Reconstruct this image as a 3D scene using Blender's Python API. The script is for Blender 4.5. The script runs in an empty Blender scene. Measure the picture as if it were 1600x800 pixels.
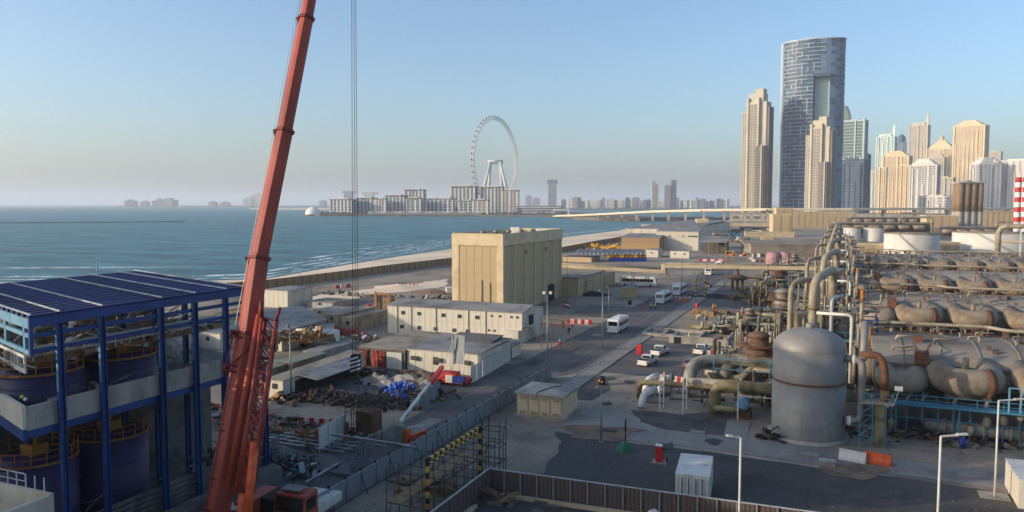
import bpy, bmesh, math, random
from mathutils import Vector, Matrix, noise
random.seed(7)
S = bpy.context.scene
COL = S.collection
PI = math.pi
# ---------------------------------------------------------------- camera, sky, sun
CAMH, YAW, PIT, FPX = 27.0, math.radians(23), math.atan(81/1200), 1200.0
cd = bpy.data.cameras.new('camera'); cam = bpy.data.objects.new('camera', cd); COL.objects.link(cam)
cam.location = (0, 0, CAMH); cam.rotation_euler = (PI/2 - PIT, 0, YAW)
cd.sensor_width = 36; cd.lens = 36*FPX/1600; cd.clip_start = .5; cd.clip_end = 90000
S.camera = cam
S.render.resolution_x, S.render.resolution_y = 1024, 512
SUN_EL = math.radians(14); SUN_TO = Vector((-.82, -.574, 0)).normalized()
sd = Vector((SUN_TO.x*math.cos(SUN_EL), SUN_TO.y*math.cos(SUN_EL), math.sin(SUN_EL)))
W = bpy.data.worlds.new('World'); S.world = W; W.use_nodes = True
nt = W.node_tree; nt.nodes.clear()
sk = nt.nodes.new('ShaderNodeTexSky'); sk.sky_type = 'NISHITA'; sk.sun_disc = False
sk.sun_elevation = SUN_EL; sk.sun_rotation = math.atan2(SUN_TO.x, SUN_TO.y) % (2*PI)
sk.air_density = 1.0; sk.dust_density = 2.4; sk.ozone_density = 3.2; sk.altitude = 20
bg = nt.nodes.new('ShaderNodeBackground'); bg.inputs[1].default_value = .15
ow = nt.nodes.new('ShaderNodeOutputWorld'); nt.links.new(sk.outputs[0], bg.inputs[0]); nt.links.new(bg.outputs[0], ow.inputs[0])
ld = bpy.data.lights.new('sun', 'SUN'); ld.energy = 2.5; ld.angle = math.radians(.55); ld.color = (1, .83, .62)
lo = bpy.data.objects.new('sun', ld); COL.objects.link(lo); lo.rotation_euler = sd.to_track_quat('Z', 'Y').to_euler(); lo.location = (-60, -60, 90)
S.view_settings.view_transform = 'Standard'; S.view_settings.look = 'None'; S.view_settings.exposure = 0.78; S.view_settings.gamma = 1
try:
    S.cycles.volume_bounces = 1; S.cycles.max_bounces = 6; S.cycles.diffuse_bounces = 3
except Exception: pass
# ---------------------------------------------------------------- plan geometry: where sight lines meet the site
sY, cY, sP, cP = math.sin(YAW), math.cos(YAW), math.sin(PIT), math.cos(PIT)
def _ray(px, py):
    cx = (px-800)/FPX; cy = (400-py)/FPX
    return cx, cP + cy*sP, -sP + cy*cP
def P(px, py, z=0.0):                       # point on level z
    a, h, dz = _ray(px, py); t = (z-CAMH)/dz
    return Vector((-h*t*sY + a*t*cY, h*t*cY + a*t*sY, z))
def D(px, d, z=0.0):                        # point at a distance
    k = (px-800)/FPX/1.0023
    return Vector((-d*sY + k*d*cY, d*cY + k*d*sY, z))
def ZZ(py, d):
    a, h, dz = _ray(800, py); return CAMH + d/h*dz
def D3(px, py, d):
    a, h, dz = _ray(px, py); t = d/h
    return Vector((-d*sY + a*t*cY, d*cY + a*t*sY, CAMH + t*dz))
def dep(v): return -v.x*sY + v.y*cY
def sX(px, Y):
    k = (px-800)/FPX/1.002; h = Y/(cY + k*sY); return h*(-sY + k*cY)
def sYY(px, X):
    k = (px-800)/FPX/1.002; h = X/(-sY + k*cY); return h*(cY + k*sY)
def BX(l, c, r, yc, yt):                    # plan of a building from the sight lines of its near right corner
    C = P(c, yc); x0 = sX(l, C.y); y1 = sYY(r, C.x)
    return C, C.x-x0, y1-C.y, ZZ(yt, dep(C))
# ---------------------------------------------------------------- materials
def lin(c):
    return tuple(((x/255)/12.92 if x/255 <= .04045 else ((x/255+.055)/1.055)**2.4) for x in c)
M = {}
def mat(name, c1, c2=None, sc=.6, lo=.45, hi=.62, rough=.75, metal=0, var=.18, bump=0, bsc=8, st=(1, 1, 1), spec=.4, stain=0):
    m = bpy.data.materials.new(name); m.use_nodes = True; n = m.node_tree; L = n.links.new; b = n.nodes['Principled BSDF']
    b.inputs['Roughness'].default_value = rough; b.inputs['Metallic'].default_value = metal; b.inputs['Specular IOR Level'].default_value = spec
    tc = n.nodes.new('ShaderNodeTexCoord'); mp = n.nodes.new('ShaderNodeMapping'); mp.inputs['Scale'].default_value = st
    L(tc.outputs['Object'], mp.inputs[0])
    c1 = lin(c1); c2 = lin(c2) if c2 else tuple(x*(1-var*1.6) for x in c1)
    def nz(s, d=6):
        t = n.nodes.new('ShaderNodeTexNoise'); t.inputs['Scale'].default_value = s; t.inputs['Detail'].default_value = d; t.inputs['Roughness'].default_value = .62
        L(mp.outputs[0], t.inputs['Vector']); return t
    a = nz(sc); r = n.nodes.new('ShaderNodeValToRGB'); r.color_ramp.elements[0].position = lo; r.color_ramp.elements[1].position = hi
    r.color_ramp.elements[0].color = (*c1, 1); r.color_ramp.elements[1].color = (*c2, 1); L(a.outputs[0], r.inputs[0])
    g = nz(sc*9+1.5, 4); mr = n.nodes.new('ShaderNodeMapRange'); mr.inputs[1].default_value = .3; mr.inputs[2].default_value = .7
    mr.inputs[3].default_value = 1-var; mr.inputs[4].default_value = 1+var; L(g.outputs[0], mr.inputs[0])
    mx = n.nodes.new('ShaderNodeVectorMath'); mx.operation = 'MULTIPLY'; L(r.outputs[0], mx.inputs[0]); L(mr.outputs[0], mx.inputs[1])
    last = mx
    if stain:                                                 # broad worn patches and drawn out dirty streaks
        for (sx_, sy_, ss, lo_, hi_, k_) in ((1, 1, .11, .52, .66, stain), (.12, 1.4, .5, .56, .7, stain*.7), (1.5, .1, .45, .58, .7, stain*.6)):
            m3 = n.nodes.new('ShaderNodeMapping'); m3.inputs['Scale'].default_value = (sx_, sy_, 1); m3.inputs['Rotation'].default_value = (0, 0, .12); L(tc.outputs['Object'], m3.inputs[0])
            t3 = n.nodes.new('ShaderNodeTexNoise'); t3.inputs['Scale'].default_value = ss; t3.inputs['Detail'].default_value = 7; t3.inputs['Distortion'].default_value = .8; L(m3.outputs[0], t3.inputs['Vector'])
            r3 = n.nodes.new('ShaderNodeMapRange'); r3.inputs[1].default_value = lo_; r3.inputs[2].default_value = hi_; r3.inputs[3].default_value = 1; r3.inputs[4].default_value = 1-k_; L(t3.outputs[0], r3.inputs[0])
            x3 = n.nodes.new('ShaderNodeVectorMath'); x3.operation = 'MULTIPLY'; L(last.outputs[0], x3.inputs[0]); L(r3.outputs[0], x3.inputs[1]); last = x3
    L(last.outputs[0], b.inputs['Base Color'])
    if bump:
        bn = nz(bsc, 5); bp = n.nodes.new('ShaderNodeBump'); bp.inputs['Strength'].default_value = bump; bp.inputs['Distance'].default_value = .05
        L(bn.outputs[0], bp.inputs['Height']); L(bp.outputs[0], b.inputs['Normal'])
    M[name] = m; return m
mat('sand', (232, 208, 178), (208, 184, 154), sc=.02, var=.14, bump=.4, bsc=1.2, rough=.95)
mat('ground', (160, 144, 124), (122, 111, 98), sc=.035, lo=.42, hi=.6, var=.17, bump=.5, bsc=1.5, rough=.95, stain=.3)
mat('ground_far', (166, 150, 130), (128, 118, 106), sc=.008, lo=.42, hi=.6, var=.2, rough=.95)
mat('asphalt', (90, 87, 85), (114, 106, 98), sc=.06, lo=.45, hi=.7, var=.12, bump=.3, bsc=6, rough=.9, stain=.3)
mat('asphalt_dark', (72, 69, 66), (96, 89, 81), sc=.07, lo=.5, hi=.72, var=.2, bump=.5, bsc=5, rough=.92, stain=.35)
mat('gravel', (88, 82, 76), (64, 61, 60), sc=.3, var=.25, bump=.8, bsc=5, rough=.95)
mat('pavement', (142, 136, 127), (128, 123, 117), sc=.2, var=.12, bump=.3, rough=.9, stain=.25)
mat('kerb', (168, 160, 148), (130, 124, 116), sc=.8, rough=.9)
mat('dirt', (126, 104, 84), (98, 84, 72), sc=.3, var=.25, bump=.8, bsc=4, rough=.95)
mat('concrete', (166, 158, 146), (128, 122, 114), sc=.35, var=.12, bump=.25, rough=.88, st=(1, 1, .5))
mat('concrete_dark', (104, 100, 96), (76, 74, 72), sc=.4, var=.15, rough=.9)
mat('cream', (204, 182, 148), (184, 162, 128), sc=.12, var=.05, rough=.8, st=(1, 1, .2))
mat('cream_panel', (188, 164, 126), (170, 146, 110), sc=.15, var=.07, rough=.82, st=(1, 1, .15), stain=.14)
mat('cream_trim', (214, 192, 154), (194, 172, 136), sc=.3, var=.05, rough=.75)
mat('white_wall', (206, 198, 180), (180, 170, 150), sc=.25, var=.06, rough=.75, st=(1, 1, .25), stain=.13)
mat('white_paint', (220, 218, 210), (190, 186, 178), sc=.5, var=.05, rough=.45)
mat('off_white', (206, 202, 192), (160, 152, 140), sc=.5, lo=.5, hi=.75, var=.08, rough=.6)
mat('roof_grey', (142, 138, 132), (108, 105, 102), sc=.15, var=.1, rough=.75, stain=.25)
mat('roof_tan', (150, 138, 120), (112, 103, 92), sc=.25, var=.15, rough=.9, bump=.2)
mat('roof_green', (112, 128, 112), (128, 122, 104), sc=.3, rough=.8)
mat('steel', (138, 138, 136), (112, 110, 106), sc=.5, rough=.45, metal=.55, var=.08)
mat('tank_grey', (144, 139, 132), (118, 114, 109), sc=.22, lo=.4, hi=.7, rough=.55, metal=.15, var=.07, st=(1, 1, .35), stain=.16)
mat('galvanised', (156, 160, 164), (120, 124, 130), sc=1.2, rough=.42, metal=.7, var=.1)
mat('pipe_beige', (160, 148, 126), (122, 106, 86), sc=.6, lo=.45, hi=.7, rough=.6, var=.1, stain=.25)
mat('pipe_grey', (142, 136, 124), (110, 98, 82), sc=.7, rough=.6, var=.12)
mat('pipe_olive', (126, 116, 84), (92, 80, 58), sc=.8, rough=.65, var=.15)
mat('shell', (148, 134, 114), (108, 90, 72), sc=.25, lo=.42, hi=.68, rough=.7, var=.12, stain=.25)
mat('rust', (112, 74, 52), (80, 58, 44), sc=1.2, rough=.85, var=.25)
mat('plinth_rust', (112, 84, 66), (78, 68, 62), sc=.5, rough=.9, var=.2)
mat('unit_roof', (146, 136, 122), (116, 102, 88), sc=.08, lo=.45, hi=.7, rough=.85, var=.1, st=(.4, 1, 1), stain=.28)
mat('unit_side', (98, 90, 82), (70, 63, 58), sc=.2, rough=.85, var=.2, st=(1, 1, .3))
mat('black', (26, 26, 28), rough=.6)
mat('dark', (44, 43, 44), rough=.85, var=.3)
mat('rubber', (30, 30, 31), rough=.9)
mat('glass', (22, 27, 32), rough=.12, spec=.8, var=.05)
mat('window_dark', (58, 60, 62), rough=.3, var=.2, sc=.2)
mat('crane_red', (168, 72, 54), (134, 58, 46), sc=.5, lo=.45, hi=.8, rough=.5, var=.14, spec=.35, stain=.25)
mat('crane_dark_red', (120, 34, 30), rough=.55, var=.15)
mat('red', (196, 44, 36), (166, 38, 32), sc=1.5, rough=.55)
mat('orange', (222, 96, 44), (196, 78, 40), sc=1.5, rough=.55)
mat('yellow', (222, 172, 42), (190, 140, 40), sc=1, rough=.55)
mat('amber', (160, 106, 46), (120, 80, 40), sc=1, rough=.65)
mat('blue_steel', (30, 68, 126), (26, 56, 106), sc=.4, rough=.5, var=.08)
mat('blue_light', (112, 158, 178), (92, 138, 162), sc=.6, rough=.5, var=.08)
mat('blue_roof', (24, 42, 100), (20, 34, 80), sc=.3, rough=.7, var=.12)
mat('rail_pale', (176, 178, 178), rough=.5)
mat('blue_tarp', (34, 92, 180), (20, 60, 134), sc=1.2, rough=.5, bump=.5, bsc=3)
mat('blue_drum', (30, 58, 140), rough=.45)
mat('teal_steel', (70, 128, 150), (58, 108, 128), sc=.8, rough=.55)
mat('tank_white', (206, 202, 192), (190, 184, 172), sc=.04, var=.03, rough=.6, st=(1, 1, .2), stain=.12)
mat('purple', (48, 34, 80), (38, 30, 66), sc=.3, rough=.5)
mat('green', (26, 104, 66), rough=.6)
mat('tarp_red', (160, 70, 52), (124, 54, 44), sc=.8, rough=.8, bump=.6, bsc=2.5)
mat('tarp_grey', (150, 148, 142), (116, 112, 106), sc=.6, rough=.8, bump=.6, bsc=2)
mat('wood', (150, 122, 88), (112, 88, 64), sc=1.5, rough=.85, var=.2)
mat('brown_fence', (164, 134, 96), (138, 112, 82), sc=.4, rough=.85, var=.18, st=(1, 1, .3))
mat('fence_brown_dark', (98, 84, 76), (80, 69, 64), sc=.6, rough=.8, st=(1, 1, .2))
mat('hoarding', (150, 156, 156), (124, 128, 126), sc=.5, rough=.5, metal=.3, st=(1, 1, .3))
mat('silver_car', (128, 124, 118), rough=.35, metal=.5, var=.05)
mat('skin', (150, 104, 78), rough=.6)
mat('overall_red', (190, 40, 34), rough=.8); mat('overall_orange', (230, 100, 36), rough=.8); mat('overall_navy', (36, 40, 78), rough=.85)
mat('vest_yellow', (206, 220, 60), rough=.7); mat('helmet_white', (232, 230, 222), rough=.4)
mat('scrap', (92, 80, 70), (56, 50, 48), sc=.8, rough=.9, var=.4)
mat('leaf', (62, 78, 44), (44, 60, 36), sc=.6, rough=.8, var=.3)
mat('far_green', (84, 90, 72), (62, 70, 58), sc=.02, rough=.9, var=.2)
mat('rock', (104, 96, 88), (76, 72, 68), sc=.05, rough=.95, var=.25)
mat('bare_canopy', (232, 228, 216), rough=.6, var=.04)
mat('tower_beige', (190, 180, 160), (174, 164, 146), sc=.02, rough=.8, var=.04)
mat('tower_brown', (118, 108, 102), (106, 98, 94), sc=.02, rough=.8, var=.05)
mat('tower_sand', (216, 192, 154), (200, 176, 140), sc=.02, rough=.8, var=.05)
mat('tower_white', (212, 206, 196), (198, 190, 180), sc=.02, rough=.75, var=.04)
mat('tower_glass', (92, 114, 136), (74, 96, 120), sc=.03, rough=.6, metal=0, var=.12, spec=.35)
mat('tower_glass_dark', (58, 78, 100), (44, 60, 80), sc=.03, rough=.5, var=.15, spec=.35)
mat('tower_glass_green', (44, 82, 72), (34, 66, 60), sc=.03, rough=.28, var=.15, spec=.6)
mat('tower_glass_pale', (176, 196, 192), (196, 206, 190), sc=.03, rough=.4, metal=0, var=.06)
mat('tower_window', (92, 84, 78), (72, 68, 68), sc=.05, rough=.4, var=.2)
mat('tower_window_blue', (84, 96, 112), (64, 78, 96), sc=.05, rough=.35, var=.2)
mat('tower_frame', (164, 176, 186), rough=.5, var=.04)
mat('isle_white', (206, 204, 196), rough=.8, var=.05); mat('isle_grey', (104, 110, 118), (86, 92, 102), sc=.03, rough=.6); mat('isle_brown', (122, 100, 82), rough=.8)
mat('wheel_white', (196, 194, 190), rough=.6, var=.03)
mat('far_block', (150, 138, 130), (170, 156, 144), sc=.004, rough=.9, var=.1)
mat('silo', (168, 160, 148), (150, 142, 130), sc=.1, rough=.8); mat('silo_brown', (142, 118, 92), (124, 102, 80), sc=.1, rough=.85)
mat('pink_drum', (172, 128, 128), rough=.7)
# ---------------------------------------------------------------- mesh builder
NOSPLIT = {'railing', 'rail', 'process_piping', 'small_pipe', 'lattice_brace', 'window_strip', 'stair', 'rim', 'guide_rail', 'weld_seam', 'seam', 'floor_band', 'debris', 'hoop', 'hoist_rope', 'boom_rope', 'rib'}
SIB = {}
class MB:
    def __init__(s): s.v = []; s.f = []; s.s = []
    def add(s, vs, fs, sm=False):
        o = len(s.v); s.v += [tuple(v) for v in vs]; s.f += [tuple(i+o for i in f) for f in fs]; s.s += [sm]*len(fs) if isinstance(sm, bool) else sm; return s
    def box(s, x0, y0, z0, x1, y1, z1):
        return s.add([(x0, y0, z0), (x1, y0, z0), (x1, y1, z0), (x0, y1, z0), (x0, y0, z1), (x1, y0, z1), (x1, y1, z1), (x0, y1, z1)],
                     [(0, 3, 2, 1), (4, 5, 6, 7), (0, 1, 5, 4), (1, 2, 6, 5), (2, 3, 7, 6), (3, 0, 4, 7)])
    def cb(s, x, y, z, w, d, h): return s.box(x-w/2, y-d/2, z, x+w/2, y+d/2, z+h)
    def bar(s, a, b, w, h=None):
        a = Vector(a); b = Vector(b); d = (b-a)
        if d.length < 1e-6: return s
        d.normalize(); h = h or w; up = Vector((0, 0, 1)) if abs(d.z) < .95 else Vector((0, 1, 0))
        r = d.cross(up).normalized(); u = r.cross(d)
        c = [(-1, -1), (1, -1), (1, 1), (-1, 1)]
        return s.add([p + r*(i*w/2) + u*(j*h/2) for p in (a, b) for i, j in c],
                     [(0, 1, 2, 3), (7, 6, 5, 4), (0, 4, 5, 1), (1, 5, 6, 2), (2, 6, 7, 3), (3, 7, 4, 0)])
    def cyl(s, a, b, r0, r1=None, n=12, cap=True):
        a = Vector(a); b = Vector(b); r1 = r0 if r1 is None else r1; d = (b-a).normalized()
        up = Vector((0, 0, 1)) if abs(d.z) < .95 else Vector((0, 1, 0)); x = d.cross(up).normalized(); y = d.cross(x)
        vs = [p + (x*math.cos(t) + y*math.sin(t))*r for p, r in ((a, r0), (b, r1)) for t in [2*PI*i/n for i in range(n)]]
        fs = [(i, i+n, (i+1) % n+n, (i+1) % n) for i in range(n)]; sm = [True]*n
        if cap: fs += [tuple(range(n)), tuple(range(2*n-1, n-1, -1))]; sm += [False]*2
        return s.add(vs, fs, sm)
    def pipe(s, pts, r, n=10, br=None, seg=4, cap=True):     # a tube with rounded elbows
        pts = [Vector(p) for p in pts]; br = br or r*2.2; path = [pts[0]]
        for i in range(1, len(pts)-1):
            a, b, c = pts[i-1], pts[i], pts[i+1]; u = (a-b); w = (c-b); k = min(br, u.length*.48, w.length*.48); u.normalize(); w.normalize()
            p, q = b+u*k, b+w*k
            for j in range(seg+1):
                t = j/seg; path.append((1-t)**2*p + 2*t*(1-t)*b + t*t*q)
        path.append(pts[-1]); vs = []; x = None
        for i, p in enumerate(path):
            d = (path[min(i+1, len(path)-1)] - path[max(i-1, 0)]).normalized()
            if x is None: x = d.cross(Vector((0, 0, 1)) if abs(d.z) < .9 else Vector((0, 1, 0))).normalized()
            else:
                x = (x - d*x.dot(d)); x = x.normalized() if x.length > 1e-4 else d.orthogonal().normalized()
            y = d.cross(x)
            vs += [p + (x*math.cos(2*PI*j/n) + y*math.sin(2*PI*j/n))*r for j in range(n)]
        m = len(path); fs = [(i*n+j, i*n+(j+1) % n, (i+1)*n+(j+1) % n, (i+1)*n+j) for i in range(m-1) for j in range(n)]; sm = [True]*len(fs)
        if cap: fs += [tuple(range(n-1, -1, -1)), tuple(range((m-1)*n, m*n))]; sm += [False]*2
        return s.add(vs, fs, sm)
    def lathe(s, prof, n=24, c=(0, 0, 0), sm=True):
        vs = [(c[0]+r*math.cos(2*PI*j/n), c[1]+r*math.sin(2*PI*j/n), c[2]+z) for r, z in prof for j in range(n)]
        fs = [(i*n+j, i*n+(j+1) % n, (i+1)*n+(j+1) % n, (i+1)*n+j) for i in range(len(prof)-1) for j in range(n)]
        sl = [sm]*len(fs)
        if prof[-1][0] > .01: fs.append(tuple(range((len(prof)-1)*n, len(prof)*n))); sl.append(False)
        return s.add(vs, fs, sl)
    def prism(s, poly, a, b, ax='x'):                         # outline swept along an axis
        n = len(poly); f = (lambda p, t: (t, p[0], p[1])) if ax == 'x' else ((lambda p, t: (p[0], t, p[1])) if ax == 'y' else (lambda p, t: (p[0], p[1], t)))
        return s.add([f(p, t) for t in (a, b) for p in poly], [tuple(range(n-1, -1, -1)), tuple(range(n, 2*n))] + [(i, (i+1) % n, n+(i+1) % n, n+i) for i in range(n)])
    def quad(s, *q): return s.add(q, [tuple(range(len(q)))])
    def build(s, name, m, par=None, loc=None, stuff=False, label=None, rot=None):
        me = bpy.data.meshes.new(name); me.from_pydata(s.v, [], s.f); me.polygons.foreach_set('use_smooth', s.s)
        me.materials.append(M[m]); me.update()
        bm = bmesh.new(); bm.from_mesh(me); bmesh.ops.recalc_face_normals(bm, faces=bm.faces); bm.to_mesh(me); bm.free()
        o = bpy.data.objects.new(name, me); COL.objects.link(o)
        if par: o.parent = par
        if loc is not None: o.location = loc
        if rot: o.rotation_euler = (0, 0, rot)
        if stuff: o['kind'] = 'stuff'
        if label: o['label'] = label
        if par and not stuff: s.split(o)
        return o
    def split(s, o):                                          # pieces that stand apart become objects of their own
        if o.name.split('.')[0] in NOSPLIT or len(s.v) > 9000: return
        me = o.data; n = len(me.vertices); P_ = list(range(n))
        def fd(i):
            while P_[i] != i: P_[i] = P_[P_[i]]; i = P_[i]
            return i
        for f in me.polygons:
            vs = f.vertices
            for k in vs[1:]: P_[fd(k)] = fd(vs[0])
        g = {}
        for i in range(n): g.setdefault(fd(i), []).append(i)
        if len(g) < 2 or len(g) > 60: return
        bx = []
        for k, vs in g.items():
            c = [me.vertices[i].co for i in vs]; bx.append([[k], [min(q[a] for q in c)-.03 for a in range(3)], [max(q[a] for q in c)+.03 for a in range(3)]])
        ch = True
        while ch:
            ch = False
            for i in range(len(bx)):
                for j in range(i+1, len(bx)):
                    A, B = bx[i], bx[j]
                    if all(A[1][a] <= B[2][a] and B[1][a] <= A[2][a] for a in range(3)):
                        A[0] += B[0]; A[1] = [min(x, y) for x, y in zip(A[1], B[1])]; A[2] = [max(x, y) for x, y in zip(A[2], B[2])]; del bx[j]; ch = True; break
                if ch: break
        if len(bx) < 2: return
        oth = []
        for q in bx:
            ks = set(q[0]); idx = [i for i in range(n) if fd(i) in ks]; mp = {v: i for i, v in enumerate(idx)}
            m2 = bpy.data.meshes.new(me.name); fs = [f for f in me.polygons if fd(f.vertices[0]) in ks]
            m2.from_pydata([me.vertices[i].co[:] for i in idx], [], [[mp[v] for v in f.vertices] for f in fs]); m2.polygons.foreach_set('use_smooth', [f.use_smooth for f in fs]); m2.materials.append(me.materials[0]); m2.update()
            oth.append(m2)
        o.data = oth[0]; SIB[o.name] = []
        for m2 in oth[1:]:
            c = o.copy(); c.data = m2; COL.objects.link(c); SIB[o.name].append(c)
def tag(o, label, cat, group=None):
    o['label'] = label; o['category'] = cat
    if group: o['group'] = group
    return o
def thing(name, label, cat, loc=(0, 0, 0), rz=0, group=None):
    o = bpy.data.objects.new(name, None); COL.objects.link(o); o.empty_display_size = .5
    o.location = loc; o.rotation_euler = (0, 0, rz); return tag(o, label, cat, group)
def struct(o, label=None):
    o['kind'] = 'structure'
    if label: o['label'] = label
    return o
KIDS = {}
def kids(o): return [c for c in bpy.data.objects if c.parent == o]
def dup(o, label=None, loc=None, rz=None, par=None, tree=None, sc=None):
    if tree is None:
        tree = {}
        for c in bpy.data.objects:
            if c.parent: tree.setdefault(c.parent.name, []).append(c)
    c = o.copy(); COL.objects.link(c)
    if par: c.parent = par
    for k in tree.get(o.name, []): dup(k, par=c, tree=tree)
    if label: c['label'] = label
    if loc is not None: c.location = loc
    if rz is not None: c.rotation_euler = (0, 0, rz)
    if sc: c.scale = (sc, sc, sc)
    return c
def piece(proto, loc, par=None, rot=None):                    # an alike piece sharing the mesh
    for pr_ in SIB.get(proto.name, []):
        d = pr_.copy(); COL.objects.link(d); d.location = loc
        if par: d.parent = par
        if rot is not None: d.rotation_euler = rot
    c = proto.copy(); COL.objects.link(c); c.location = loc
    if par: c.parent = par
    if rot is not None: c.rotation_euler = rot
    return c
def sheet(name, pts, z, m, th=0, label=None, jag=0):
    if jag:                                                   # natural, uneven border
        q = []
        for i, p in enumerate(pts):
            a, c = Vector((p[0], p[1], 0)), Vector((pts[(i+1) % len(pts)][0], pts[(i+1) % len(pts)][1], 0)); L_ = (c-a).length; k = max(1, min(60, int(L_/1.2))); nn = Vector((-(c-a).y, (c-a).x, 0)).normalized()
            for j in range(k): v = a.lerp(c, j/k); q.append(v+nn*jag*(noise.noise(v*.35)*2.2+noise.noise(v*1.7)*.7))
        pts = q
    b = MB(); b.add([(p[0], p[1], z) for p in pts], [tuple(range(len(pts)))])
    return struct(b.build(name, m), label)
# ================================================================ SETTING
# sea
m = bpy.data.materials.new('sea_water'); m.use_nodes = True; n = m.node_tree; L = n.links.new; b = n.nodes['Principled BSDF']; M['sea'] = m
b.inputs['Roughness'].default_value = .32; b.inputs['Specular IOR Level'].default_value = .15; b.inputs['IOR'].default_value = 1.33
tc = n.nodes.new('ShaderNodeTexCoord'); mp = n.nodes.new('ShaderNodeMapping'); mp.inputs['Rotation'].default_value = (0, 0, math.radians(-8)); mp.inputs['Scale'].default_value = (.35, 1, 1)
L(tc.outputs['Object'], mp.inputs[0])
def nz(s, d, r=.6):
    t = n.nodes.new('ShaderNodeTexNoise'); t.inputs['Scale'].default_value = s; t.inputs['Detail'].default_value = d; t.inputs['Roughness'].default_value = r; L(mp.outputs[0], t.inputs['Vector']); return t
a = nz(.05, 12, .68); r = n.nodes.new('ShaderNodeValToRGB'); r.color_ramp.elements[0].position = .36; r.color_ramp.elements[1].position = .66
r.color_ramp.elements[0].color = (*lin((24, 80, 96)), 1); r.color_ramp.elements[1].color = (*lin((80, 142, 146)), 1); L(a.outputs[0], r.inputs[0]); L(r.outputs[0], b.inputs['Base Color'])
w = nz(.16, 9, .7); bp = n.nodes.new('ShaderNodeBump'); bp.inputs['Strength'].default_value = 1; bp.inputs['Distance'].default_value = 3.2; L(w.outputs[0], bp.inputs['Height']); L(bp.outputs[0], b.inputs['Normal'])
SEA = -1.6
struct(MB().quad((-36000, -9000, SEA), (36000, -9000, SEA), (36000, 36000, SEA), (-36000, 36000, SEA)).build('sea', 'sea'), 'teal blue sea with low surf')
shore = [P(-500, 440, SEA), P(0, 437, SEA), P(250, 438, SEA), P(420, 433, SEA), P(520, 414.5, SEA), P(600, 401, SEA), P(707, 384.5, SEA), P(790, 376, SEA), P(880, 367.5, SEA), P(965, 358, SEA), P(1010, 351, SEA), P(1080, 346.5, SEA), P(1150, 342, SEA)]
top = [P(-500, 466), P(0, 462), P(250, 460), P(420, 448), P(520, 433), P(600, 421), P(707, 408), P(790, 397), P(880, 386.5), P(965, 371), P(1012, 357), P(1082, 350), P(1150, 345)]
# land and beach share the crest line
far = [D(1150, 2300), D(1110, 4200), D(1100, 26000), Vector((30000, 26000, 0)), Vector((30000, -3000, 0)), Vector((-900, -3000, 0))]
sheet('ground', top + far, 0, 'ground', label='dusty sandy industrial ground')
bb = MB()
for i in range(len(shore)-1):
    for j in range(6):
        f = lambda A, B, t: Vector((A.x*(1-t)+B.x*t, A.y*(1-t)+B.y*t, (1-t)**1.3*(-.0)+(-2.3)*t**1.4 + .0))
        Sh = [s + (s-t_).normalized()*8 for s, t_ in ((shore[i], top[i]), (shore[i+1], top[i+1]))]
        a0, a1 = f(top[i], Sh[0], j/6), f(top[i], Sh[0], (j+1)/6); b0, b1 = f(top[i+1], Sh[1], j/6), f(top[i+1], Sh[1], (j+1)/6)
        bb.quad(a0, b0, b1, a1)
struct(bb.build('beach', 'sand'), 'pale sandy beach sloping to the sea')
# surf: real thin broken sheets of foam riding on the water
m = bpy.data.materials.new('foam'); m.use_nodes = True; n = m.node_tree; L = n.links.new; b = n.nodes['Principled BSDF']; M['foam'] = m
b.inputs['Base Color'].default_value = (.78, .8, .8, 1); b.inputs['Roughness'].default_value = .8
tc = n.nodes.new('ShaderNodeTexCoord'); t = n.nodes.new('ShaderNodeTexNoise'); t.inputs['Scale'].default_value = .13; t.inputs['Detail'].default_value = 9; t.inputs['Roughness'].default_value = .72
rr = n.nodes.new('ShaderNodeValToRGB'); rr.color_ramp.elements[0].position = .42; rr.color_ramp.elements[1].position = .54
L(tc.outputs['Object'], t.inputs['Vector']); L(t.outputs[0], rr.inputs[0]); L(rr.outputs[0], b.inputs['Alpha'])
random.seed(11)
fb = MB()
def offs(i, o):
    A, T = shore[i], top[i]; d = Vector((A.x-T.x, A.y-T.y, 0)).normalized(); return A + d*o
for (o, wd, i0, i1) in ((1, 8, 0, 9.8), (14, 9, 1, 9.4), (30, 12, 3, 9.2), (50, 12, 3.2, 7.5), (44, 9, 6, 9), (74, 10, 3.4, 6.2), (64, 8, 0, 2.6), (104, 9, 4, 7)):
    k = i0; step = .12; prev = None
    while k < i1:
        i = int(k); t_ = k-i; c = offs(i, o).lerp(offs(min(i+1, len(shore)-1), o), t_); dr = (offs(i, 100)-offs(i, 0)).normalized().lerp((offs(min(i+1, 12), 100)-offs(min(i+1, 12), 0)).normalized(), t_)
        ww = wd*(.35+.65*abs(math.sin(k*2.3+o)))*(.6+noise.noise(Vector((k*3, o, 0)))); sh = 3.5*noise.noise(Vector((k*2, o*.3, 5)))
        p, q = c+dr*(sh-ww*.5), c+dr*(sh+ww*.5); p.z = SEA+.05; q.z = SEA+.06
        if prev: fb.quad(prev[0], p, q, prev[1])
        prev = (p, q); k += step
fo = fb.build('surf_foam', 'foam', stuff=True); fo['label'] = 'white surf foam breaking along the beach'; fo['category'] = 'foam'
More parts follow.
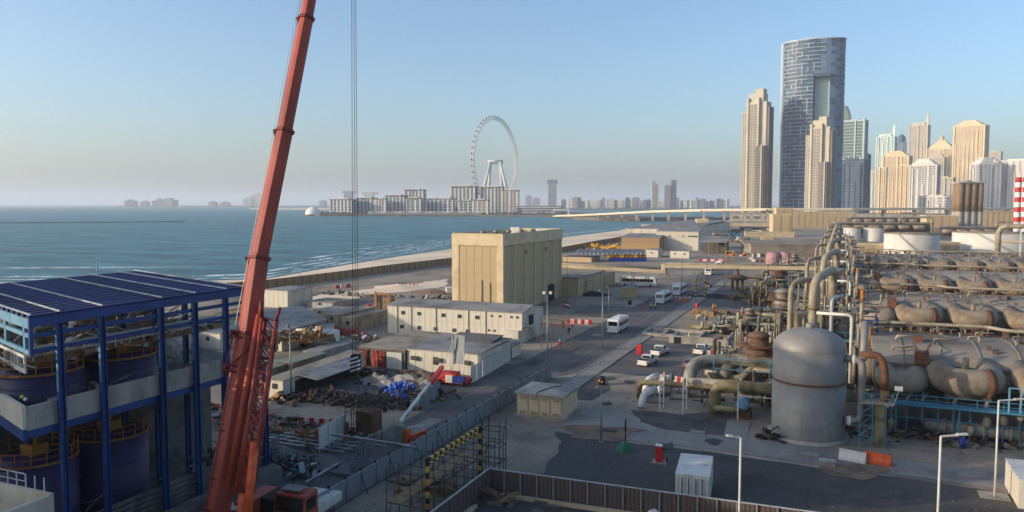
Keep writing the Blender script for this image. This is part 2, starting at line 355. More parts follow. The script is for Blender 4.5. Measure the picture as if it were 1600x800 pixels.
# roads and yards, each sheet a little above the one below
def strip(name, x0, x1, y0, y1, z, m, label=None): return sheet(name, [(x0, y0), (x1, y0), (x1, y1), (x0, y1)], z, m, label=label)
RL, RR = P(737, 602).x+.6, P(935, 575).x-2.0; XF, YF = P(605, 745).x+.3, P(855, 590).y+1          # main road edges
sheet('road', [(RL, 20), (XF, 20), (XF, YF), (RR, YF+4), (RR, 330), (RL, 330)], .03, 'asphalt', label='main asphalt road through the works')
strip('crossroad', RR-.1, P(1290, 560).x, 118, 150, .034, 'asphalt', 'asphalt crossroad beside the pickups')
strip('crossroad', P(880, 495).x, RL+.1, 176, 196, .038, 'asphalt', 'asphalt side road behind the barracks')
strip('crossroad', P(640, 700).x-30, RL+.1, 92, 118, .036, 'asphalt', 'asphalt lane by the site cabins')
strip('crossroad', RL, P(1200, 450).x, 205, 262, .032, 'asphalt', 'wide asphalt yard where the buses stand')
strip('coast_road', P(430, 470).x-60, P(707, 450).x, P(430, 470).y, P(430, 470).y+16, .02, 'asphalt', 'dusty lane behind the beach fence')
sheet('yard', [P(868, 674), P(960, 690), P(1110, 706), P(1290, 733), P(1420, 748), P(1600, 775), P(1900, 830), P(1900, 1100), P(760, 1100), P(740, 790), P(800, 742), P(858, 702)], .025, 'asphalt_dark', label='dark asphalt yard in the foreground', jag=.12)
sheet('path', [P(862, 672), P(935, 640), P(990, 640), P(1010, 652), P(1120, 668), P(1215, 686), P(1340, 712), P(1600, 742), P(1600, 771), P(1420, 744), P(1290, 729), P(1110, 702), P(960, 686)], .045, 'pavement', label='pale concrete service road')
sheet('gravel_bed', [P(985, 640), P(1060, 648), P(1145, 640), P(1135, 682), P(1110, 680), P(1040, 671), P(1000, 660)], .05, 'gravel', label='dark gravel bed by the pipes', jag=.3)
sheet('gravel_bed', [P(897, 594), P(945, 588), P(953, 608), P(925, 626), P(903, 624)], .06, 'gravel', label='small dark gravel plot behind the kiosk')
strip('footpath', RR+.6, RR+3.0, 96, 260, .12, 'pavement', 'pale concrete footpath along the main road')
k_ = MB(); k_.box(RR+.3, 96, 0, RR+.5, 260, .17); k_.box(RR+3.1, 96, 0, RR+3.3, 260, .17); struct(k_.build('kerb', 'kerb'))
sheet('dirt_patch', [P(870, 668), P(900, 664), P(1010, 672), P(960, 690), P(895, 684)], .065, 'dirt', label='reddish dirt at the yard edge', jag=.7)
sheet('dirt_patch', [P(1280, 728), P(1340, 722), P(1392, 730), P(1370, 748), P(1300, 745)], .066, 'dirt', label='brown dirt by the barriers', jag=.7)
sheet('slab', [P(1137, 656), P(1173, 660), P(1165, 690), P(1130, 684)], .08, 'pavement', label='concrete slab leading to the pump')
sheet('sandy_yard', [P(800, 622), P(860, 660), P(875, 690), P(850, 740), P(760, 740), P(700, 745), P(690, 720)], .027, 'ground', label='pale sandy ground inside the fence', jag=.3)
strip('lane_marking', RR-3.6, RR-3.45, 120, 300, .05, 'pavement')
for (pa, pb, pc, pd, z, mt, nm) in (((430, 470), (700, 436), (700, 447), (430, 482), .03, 'sand', 'sandy strip behind the coast lane'), ((430, 500), (700, 452), (700, 470), (560, 500), .028, 'ground', 'trampled ground by the warehouse')):
    sheet('ground_patch', [P(*pa), P(*pb), P(*pc), P(*pd)], z, mt, label=nm, jag=.8)
sheet('ground_patch', [D(905, 330), D(1090, 330), D(1130, 800), D(1010, 800)], .02, 'ground', label='sandy lot beyond the pipe bridge')
sheet('ground_patch', [D(1160, 600), D(1700, 600), D(1700, 1300), D(1160, 1300)], .02, 'ground_far', label='sandy land before the towers')
# far islands and shores: real low landforms rising from the sea
def island(name, near, farp, h, m, label):
    b = MB(); n_ = len(near); pts = near + farp[::-1]
    cx = sum(p.x for p in pts)/len(pts); cy = sum(p.y for p in pts)/len(pts)
    out = [(p.x+(p.x-cx)*.006, p.y+(p.y-cy)*.006, SEA-.5) for p in pts]; inn = [(p.x, p.y, h) for p in pts]; k = len(pts)
    b.add(out+inn, [(i, (i+1) % k, k+(i+1) % k, k+i) for i in range(k)] + [tuple(range(k, 2*k))])
    return struct(b.build(name, m), label)
island('island', [D(474, 1900), D(500, 1840), D(600, 1830), D(740, 1800), D(880, 1700), D(905, 1400), D(980, 1290), D(1060, 1290), D(1120, 1340)], [D(474, 1960), D(520, 2500), D(700, 2700), D(880, 2500), D(960, 1900), D(1020, 1500), D(1060, 1420), D(1110, 1450), D(1150, 1500)], 2.4, 'rock', 'flat island with a rock sea wall')
island('sea_wall', [D(893, 1420), D(935, 1320), D(1000, 1285), D(1115, 1330)], [D(893, 1500), D(935, 1400), D(1000, 1380), D(1115, 1420)], 4.2, 'rock', 'dark rock sea wall below the road bridge')
island('far_shore', [D(180, 7600), D(300, 7300), D(450, 7300), D(620, 7000), D(780, 6500)], [D(180, 8600), D(300, 9000), D(450, 9000), D(620, 9000), D(780, 9000)], 7, 'far_green', 'long low palm shaped shore on the horizon')
island('far_shore', [D(855, 3900), D(960, 3700), D(1080, 3700), D(1160, 3600)], [D(855, 9000), D(960, 9000), D(1080, 9000), D(1160, 9000)], 3, 'far_green', 'built up shore of the far city')
island('breakwater', [D(-20, 1150), D(120, 1180), D(288, 1240)], [D(-20, 1156), D(120, 1186), D(288, 1246)], -.5, 'rock', 'thin dark line of floating barrier on the sea')
island('sand_spit', [D(390, 4300), D(480, 4200), D(640, 4000)], [D(390, 4420), D(480, 4330), D(640, 4120)], 3, 'sand', 'pale sand spit left of the island')
# ================================================================ FAR THINGS
random.seed(3)
def grid(mb, w, z0, z1, nc, nf, wf, hf, y, skip=None, ax='f', x0=None):      # window panes on one face; ax f = front (-y), r = right (+x), l = left
    cw = w/nc; fh = (z1-z0)/nf
    for i in range(nc):
        for j in range(nf):
            if skip and skip(i, j): continue
            a = -w/2 + (i+.5-wf/2)*cw; b_ = a+wf*cw; c = z0+(j+.5-hf/2)*fh; d = c+hf*fh
            if ax == 'f': mb.quad((a, y, c), (b_, y, c), (b_, y, d), (a, y, d))
            else: mb.quad((y, a, c), (y, b_, c), (y, b_, d), (y, a, d))
def block(px0, px1, ytop, d, rz=-.35, name='tower_block', label='', group=None, wall='tower_beige', win='tower_window', floor=3.6, col=5, ratio=.45, wf=.6, hf=.55, top=None, par=None, cat='tower', ys=None):
    """one building: body, window panes, corner piers, parapet and roof block"""
    Wpx = (px1-px0)/FPX*d; c, s = math.cos(rz), abs(math.sin(rz)); w = Wpx/(c+ratio*s); dp = w*ratio
    H = ZZ(ytop, d); o = thing(name, label, cat, D((px0+px1)/2, d+dp/2), YAW+rz*1 + math.atan((px0+px1-1600)/2/FPX)*-1, group)
    b = MB(); b.box(-w/2, -dp/2, 0, w/2, dp/2, H); b.build('wall', wall, o)
    nf = max(2, int(H/floor)); ncf = max(2, int(w/col)); ncs = max(2, int(dp/col)); g = MB(); e = .25
    grid(g, w*.94, 2, H-2, ncf, nf, wf, hf, -dp/2-e); gr = MB()
    cw = dp*.9/ncs; fh = (H-4)/nf
    for i in range(ncs):
        for j in range(nf):
            a = -dp*.45+(i+.5-wf/2)*cw; z = 2+(j+.5-hf/2)*fh; g.quad((w/2+e, a, z), (w/2+e, a+wf*cw, z), (w/2+e, a+wf*cw, z+hf*fh), (w/2+e, a, z+hf*fh))
            g.quad((-w/2-e, a, z), (-w/2-e, a+wf*cw, z), (-w/2-e, a+wf*cw, z+hf*fh), (-w/2-e, a, z+hf*fh))
    g.build('window', win, o, stuff=True)
    p = MB()
    for x in (-w/2, w/2): p.cb(x, -dp/2, 0, w*.06, w*.06, H+1.5)
    p.cb(w/2, dp/2, 0, w*.06, w*.06, H+1.5)
    bay = MB(); rb = random.Random(int(px0*7)); nb = max(2, int(w/11))
    for k in range(nb):
        x = -w/2+(k+.5)*w/nb; q = w/nb*rb.uniform(.22, .36); bay.box(x-q/2, -dp/2-rb.uniform(1.2, 2.6), 0, x+q/2, -dp/2+.3, H*rb.choice((.62, .8, .93, 1.0)))
    bay.build('bay', wall, o)
    p.box(-w/2-.5, -dp/2-.5, H, w/2+.5, dp/2+.5, H+1.2); p.box(-w*.3, -dp*.3, H+1.2, w*.2, dp*.3, H+4); p.build('parapet', wall, o)
    return o, w, dp, H
# the beige twin-stepped towers
def stepped(px0, px1, y0, d, label):
    Wd = (px1-px0)/FPX*d; H = ZZ(y0, d); rz = YAW - math.atan(((px0+px1)/2-800)/FPX)-.38
    o = thing('apartment_tower', label, 'tower', D((px0+px1)/2, d), rz, 'beige stepped apartment towers'); w = Wd/1.12; dp = w*.5
    b = MB(); b.box(-w*.5, -dp*.5, 0, -w*.3, dp*.4, H*.83); b.box(-w*.3, -dp*.62, 0, w*.18, dp*.5, H*.90); b.box(w*.18, -dp*.45, 0, w*.42, dp*.5, H*.9)
    b.build('wall', 'tower_beige', o)
    b = MB(); b.box(w*.42, -dp*.38, 0, w*.52, dp*.5, H*.86); b.box(w*.08, -dp*.7, 0, w*.4, -dp*.45, H*.56); b.build('side_wing', 'tower_brown', o)
    b = MB(); b.box(-w*.24, -dp*.5, H*.9, w*.3, dp*.4, H*.965); b.box(-w*.02, -dp*.4, H*.965, w*.28, dp*.3, H); b.box(-w*.3, -dp*.7, 0, -w*.22, -dp*.55, H*.93); b.box(w*.12, -dp*.7, 0, w*.18, -dp*.55, H*.93); b.box(w*.3, -dp*.8, 0, w*.34, -dp*.68, H*.57); b.build('crown', 'tower_beige', o)
    nf = int(H/3.4); g = MB()
    for j in range(nf):
        z = 3+j*(H*.87/nf)
        for a, c_ in ((-.2, -.06), (-.04, .1)): g.quad((w*a, -dp*.62-.3, z), (w*c_, -dp*.62-.3, z), (w*c_, -dp*.62-.3, z+1.9), (w*a, -dp*.62-.3, z+1.9))
        if z < H*.82:
            for a, c_ in ((-.47, -.42), (-.39, -.33)): g.quad((w*a, -dp*.5-.3, z), (w*c_, -dp*.5-.3, z), (w*c_, -dp*.5-.3, z+1.9), (w*a, -dp*.5-.3, z+1.9))
        if z < H*.84:
            for q in range(4): g.quad((w*.52+.3, -dp*(.3-q*.2), z), (w*.52+.3, -dp*(.2-q*.2), z), (w*.52+.3, -dp*(.2-q*.2), z+1.9), (w*.52+.3, -dp*(.3-q*.2), z+1.9))
        if z < H*.54: g.quad((w*.12, -dp*.7-.3, z), (w*.3, -dp*.7-.3, z), (w*.3, -dp*.7-.3, z+1.7), (w*.12, -dp*.7-.3, z+1.7))
    g.build('window', 'tower_window', o, stuff=True)
stepped(1158, 1204, 140, 1480, 'beige stepped apartment tower standing alone left of the oval glass tower')
stepped(1258, 1302, 183, 1330, 'beige stepped apartment tower in front of the oval glass tower')
# oval glass tower with a tall slot
d = 1500; H = ZZ(66, d); A_ = (1310-1219)/FPX*d/2; B_ = A_*.55
o = thing('glass_tower', 'tall oval blue glass tower with a tall slot and white staggered frames', 'tower', D(1265, d), YAW-math.atan(465/FPX)-.12)
NS = 34
ang = [2*PI*i/NS for i in range(NS)]
def ell(t, k=0): return (A_+k)*math.cos(t), (B_+k)*math.sin(t)
slot = {i for i in range(NS) if -PI/2+.02 < (ang[i] if ang[i] <= PI else ang[i]-2*PI) < -PI/2+.52}
zs0, zs1 = ZZ(300, d), ZZ(119, d)
b = MB()
for i in range(NS):
    p, q = ell(ang[i]), ell(ang[(i+1) % NS])
    segs = [(0, zs0*.4), (zs1, H)] if i in slot else [(0, H)]
    for z0, z1 in segs: b.add([(*p, z0), (*q, z0), (*q, z1), (*p, z1)], [(0, 1, 2, 3)], True)
b.add([(*ell(t), H) for t in ang], [tuple(range(NS))])
b.build('glass_wall', 'tower_glass', o)
sl = sorted(slot); p0, p1 = ell(ang[sl[0]]), ell(ang[(sl[-1]+1) % NS])
b = MB(); b.box(p0[0], -B_*.35, 0, p1[0], B_*.2, zs1); b.build('slot_back', 'tower_glass_pale', o)
b = MB(); b.box(p1[0]-1.2, p1[1]+.6, 0, p1[0]+.1, -B_*.3, zs1); b.box(p0[0], p0[1]+.8, zs1-6, p1[0], -B_*.3, zs1-.3); b.build('slot_side', 'tower_glass_dark', o)
g = MB(); fr = MB(); nf = 92; fh = H/nf; random.seed(5)
for j in range(0, nf-1, 2):
    sft = random.choice((0, 1)); i = 0
    z0 = j*fh+.8; z1 = (j+2)*fh-1.0
    for i in range(NS):
        if i in slot and zs0*.4 < z0 < zs1: continue
        t = ang[i]; p, q = ell(t, .5), ell(t+2*PI/NS, .5)
        left = math.cos(t) < .25
        if left or random.random() < .25: g.quad((*p, z0), (*q, z0), (*q, z1), (*p, z1))
        if left and random.random() < .42:
            a_, b2 = ell(t-.012, 1.3), ell(t+.012, 1.3); fr.quad((*a_, z0-1.5), (*b2, z0-1.5), (*b2, z1+.5), (*a_, z1+.5))
    for i in range(NS):
        if i in slot and zs0*.4 < z0 < zs1: continue
        if math.cos(ang[i]) < .3 and math.sin(ang[i]) < .3 and random.random() < .82:
            p, q = ell(ang[i], 1.2), ell(ang[i]+2*PI/NS, 1.2); fr.quad((*p, z1+.1), (*q, z1+.1), (*q, z1+1.1), (*p, z1+1.1))
g.build('window', 'tower_glass_dark', o, stuff=True); fr.build('frame', 'tower_frame', o, stuff=True)
b = MB(); b.prism([ell(t, 1.6) for t in ang], H, H+1.8, 'z'); b.prism([(x*.55, y*.55) for x, y in [ell(t) for t in ang]], H+1.8, H+5.5, 'z'); b.build('crown', 'tower_frame', o)
b = MB(); b.prism([(-A_-1.6, -2), (-A_+4, -B_*.42), (-A_+6.5, -B_*.5-.6), (-A_+4, -B_*.5-1.6), (-A_-2.6, -2)], 0, H+1, 'z'); b.build('edge_fin', 'tower_frame', o)
# green and dark towers right behind
d = 1750
o, w, dp, H = block(1312, 1350, 188, d, -.3, 'glass_tower', 'green glass tower with a stepped crown right of the oval tower', wall='tower_frame', win='tower_glass_green', floor=7, col=6, wf=.95, hf=.82)
b = MB(); b.prism([(-w*.5, H-4), (-w*.12, H-4), (-w*.2, H+16), (-w*.32, H+34), (-w*.5, H+34)], -dp*.4, dp*.3, 'y'); b.build('crown', 'tower_glass_green', o)
b = MB(); b.box(w*.45, -dp*.6, 0, w*.53, -dp*.4, H+4); b.build('edge_fin', 'tower_frame', o)
block(1314, 1350, 250, 1650, -.3, 'glass_tower', 'dark blue glass block at the foot of the green tower', wall='tower_glass_dark', win='tower_glass', floor=6, col=9, wf=.8, hf=.4)
block(1348, 1358, 242, 1800, -.3, 'glass_tower', 'narrow dark tower right of the green tower', wall='tower_glass_dark', win='tower_glass', floor=6, col=7, hf=.4)
block(1357, 1364, 268, 2300, -.3, 'tower_block', 'slim distant tower with a white edge', wall='tower_white', win='tower_window_blue')
# marina cluster
def cap(o, kind, w, dp, H, m='tower_sand'):
    b = MB()
    if kind == 'spire': b.box(-w*.3, -dp*.3, H, w*.3, dp*.3, H+8); b.lathe([(w*.3, H+8), (w*.12, H+20), (.8, H+24), (.5, H+44)], 4)
    if kind == 'pyramid':
        for k in range(4): b.box(-w*(.42-.09*k), -dp*(.45-.1*k), H+k*7, w*(.42-.09*k), dp*(.45-.1*k), H+k*7+7)
        b.lathe([(w*.12, H+28), (1, H+46), (.4, H+60)], 6)
    if kind == 'crown':
        for k in range(3): b.box(-w*(.46-.1*k), -dp*(.46-.1*k), H+k*5, w*(.4-.1*k), dp*(.4-.1*k), H+k*5+5)
    if kind == 'dome': b.lathe([(w*.45, H), (w*.5, H+10), (w*.42, H+20), (w*.2, H+28), (.5, H+30), (.4, H+42)], 12)
    if kind == 'cone': b.lathe([(w*.5, H), (w*.36, H+10), (w*.16, H+28), (.5, H+52)], 12)
    if kind == 'fin': b.prism([(w*.1, H), (w*.5, H), (w*.5, H+34), (w*.42, H+42), (w*.3, H+10)], -dp*.1, dp*.1, 'y'); b.box(-w*.4, -dp*.3, H, w*.3, dp*.4, H+9)
    b.build('crown', m, o)
G_ = 'towers of the marina skyline'
for (a, b_, yt, d, wl, wn, kd, lb, kw) in (
    (1368, 1396, 214, 2500, 'tower_glass_pale', 'tower_glass', 'fin', 'pale glass tower with a slanted top at the left of the marina group', {}),
    (1399, 1412, 222, 3100, 'tower_glass', 'tower_window_blue', 'dome', 'distant round topped tower rising behind the sandy towers', {}),
    (1419, 1447, 196, 2700, 'tower_beige', 'tower_window', 'fin', 'tall beige tower with a pointed fin on its roof corner', {}),
    (1380, 1420, 244, 2250, 'tower_sand', 'tower_window', 'crown', 'broad sandy tower with stepped shoulders left of the pointed fin tower', {}),
    (1370, 1384, 262, 2200, 'tower_sand', 'tower_window', None, 'lower left wing tower in sandy yellow', {}),
    (1404, 1419, 258, 2150, 'tower_sand', 'tower_window', None, 'sandy wing tower with a brown flank', {}),
    (1448, 1489, 232, 2600, 'tower_sand', 'tower_window', 'pyramid', 'sandy tower with a pyramid shaped stepped top', {}),
    (1450, 1474, 246, 2450, 'tower_beige', 'tower_window', 'crown', 'beige tower just in front of the pyramid topped one', {}),
    (1490, 1536, 196, 2350, 'tower_sand', 'tower_window', 'crown', 'tall wide sandy tower right of the pyramid topped one', {}),
    (1542, 1561, 237, 2900, 'tower_beige', 'tower_window', None, 'short distant beige tower peeping over the white slabs', {}),
    (1519, 1530, 268, 2300, 'tower_sand', 'tower_window', 'cone', 'slim tower with a golden cone roof', {}),
    (1423, 1464, 258, 1900, 'tower_white', 'tower_window_blue', 'crown', 'white and blue glass apartment block in front of the marina towers', {'wf': .75, 'hf': .6, 'floor': 4.5, 'col': 6}),
    (1464, 1489, 278, 2000, 'tower_beige', 'tower_window_blue', None, 'grey blue mid height block beside the white glass block', {}),
    (1440, 1489, 307, 1750, 'tower_white', 'tower_window_blue', None, 'low white block with dark bands at the foot of the marina towers', {'floor': 6, 'col': 14, 'hf': .4, 'ratio': .3}),
    (1518, 1562, 256, 1850, 'tower_white', 'tower_window_blue', 'crown', 'white apartment slab with dark window rows', {'col': 9, 'floor': 4.5, 'ratio': .3}),
    (1560, 1640, 250, 1800, 'tower_white', 'tower_window_blue', None, 'wide white apartment slab at the right edge', {'col': 14, 'floor': 5, 'ratio': .25, 'wf': .3})):
    o, w, dp, H = block(a, b_, yt, d, -.3, 'apartment_tower', lb, G_, wall=wl, win=wn, **kw)
    if kd: cap(o, kd, w, dp, H+1.2, wl if kd != 'dome' else 'tower_glass_dark')
# island apartment blocks (front row, then taller ones)
random.seed(8)
G_ = 'apartment blocks on the island'
def isle(px0, px1, yt, d, lb, style=0):
    Wd = (px1-px0)/FPX*d; H = ZZ(yt, d); rz = YAW-.22; o = thing('apartment_block', lb, 'apartment block', D((px0+px1)/2, d, 2.3), rz, G_); w = Wd*.93; dp = w*.6
    b = MB(); b.box(-w/2, -dp/2, 0, w/2, dp/2, H-6); b.build('wall', random.choice(('isle_grey', 'isle_grey', 'tower_window_blue', 'far_block')), o)
    n_ = max(3, int(w/9)); f = MB(); rnd = random.Random(int(px0))
    for i in range(n_+1):
        x = -w/2+i*w/n_; ww = rnd.choice((1.6, 3.2, 4.6)); f.box(x-ww/2, -dp/2-1, 0, x+ww/2, -dp/2+.5, H-6-rnd.choice((0, 0, 3)))
    for i in range(4): y = -dp/2+(i+.5)*dp/4; f.box(w/2-.5, y-1.1, 0, w/2+.8, y+1.1, H-8)
    f.build('pier', 'isle_white', o)
    s_ = MB()
    for j in range(1, int(H/7)): s_.box(-w/2-.3, -dp/2-.5, j*7-.5, w/2+.4, dp/2, j*7+.3)
    s_.build('floor_band', 'isle_grey' if style else 'isle_white', o)
    r_ = MB(); r_.box(-w/2-2, -dp/2-2, H-6, w/2+2, dp/2+1, H-4.4); r_.build('roof', 'isle_brown', o)
    g = MB(); g.box(-w*.32, -dp*.3, H-4.4, w*.3, dp*.3, H-2); g.build('plant_room', 'isle_white', o)
for a in ((518, 556, 310, 1930, 'pale low block at the left end of the island'), (559, 590, 308, 1960, 'low grey block second from the left on the island'), (588, 604, 309, 1930, 'narrow low block beside the second grey block'), (604, 636, 304, 1960, 'brown roofed block left of the white framed tall one'),
          (634, 665, 295, 2000, 'tall block with a white square frame left of the island centre'), (636, 660, 308, 1900, 'low white block in front of the white framed one'), (667, 688, 309, 1930, 'dark low block at the island centre'), (686, 710, 309, 1910, 'pale low block right of the island centre'),
          (706, 746, 290, 2010, 'broad tall white pillared block left of the wheel legs'), (718, 742, 312, 1900, 'low dark block in front of the broad pillared one'), (740, 764, 311, 1890, 'low pale block before the wheel legs'), (752, 788, 291, 2000, 'tall pillared block under the big wheel'), (785, 811, 296, 1980, 'tall block at the right end of the island row')):
    isle(*a)
a_ = thing('promenade', 'long white arcade of shops along the island shore', 'arcade', D(680, 1850, 2.3), YAW)
f = MB(); w_ = MB(); f.box(-160, -6, 0, 110, 6, 7)
for k in range(44): w_.box(-158+k*6.1, -6.4, .5, -155+k*6.1, -6.05, 5+1.6*math.sin(k))
f.build('wall', 'isle_white', a_); w_.build('arch', 'isle_brown', a_, stuff=True)
b = MB(); b.lathe([(19, 0), (18, 7), (13, 13), (7, 17), (.1, 18)], 20); tag(b.build('dome_pavilion', 'bare_canopy', loc=D(489, 1880, 2.2)), 'small white dome pavilion at the left tip of the island', 'pavilion')
# low planting on the island
t_ = MB(); random.seed(2)
for k in range(260):
    p = D(random.uniform(495, 880), random.uniform(1850, 1890) if random.random() < .7 else random.uniform(1850, 2000), 2.3); s_ = random.uniform(1.5, 4)
    t_.lathe([(s_*.8, 0), (s_, s_*.6), (s_*.6, s_*1.3), (.1, s_*1.6)], 5, p, False)
o = t_.build('shrubbery', 'far_green', stuff=True); o['label'] = 'dark green shrubs along the island shore'; o['category'] = 'shrubs'
o = thing('office_block', 'low dark building with white bands right of the island blocks', 'building', D(840, 1900, 2.3), YAW-.2); b = MB(); b.box(-50, -15, 0, 60, 15, 20); b.build('wall', 'isle_grey', o)
b = MB()
for k in range(3): b.box(-50.5, -15.6, 4+k*6, 60.5, -15.1, 5.6+k*6)
b.build('floor_band', 'isle_white', o)
o = thing('pavilion', 'white flat roofed pavilion at the bridge landing', 'building', D(877, 1700, 2.3), YAW); b = MB(); b.box(-14, -8, 0, 14, 8, 9); b.build('wall', 'isle_grey', o); b = MB(); b.box(-16, -10, 9, 18, 10, 14); b.box(13, -10, 0, 18, 10, 9); b.build('roof', 'isle_white', o)
# the giant wheel
d = 2127; R_ = 250*.49; zc = ZZ(253, d); WX = D(774, d, 2.3)
Rr = (ZZ(186, d)-ZZ(323, d))/2; tilt = math.acos(min(1, 33.0/FPX*d/Rr))
o = thing('observation_wheel', 'giant white observation wheel standing on four slanting legs', 'wheel', WX, YAW+tilt)
rim = MB(); N = 96
for rr_, th in ((Rr, 1.5), (Rr-5.5, .9)):
    for sy in (-3.4, 3.4):
        for i in range(N):
            t0, t1 = 2*PI*i/N, 2*PI*(i+1)/N
            rim.bar((rr_*math.cos(t0), sy, zc-2+rr_*math.sin(t0)), (rr_*math.cos(t1), sy, zc-2+rr_*math.sin(t1)), th*1.05)
for i in range(N):
    t0, t1 = 2*PI*i/N, 2*PI*(i+.5)/N; c0, s0 = math.cos(t0), math.sin(t0)
    rim.bar((Rr*c0, -3.4, zc-2+Rr*s0), ((Rr-5.5)*math.cos(t1), -3.4, zc-2+(Rr-5.5)*math.sin(t1)), .6); rim.bar((Rr*c0, -3.4, zc-2+Rr*s0), (Rr*c0, 3.4, zc-2+Rr*s0), .6)
rim.build('rim', 'wheel_white', o)
pod = MB(); pod.lathe([(.3, -2.2), (1.9, -1.7), (2.5, 0), (1.9, 1.7), (.3, 2.2)], 8); pp = None
for i in range(48):
    t0 = 2*PI*i/48; L_ = Vector(((Rr+4.2)*math.cos(t0), 0, zc-2+(Rr+4.2)*math.sin(t0)))
    if pp is None: pp = pod.build('cabin', 'tower_window_blue', o, L_)
    else: piece(pp, L_, o)
for sx in (-1, 1):
    for k in (0, 1):
        b = MB(); b.cyl((sx*(24 if k else 46), -26+52*(.5 if 0 else k), 0), (sx*13, -6+12*k, zc-2), 5.2, 3.6, 10); b.build('leg', 'wheel_white', o)
b = MB(); b.cyl((-21, 0, zc-2), (21, 0, zc-2), 5, 5, 14); b.build('hub', 'wheel_white', o)
# legs stand across the wheel plane so they read as the A frame in the photograph
for c_ in kids(o):
    if c_.name.startswith(('leg', 'hub')): c_.rotation_euler = (0, 0, -tilt)
sp = MB()
for i in range(24):
    t0 = 2*PI*i/24; sp.bar((0, 2, zc-2), ((Rr-5.5)*math.cos(t0), 0, zc-2+(Rr-5.5)*math.sin(t0)), .12)
sp.build('spoke', 'wheel_white', o, stuff=True)
# far skyline: houses and towers of the distant city
random.seed(21)
G_ = 'far buildings on the horizon'
base = {}
def farb(px, d, wpx, hpx, lb, m='far_block', nm='distant_building', roof=0):
    w = wpx/FPX*d; H = ZZ(320-hpx, d)-2; o = thing(nm, lb, 'building', D(px, d, 2.5), YAW+random.uniform(-.4, .1), G_)
    b = MB(); b.box(-w/2, -w*.3, 0, w/2, w*.3, H); b.build('wall', m, o)
    g = MB(); nf = max(2, int(H/9)); grid(g, w*.9, 1, H-1, max(2, int(w/14)), nf, .6, .45, -w*.3-.5); g.build('window', 'tower_window_blue', o, stuff=True)
    b = MB(); b.box(-w*.25, -w*.2, H, w*.2, w*.2, H+w*.12); b.build('roof', m, o); return o, w, H
cols = ['far_block', 'tower_beige', 'tower_brown', 'isle_grey', 'tower_white']
words = {'far_block': 'pale brown', 'tower_beige': 'beige', 'tower_brown': 'brown', 'isle_grey': 'grey', 'tower_white': 'whitish'}
for i in range(46):
    px = 882+i*5.7+random.uniform(-2, 2); m_ = random.choice(cols)
    wq, hq = random.uniform(4, 9), random.choice((5, 6, 7, 8, 9, 11))
    farb(px, random.uniform(4100, 5200), wq, hq, '%s %s %s building, %s of the hazy skyline' % ('narrow' if wq < 5.6 else ('wide' if wq > 7.4 else 'squarish'), {5: 'very low', 6: 'low', 7: 'middling', 8: 'middling', 9: 'tall', 11: 'tallest'}[hq], words[m_], ['left end', 'left part', 'middle', 'right part', 'right end'][min(4, int((px-875)/54))]), m_)
for (px, wp, hp, lb) in ((1021, 6, 37, 'slim distant pair tower, left one'), (1026.5, 5, 32, 'slim distant pair tower, right one'), (1043, 9, 30, 'pale distant tower left of the dark one'), (1052, 8, 38, 'dark distant tower right of the slim pair')):
    farb(px, 4300, wp, hp, lb, 'tower_brown' if 'dark' in lb else 'tower_beige')
o, w, H = farb(863, 5200, 13, 34, 'distant tower with a wide overhanging head above the island', 'far_block'); b = MB(); b.box(-w*.62, -w*.35, H-6, w*.62, w*.35, H+22); b.build('head', 'isle_grey', o)
for (px, wp, hp, lb) in ((838, 12, 10, 'low hazy block right of the wheel'), (900, 14, 12, 'low hazy block group'), (826, 8, 14, 'pale hazy tower behind the island'), (545, 14, 20, 'hazy unfinished tower pair left of the hoist cable'), (577, 15, 18, 'hazy pale tower with an arched head right of the hoist cable'), (250, 20, 9, 'hazy hotel block on the far shore, left of centre'), (265, 22, 11, 'hazy long grey building on the far shore'), (205, 16, 9, 'pale hazy low building at the far shore tip'), (227, 12, 7, 'small pale hazy building by the far shore tip'), (389, 15, 14, 'hazy large domed hotel wing, left part'), (403, 18, 15, 'hazy large domed hotel wing, right part'), (333, 12, 6, 'tiny hazy house on the far shore'), (352, 14, 5, 'tiny hazy shed on the far shore'), (505, 10, 6, 'tiny hazy block behind the dome pavilion')):
    o, w, H = farb(px, 7400, wp, hp*(.7 if px < 400 else 1), lb, random.choice(cols[:3]))
    if 'hotel' in lb: b = MB(); b.lathe([(w*.18, H), (w*.14, H+w*.12), (1, H+w*.25), (.5, H+w*.4)], 8); b.build('turret', 'far_block', o)
    if 'arched' in lb or 'unfinished' in lb: b = MB(); b.box(-w*.7, -20, H-10, w*.9, 20, H+10); b.build('head', 'far_block', o)
# causeway bridge
pA, pB = D(878, 1500), D(1290, 1010); o = thing('road_bridge', 'long pale road bridge crossing from the island to the shore', 'bridge', (0, 0, 0))
b = MB(); pts = [D(868, 1560, 2.6), D(905, 1420, 6), D(950, 1340, 9.5), D(1020, 1240, 14.5), D(1100, 1140, 17.5), D(1200, 1080, 19), D(1330, 1060, 19.5), D(1480, 1080, 20), D(1760, 1120, 20)]
for i in range(len(pts)-1): b.bar(pts[i], pts[i+1]+(pts[i+1]-pts[i]).normalized()*.2, 12, 2.2)
b.build('deck', 'cream_trim', o)
b = MB()
for i in range(len(pts)-1): b.bar(pts[i]+Vector((2.4, -5.9, 1.7)), pts[i+1]+Vector((2.4, -5.9, 1.7)), .5, 1.2)
b.build('parapet', 'isle_white', o); pr = None
for i in range(1, len(pts)-1):
    for t in (0, .33, .66):
        p = pts[i].lerp(pts[i+1], t)
        b = MB(); b.prism([(-1.2, 0), (1.2, 0), (2.4, p.z-1.2), (-2.4, p.z-1.2)], -.9, .9, 'y'); b.build('pier', 'concrete', o, (p.x, p.y, 0), rot=YAW-.3)
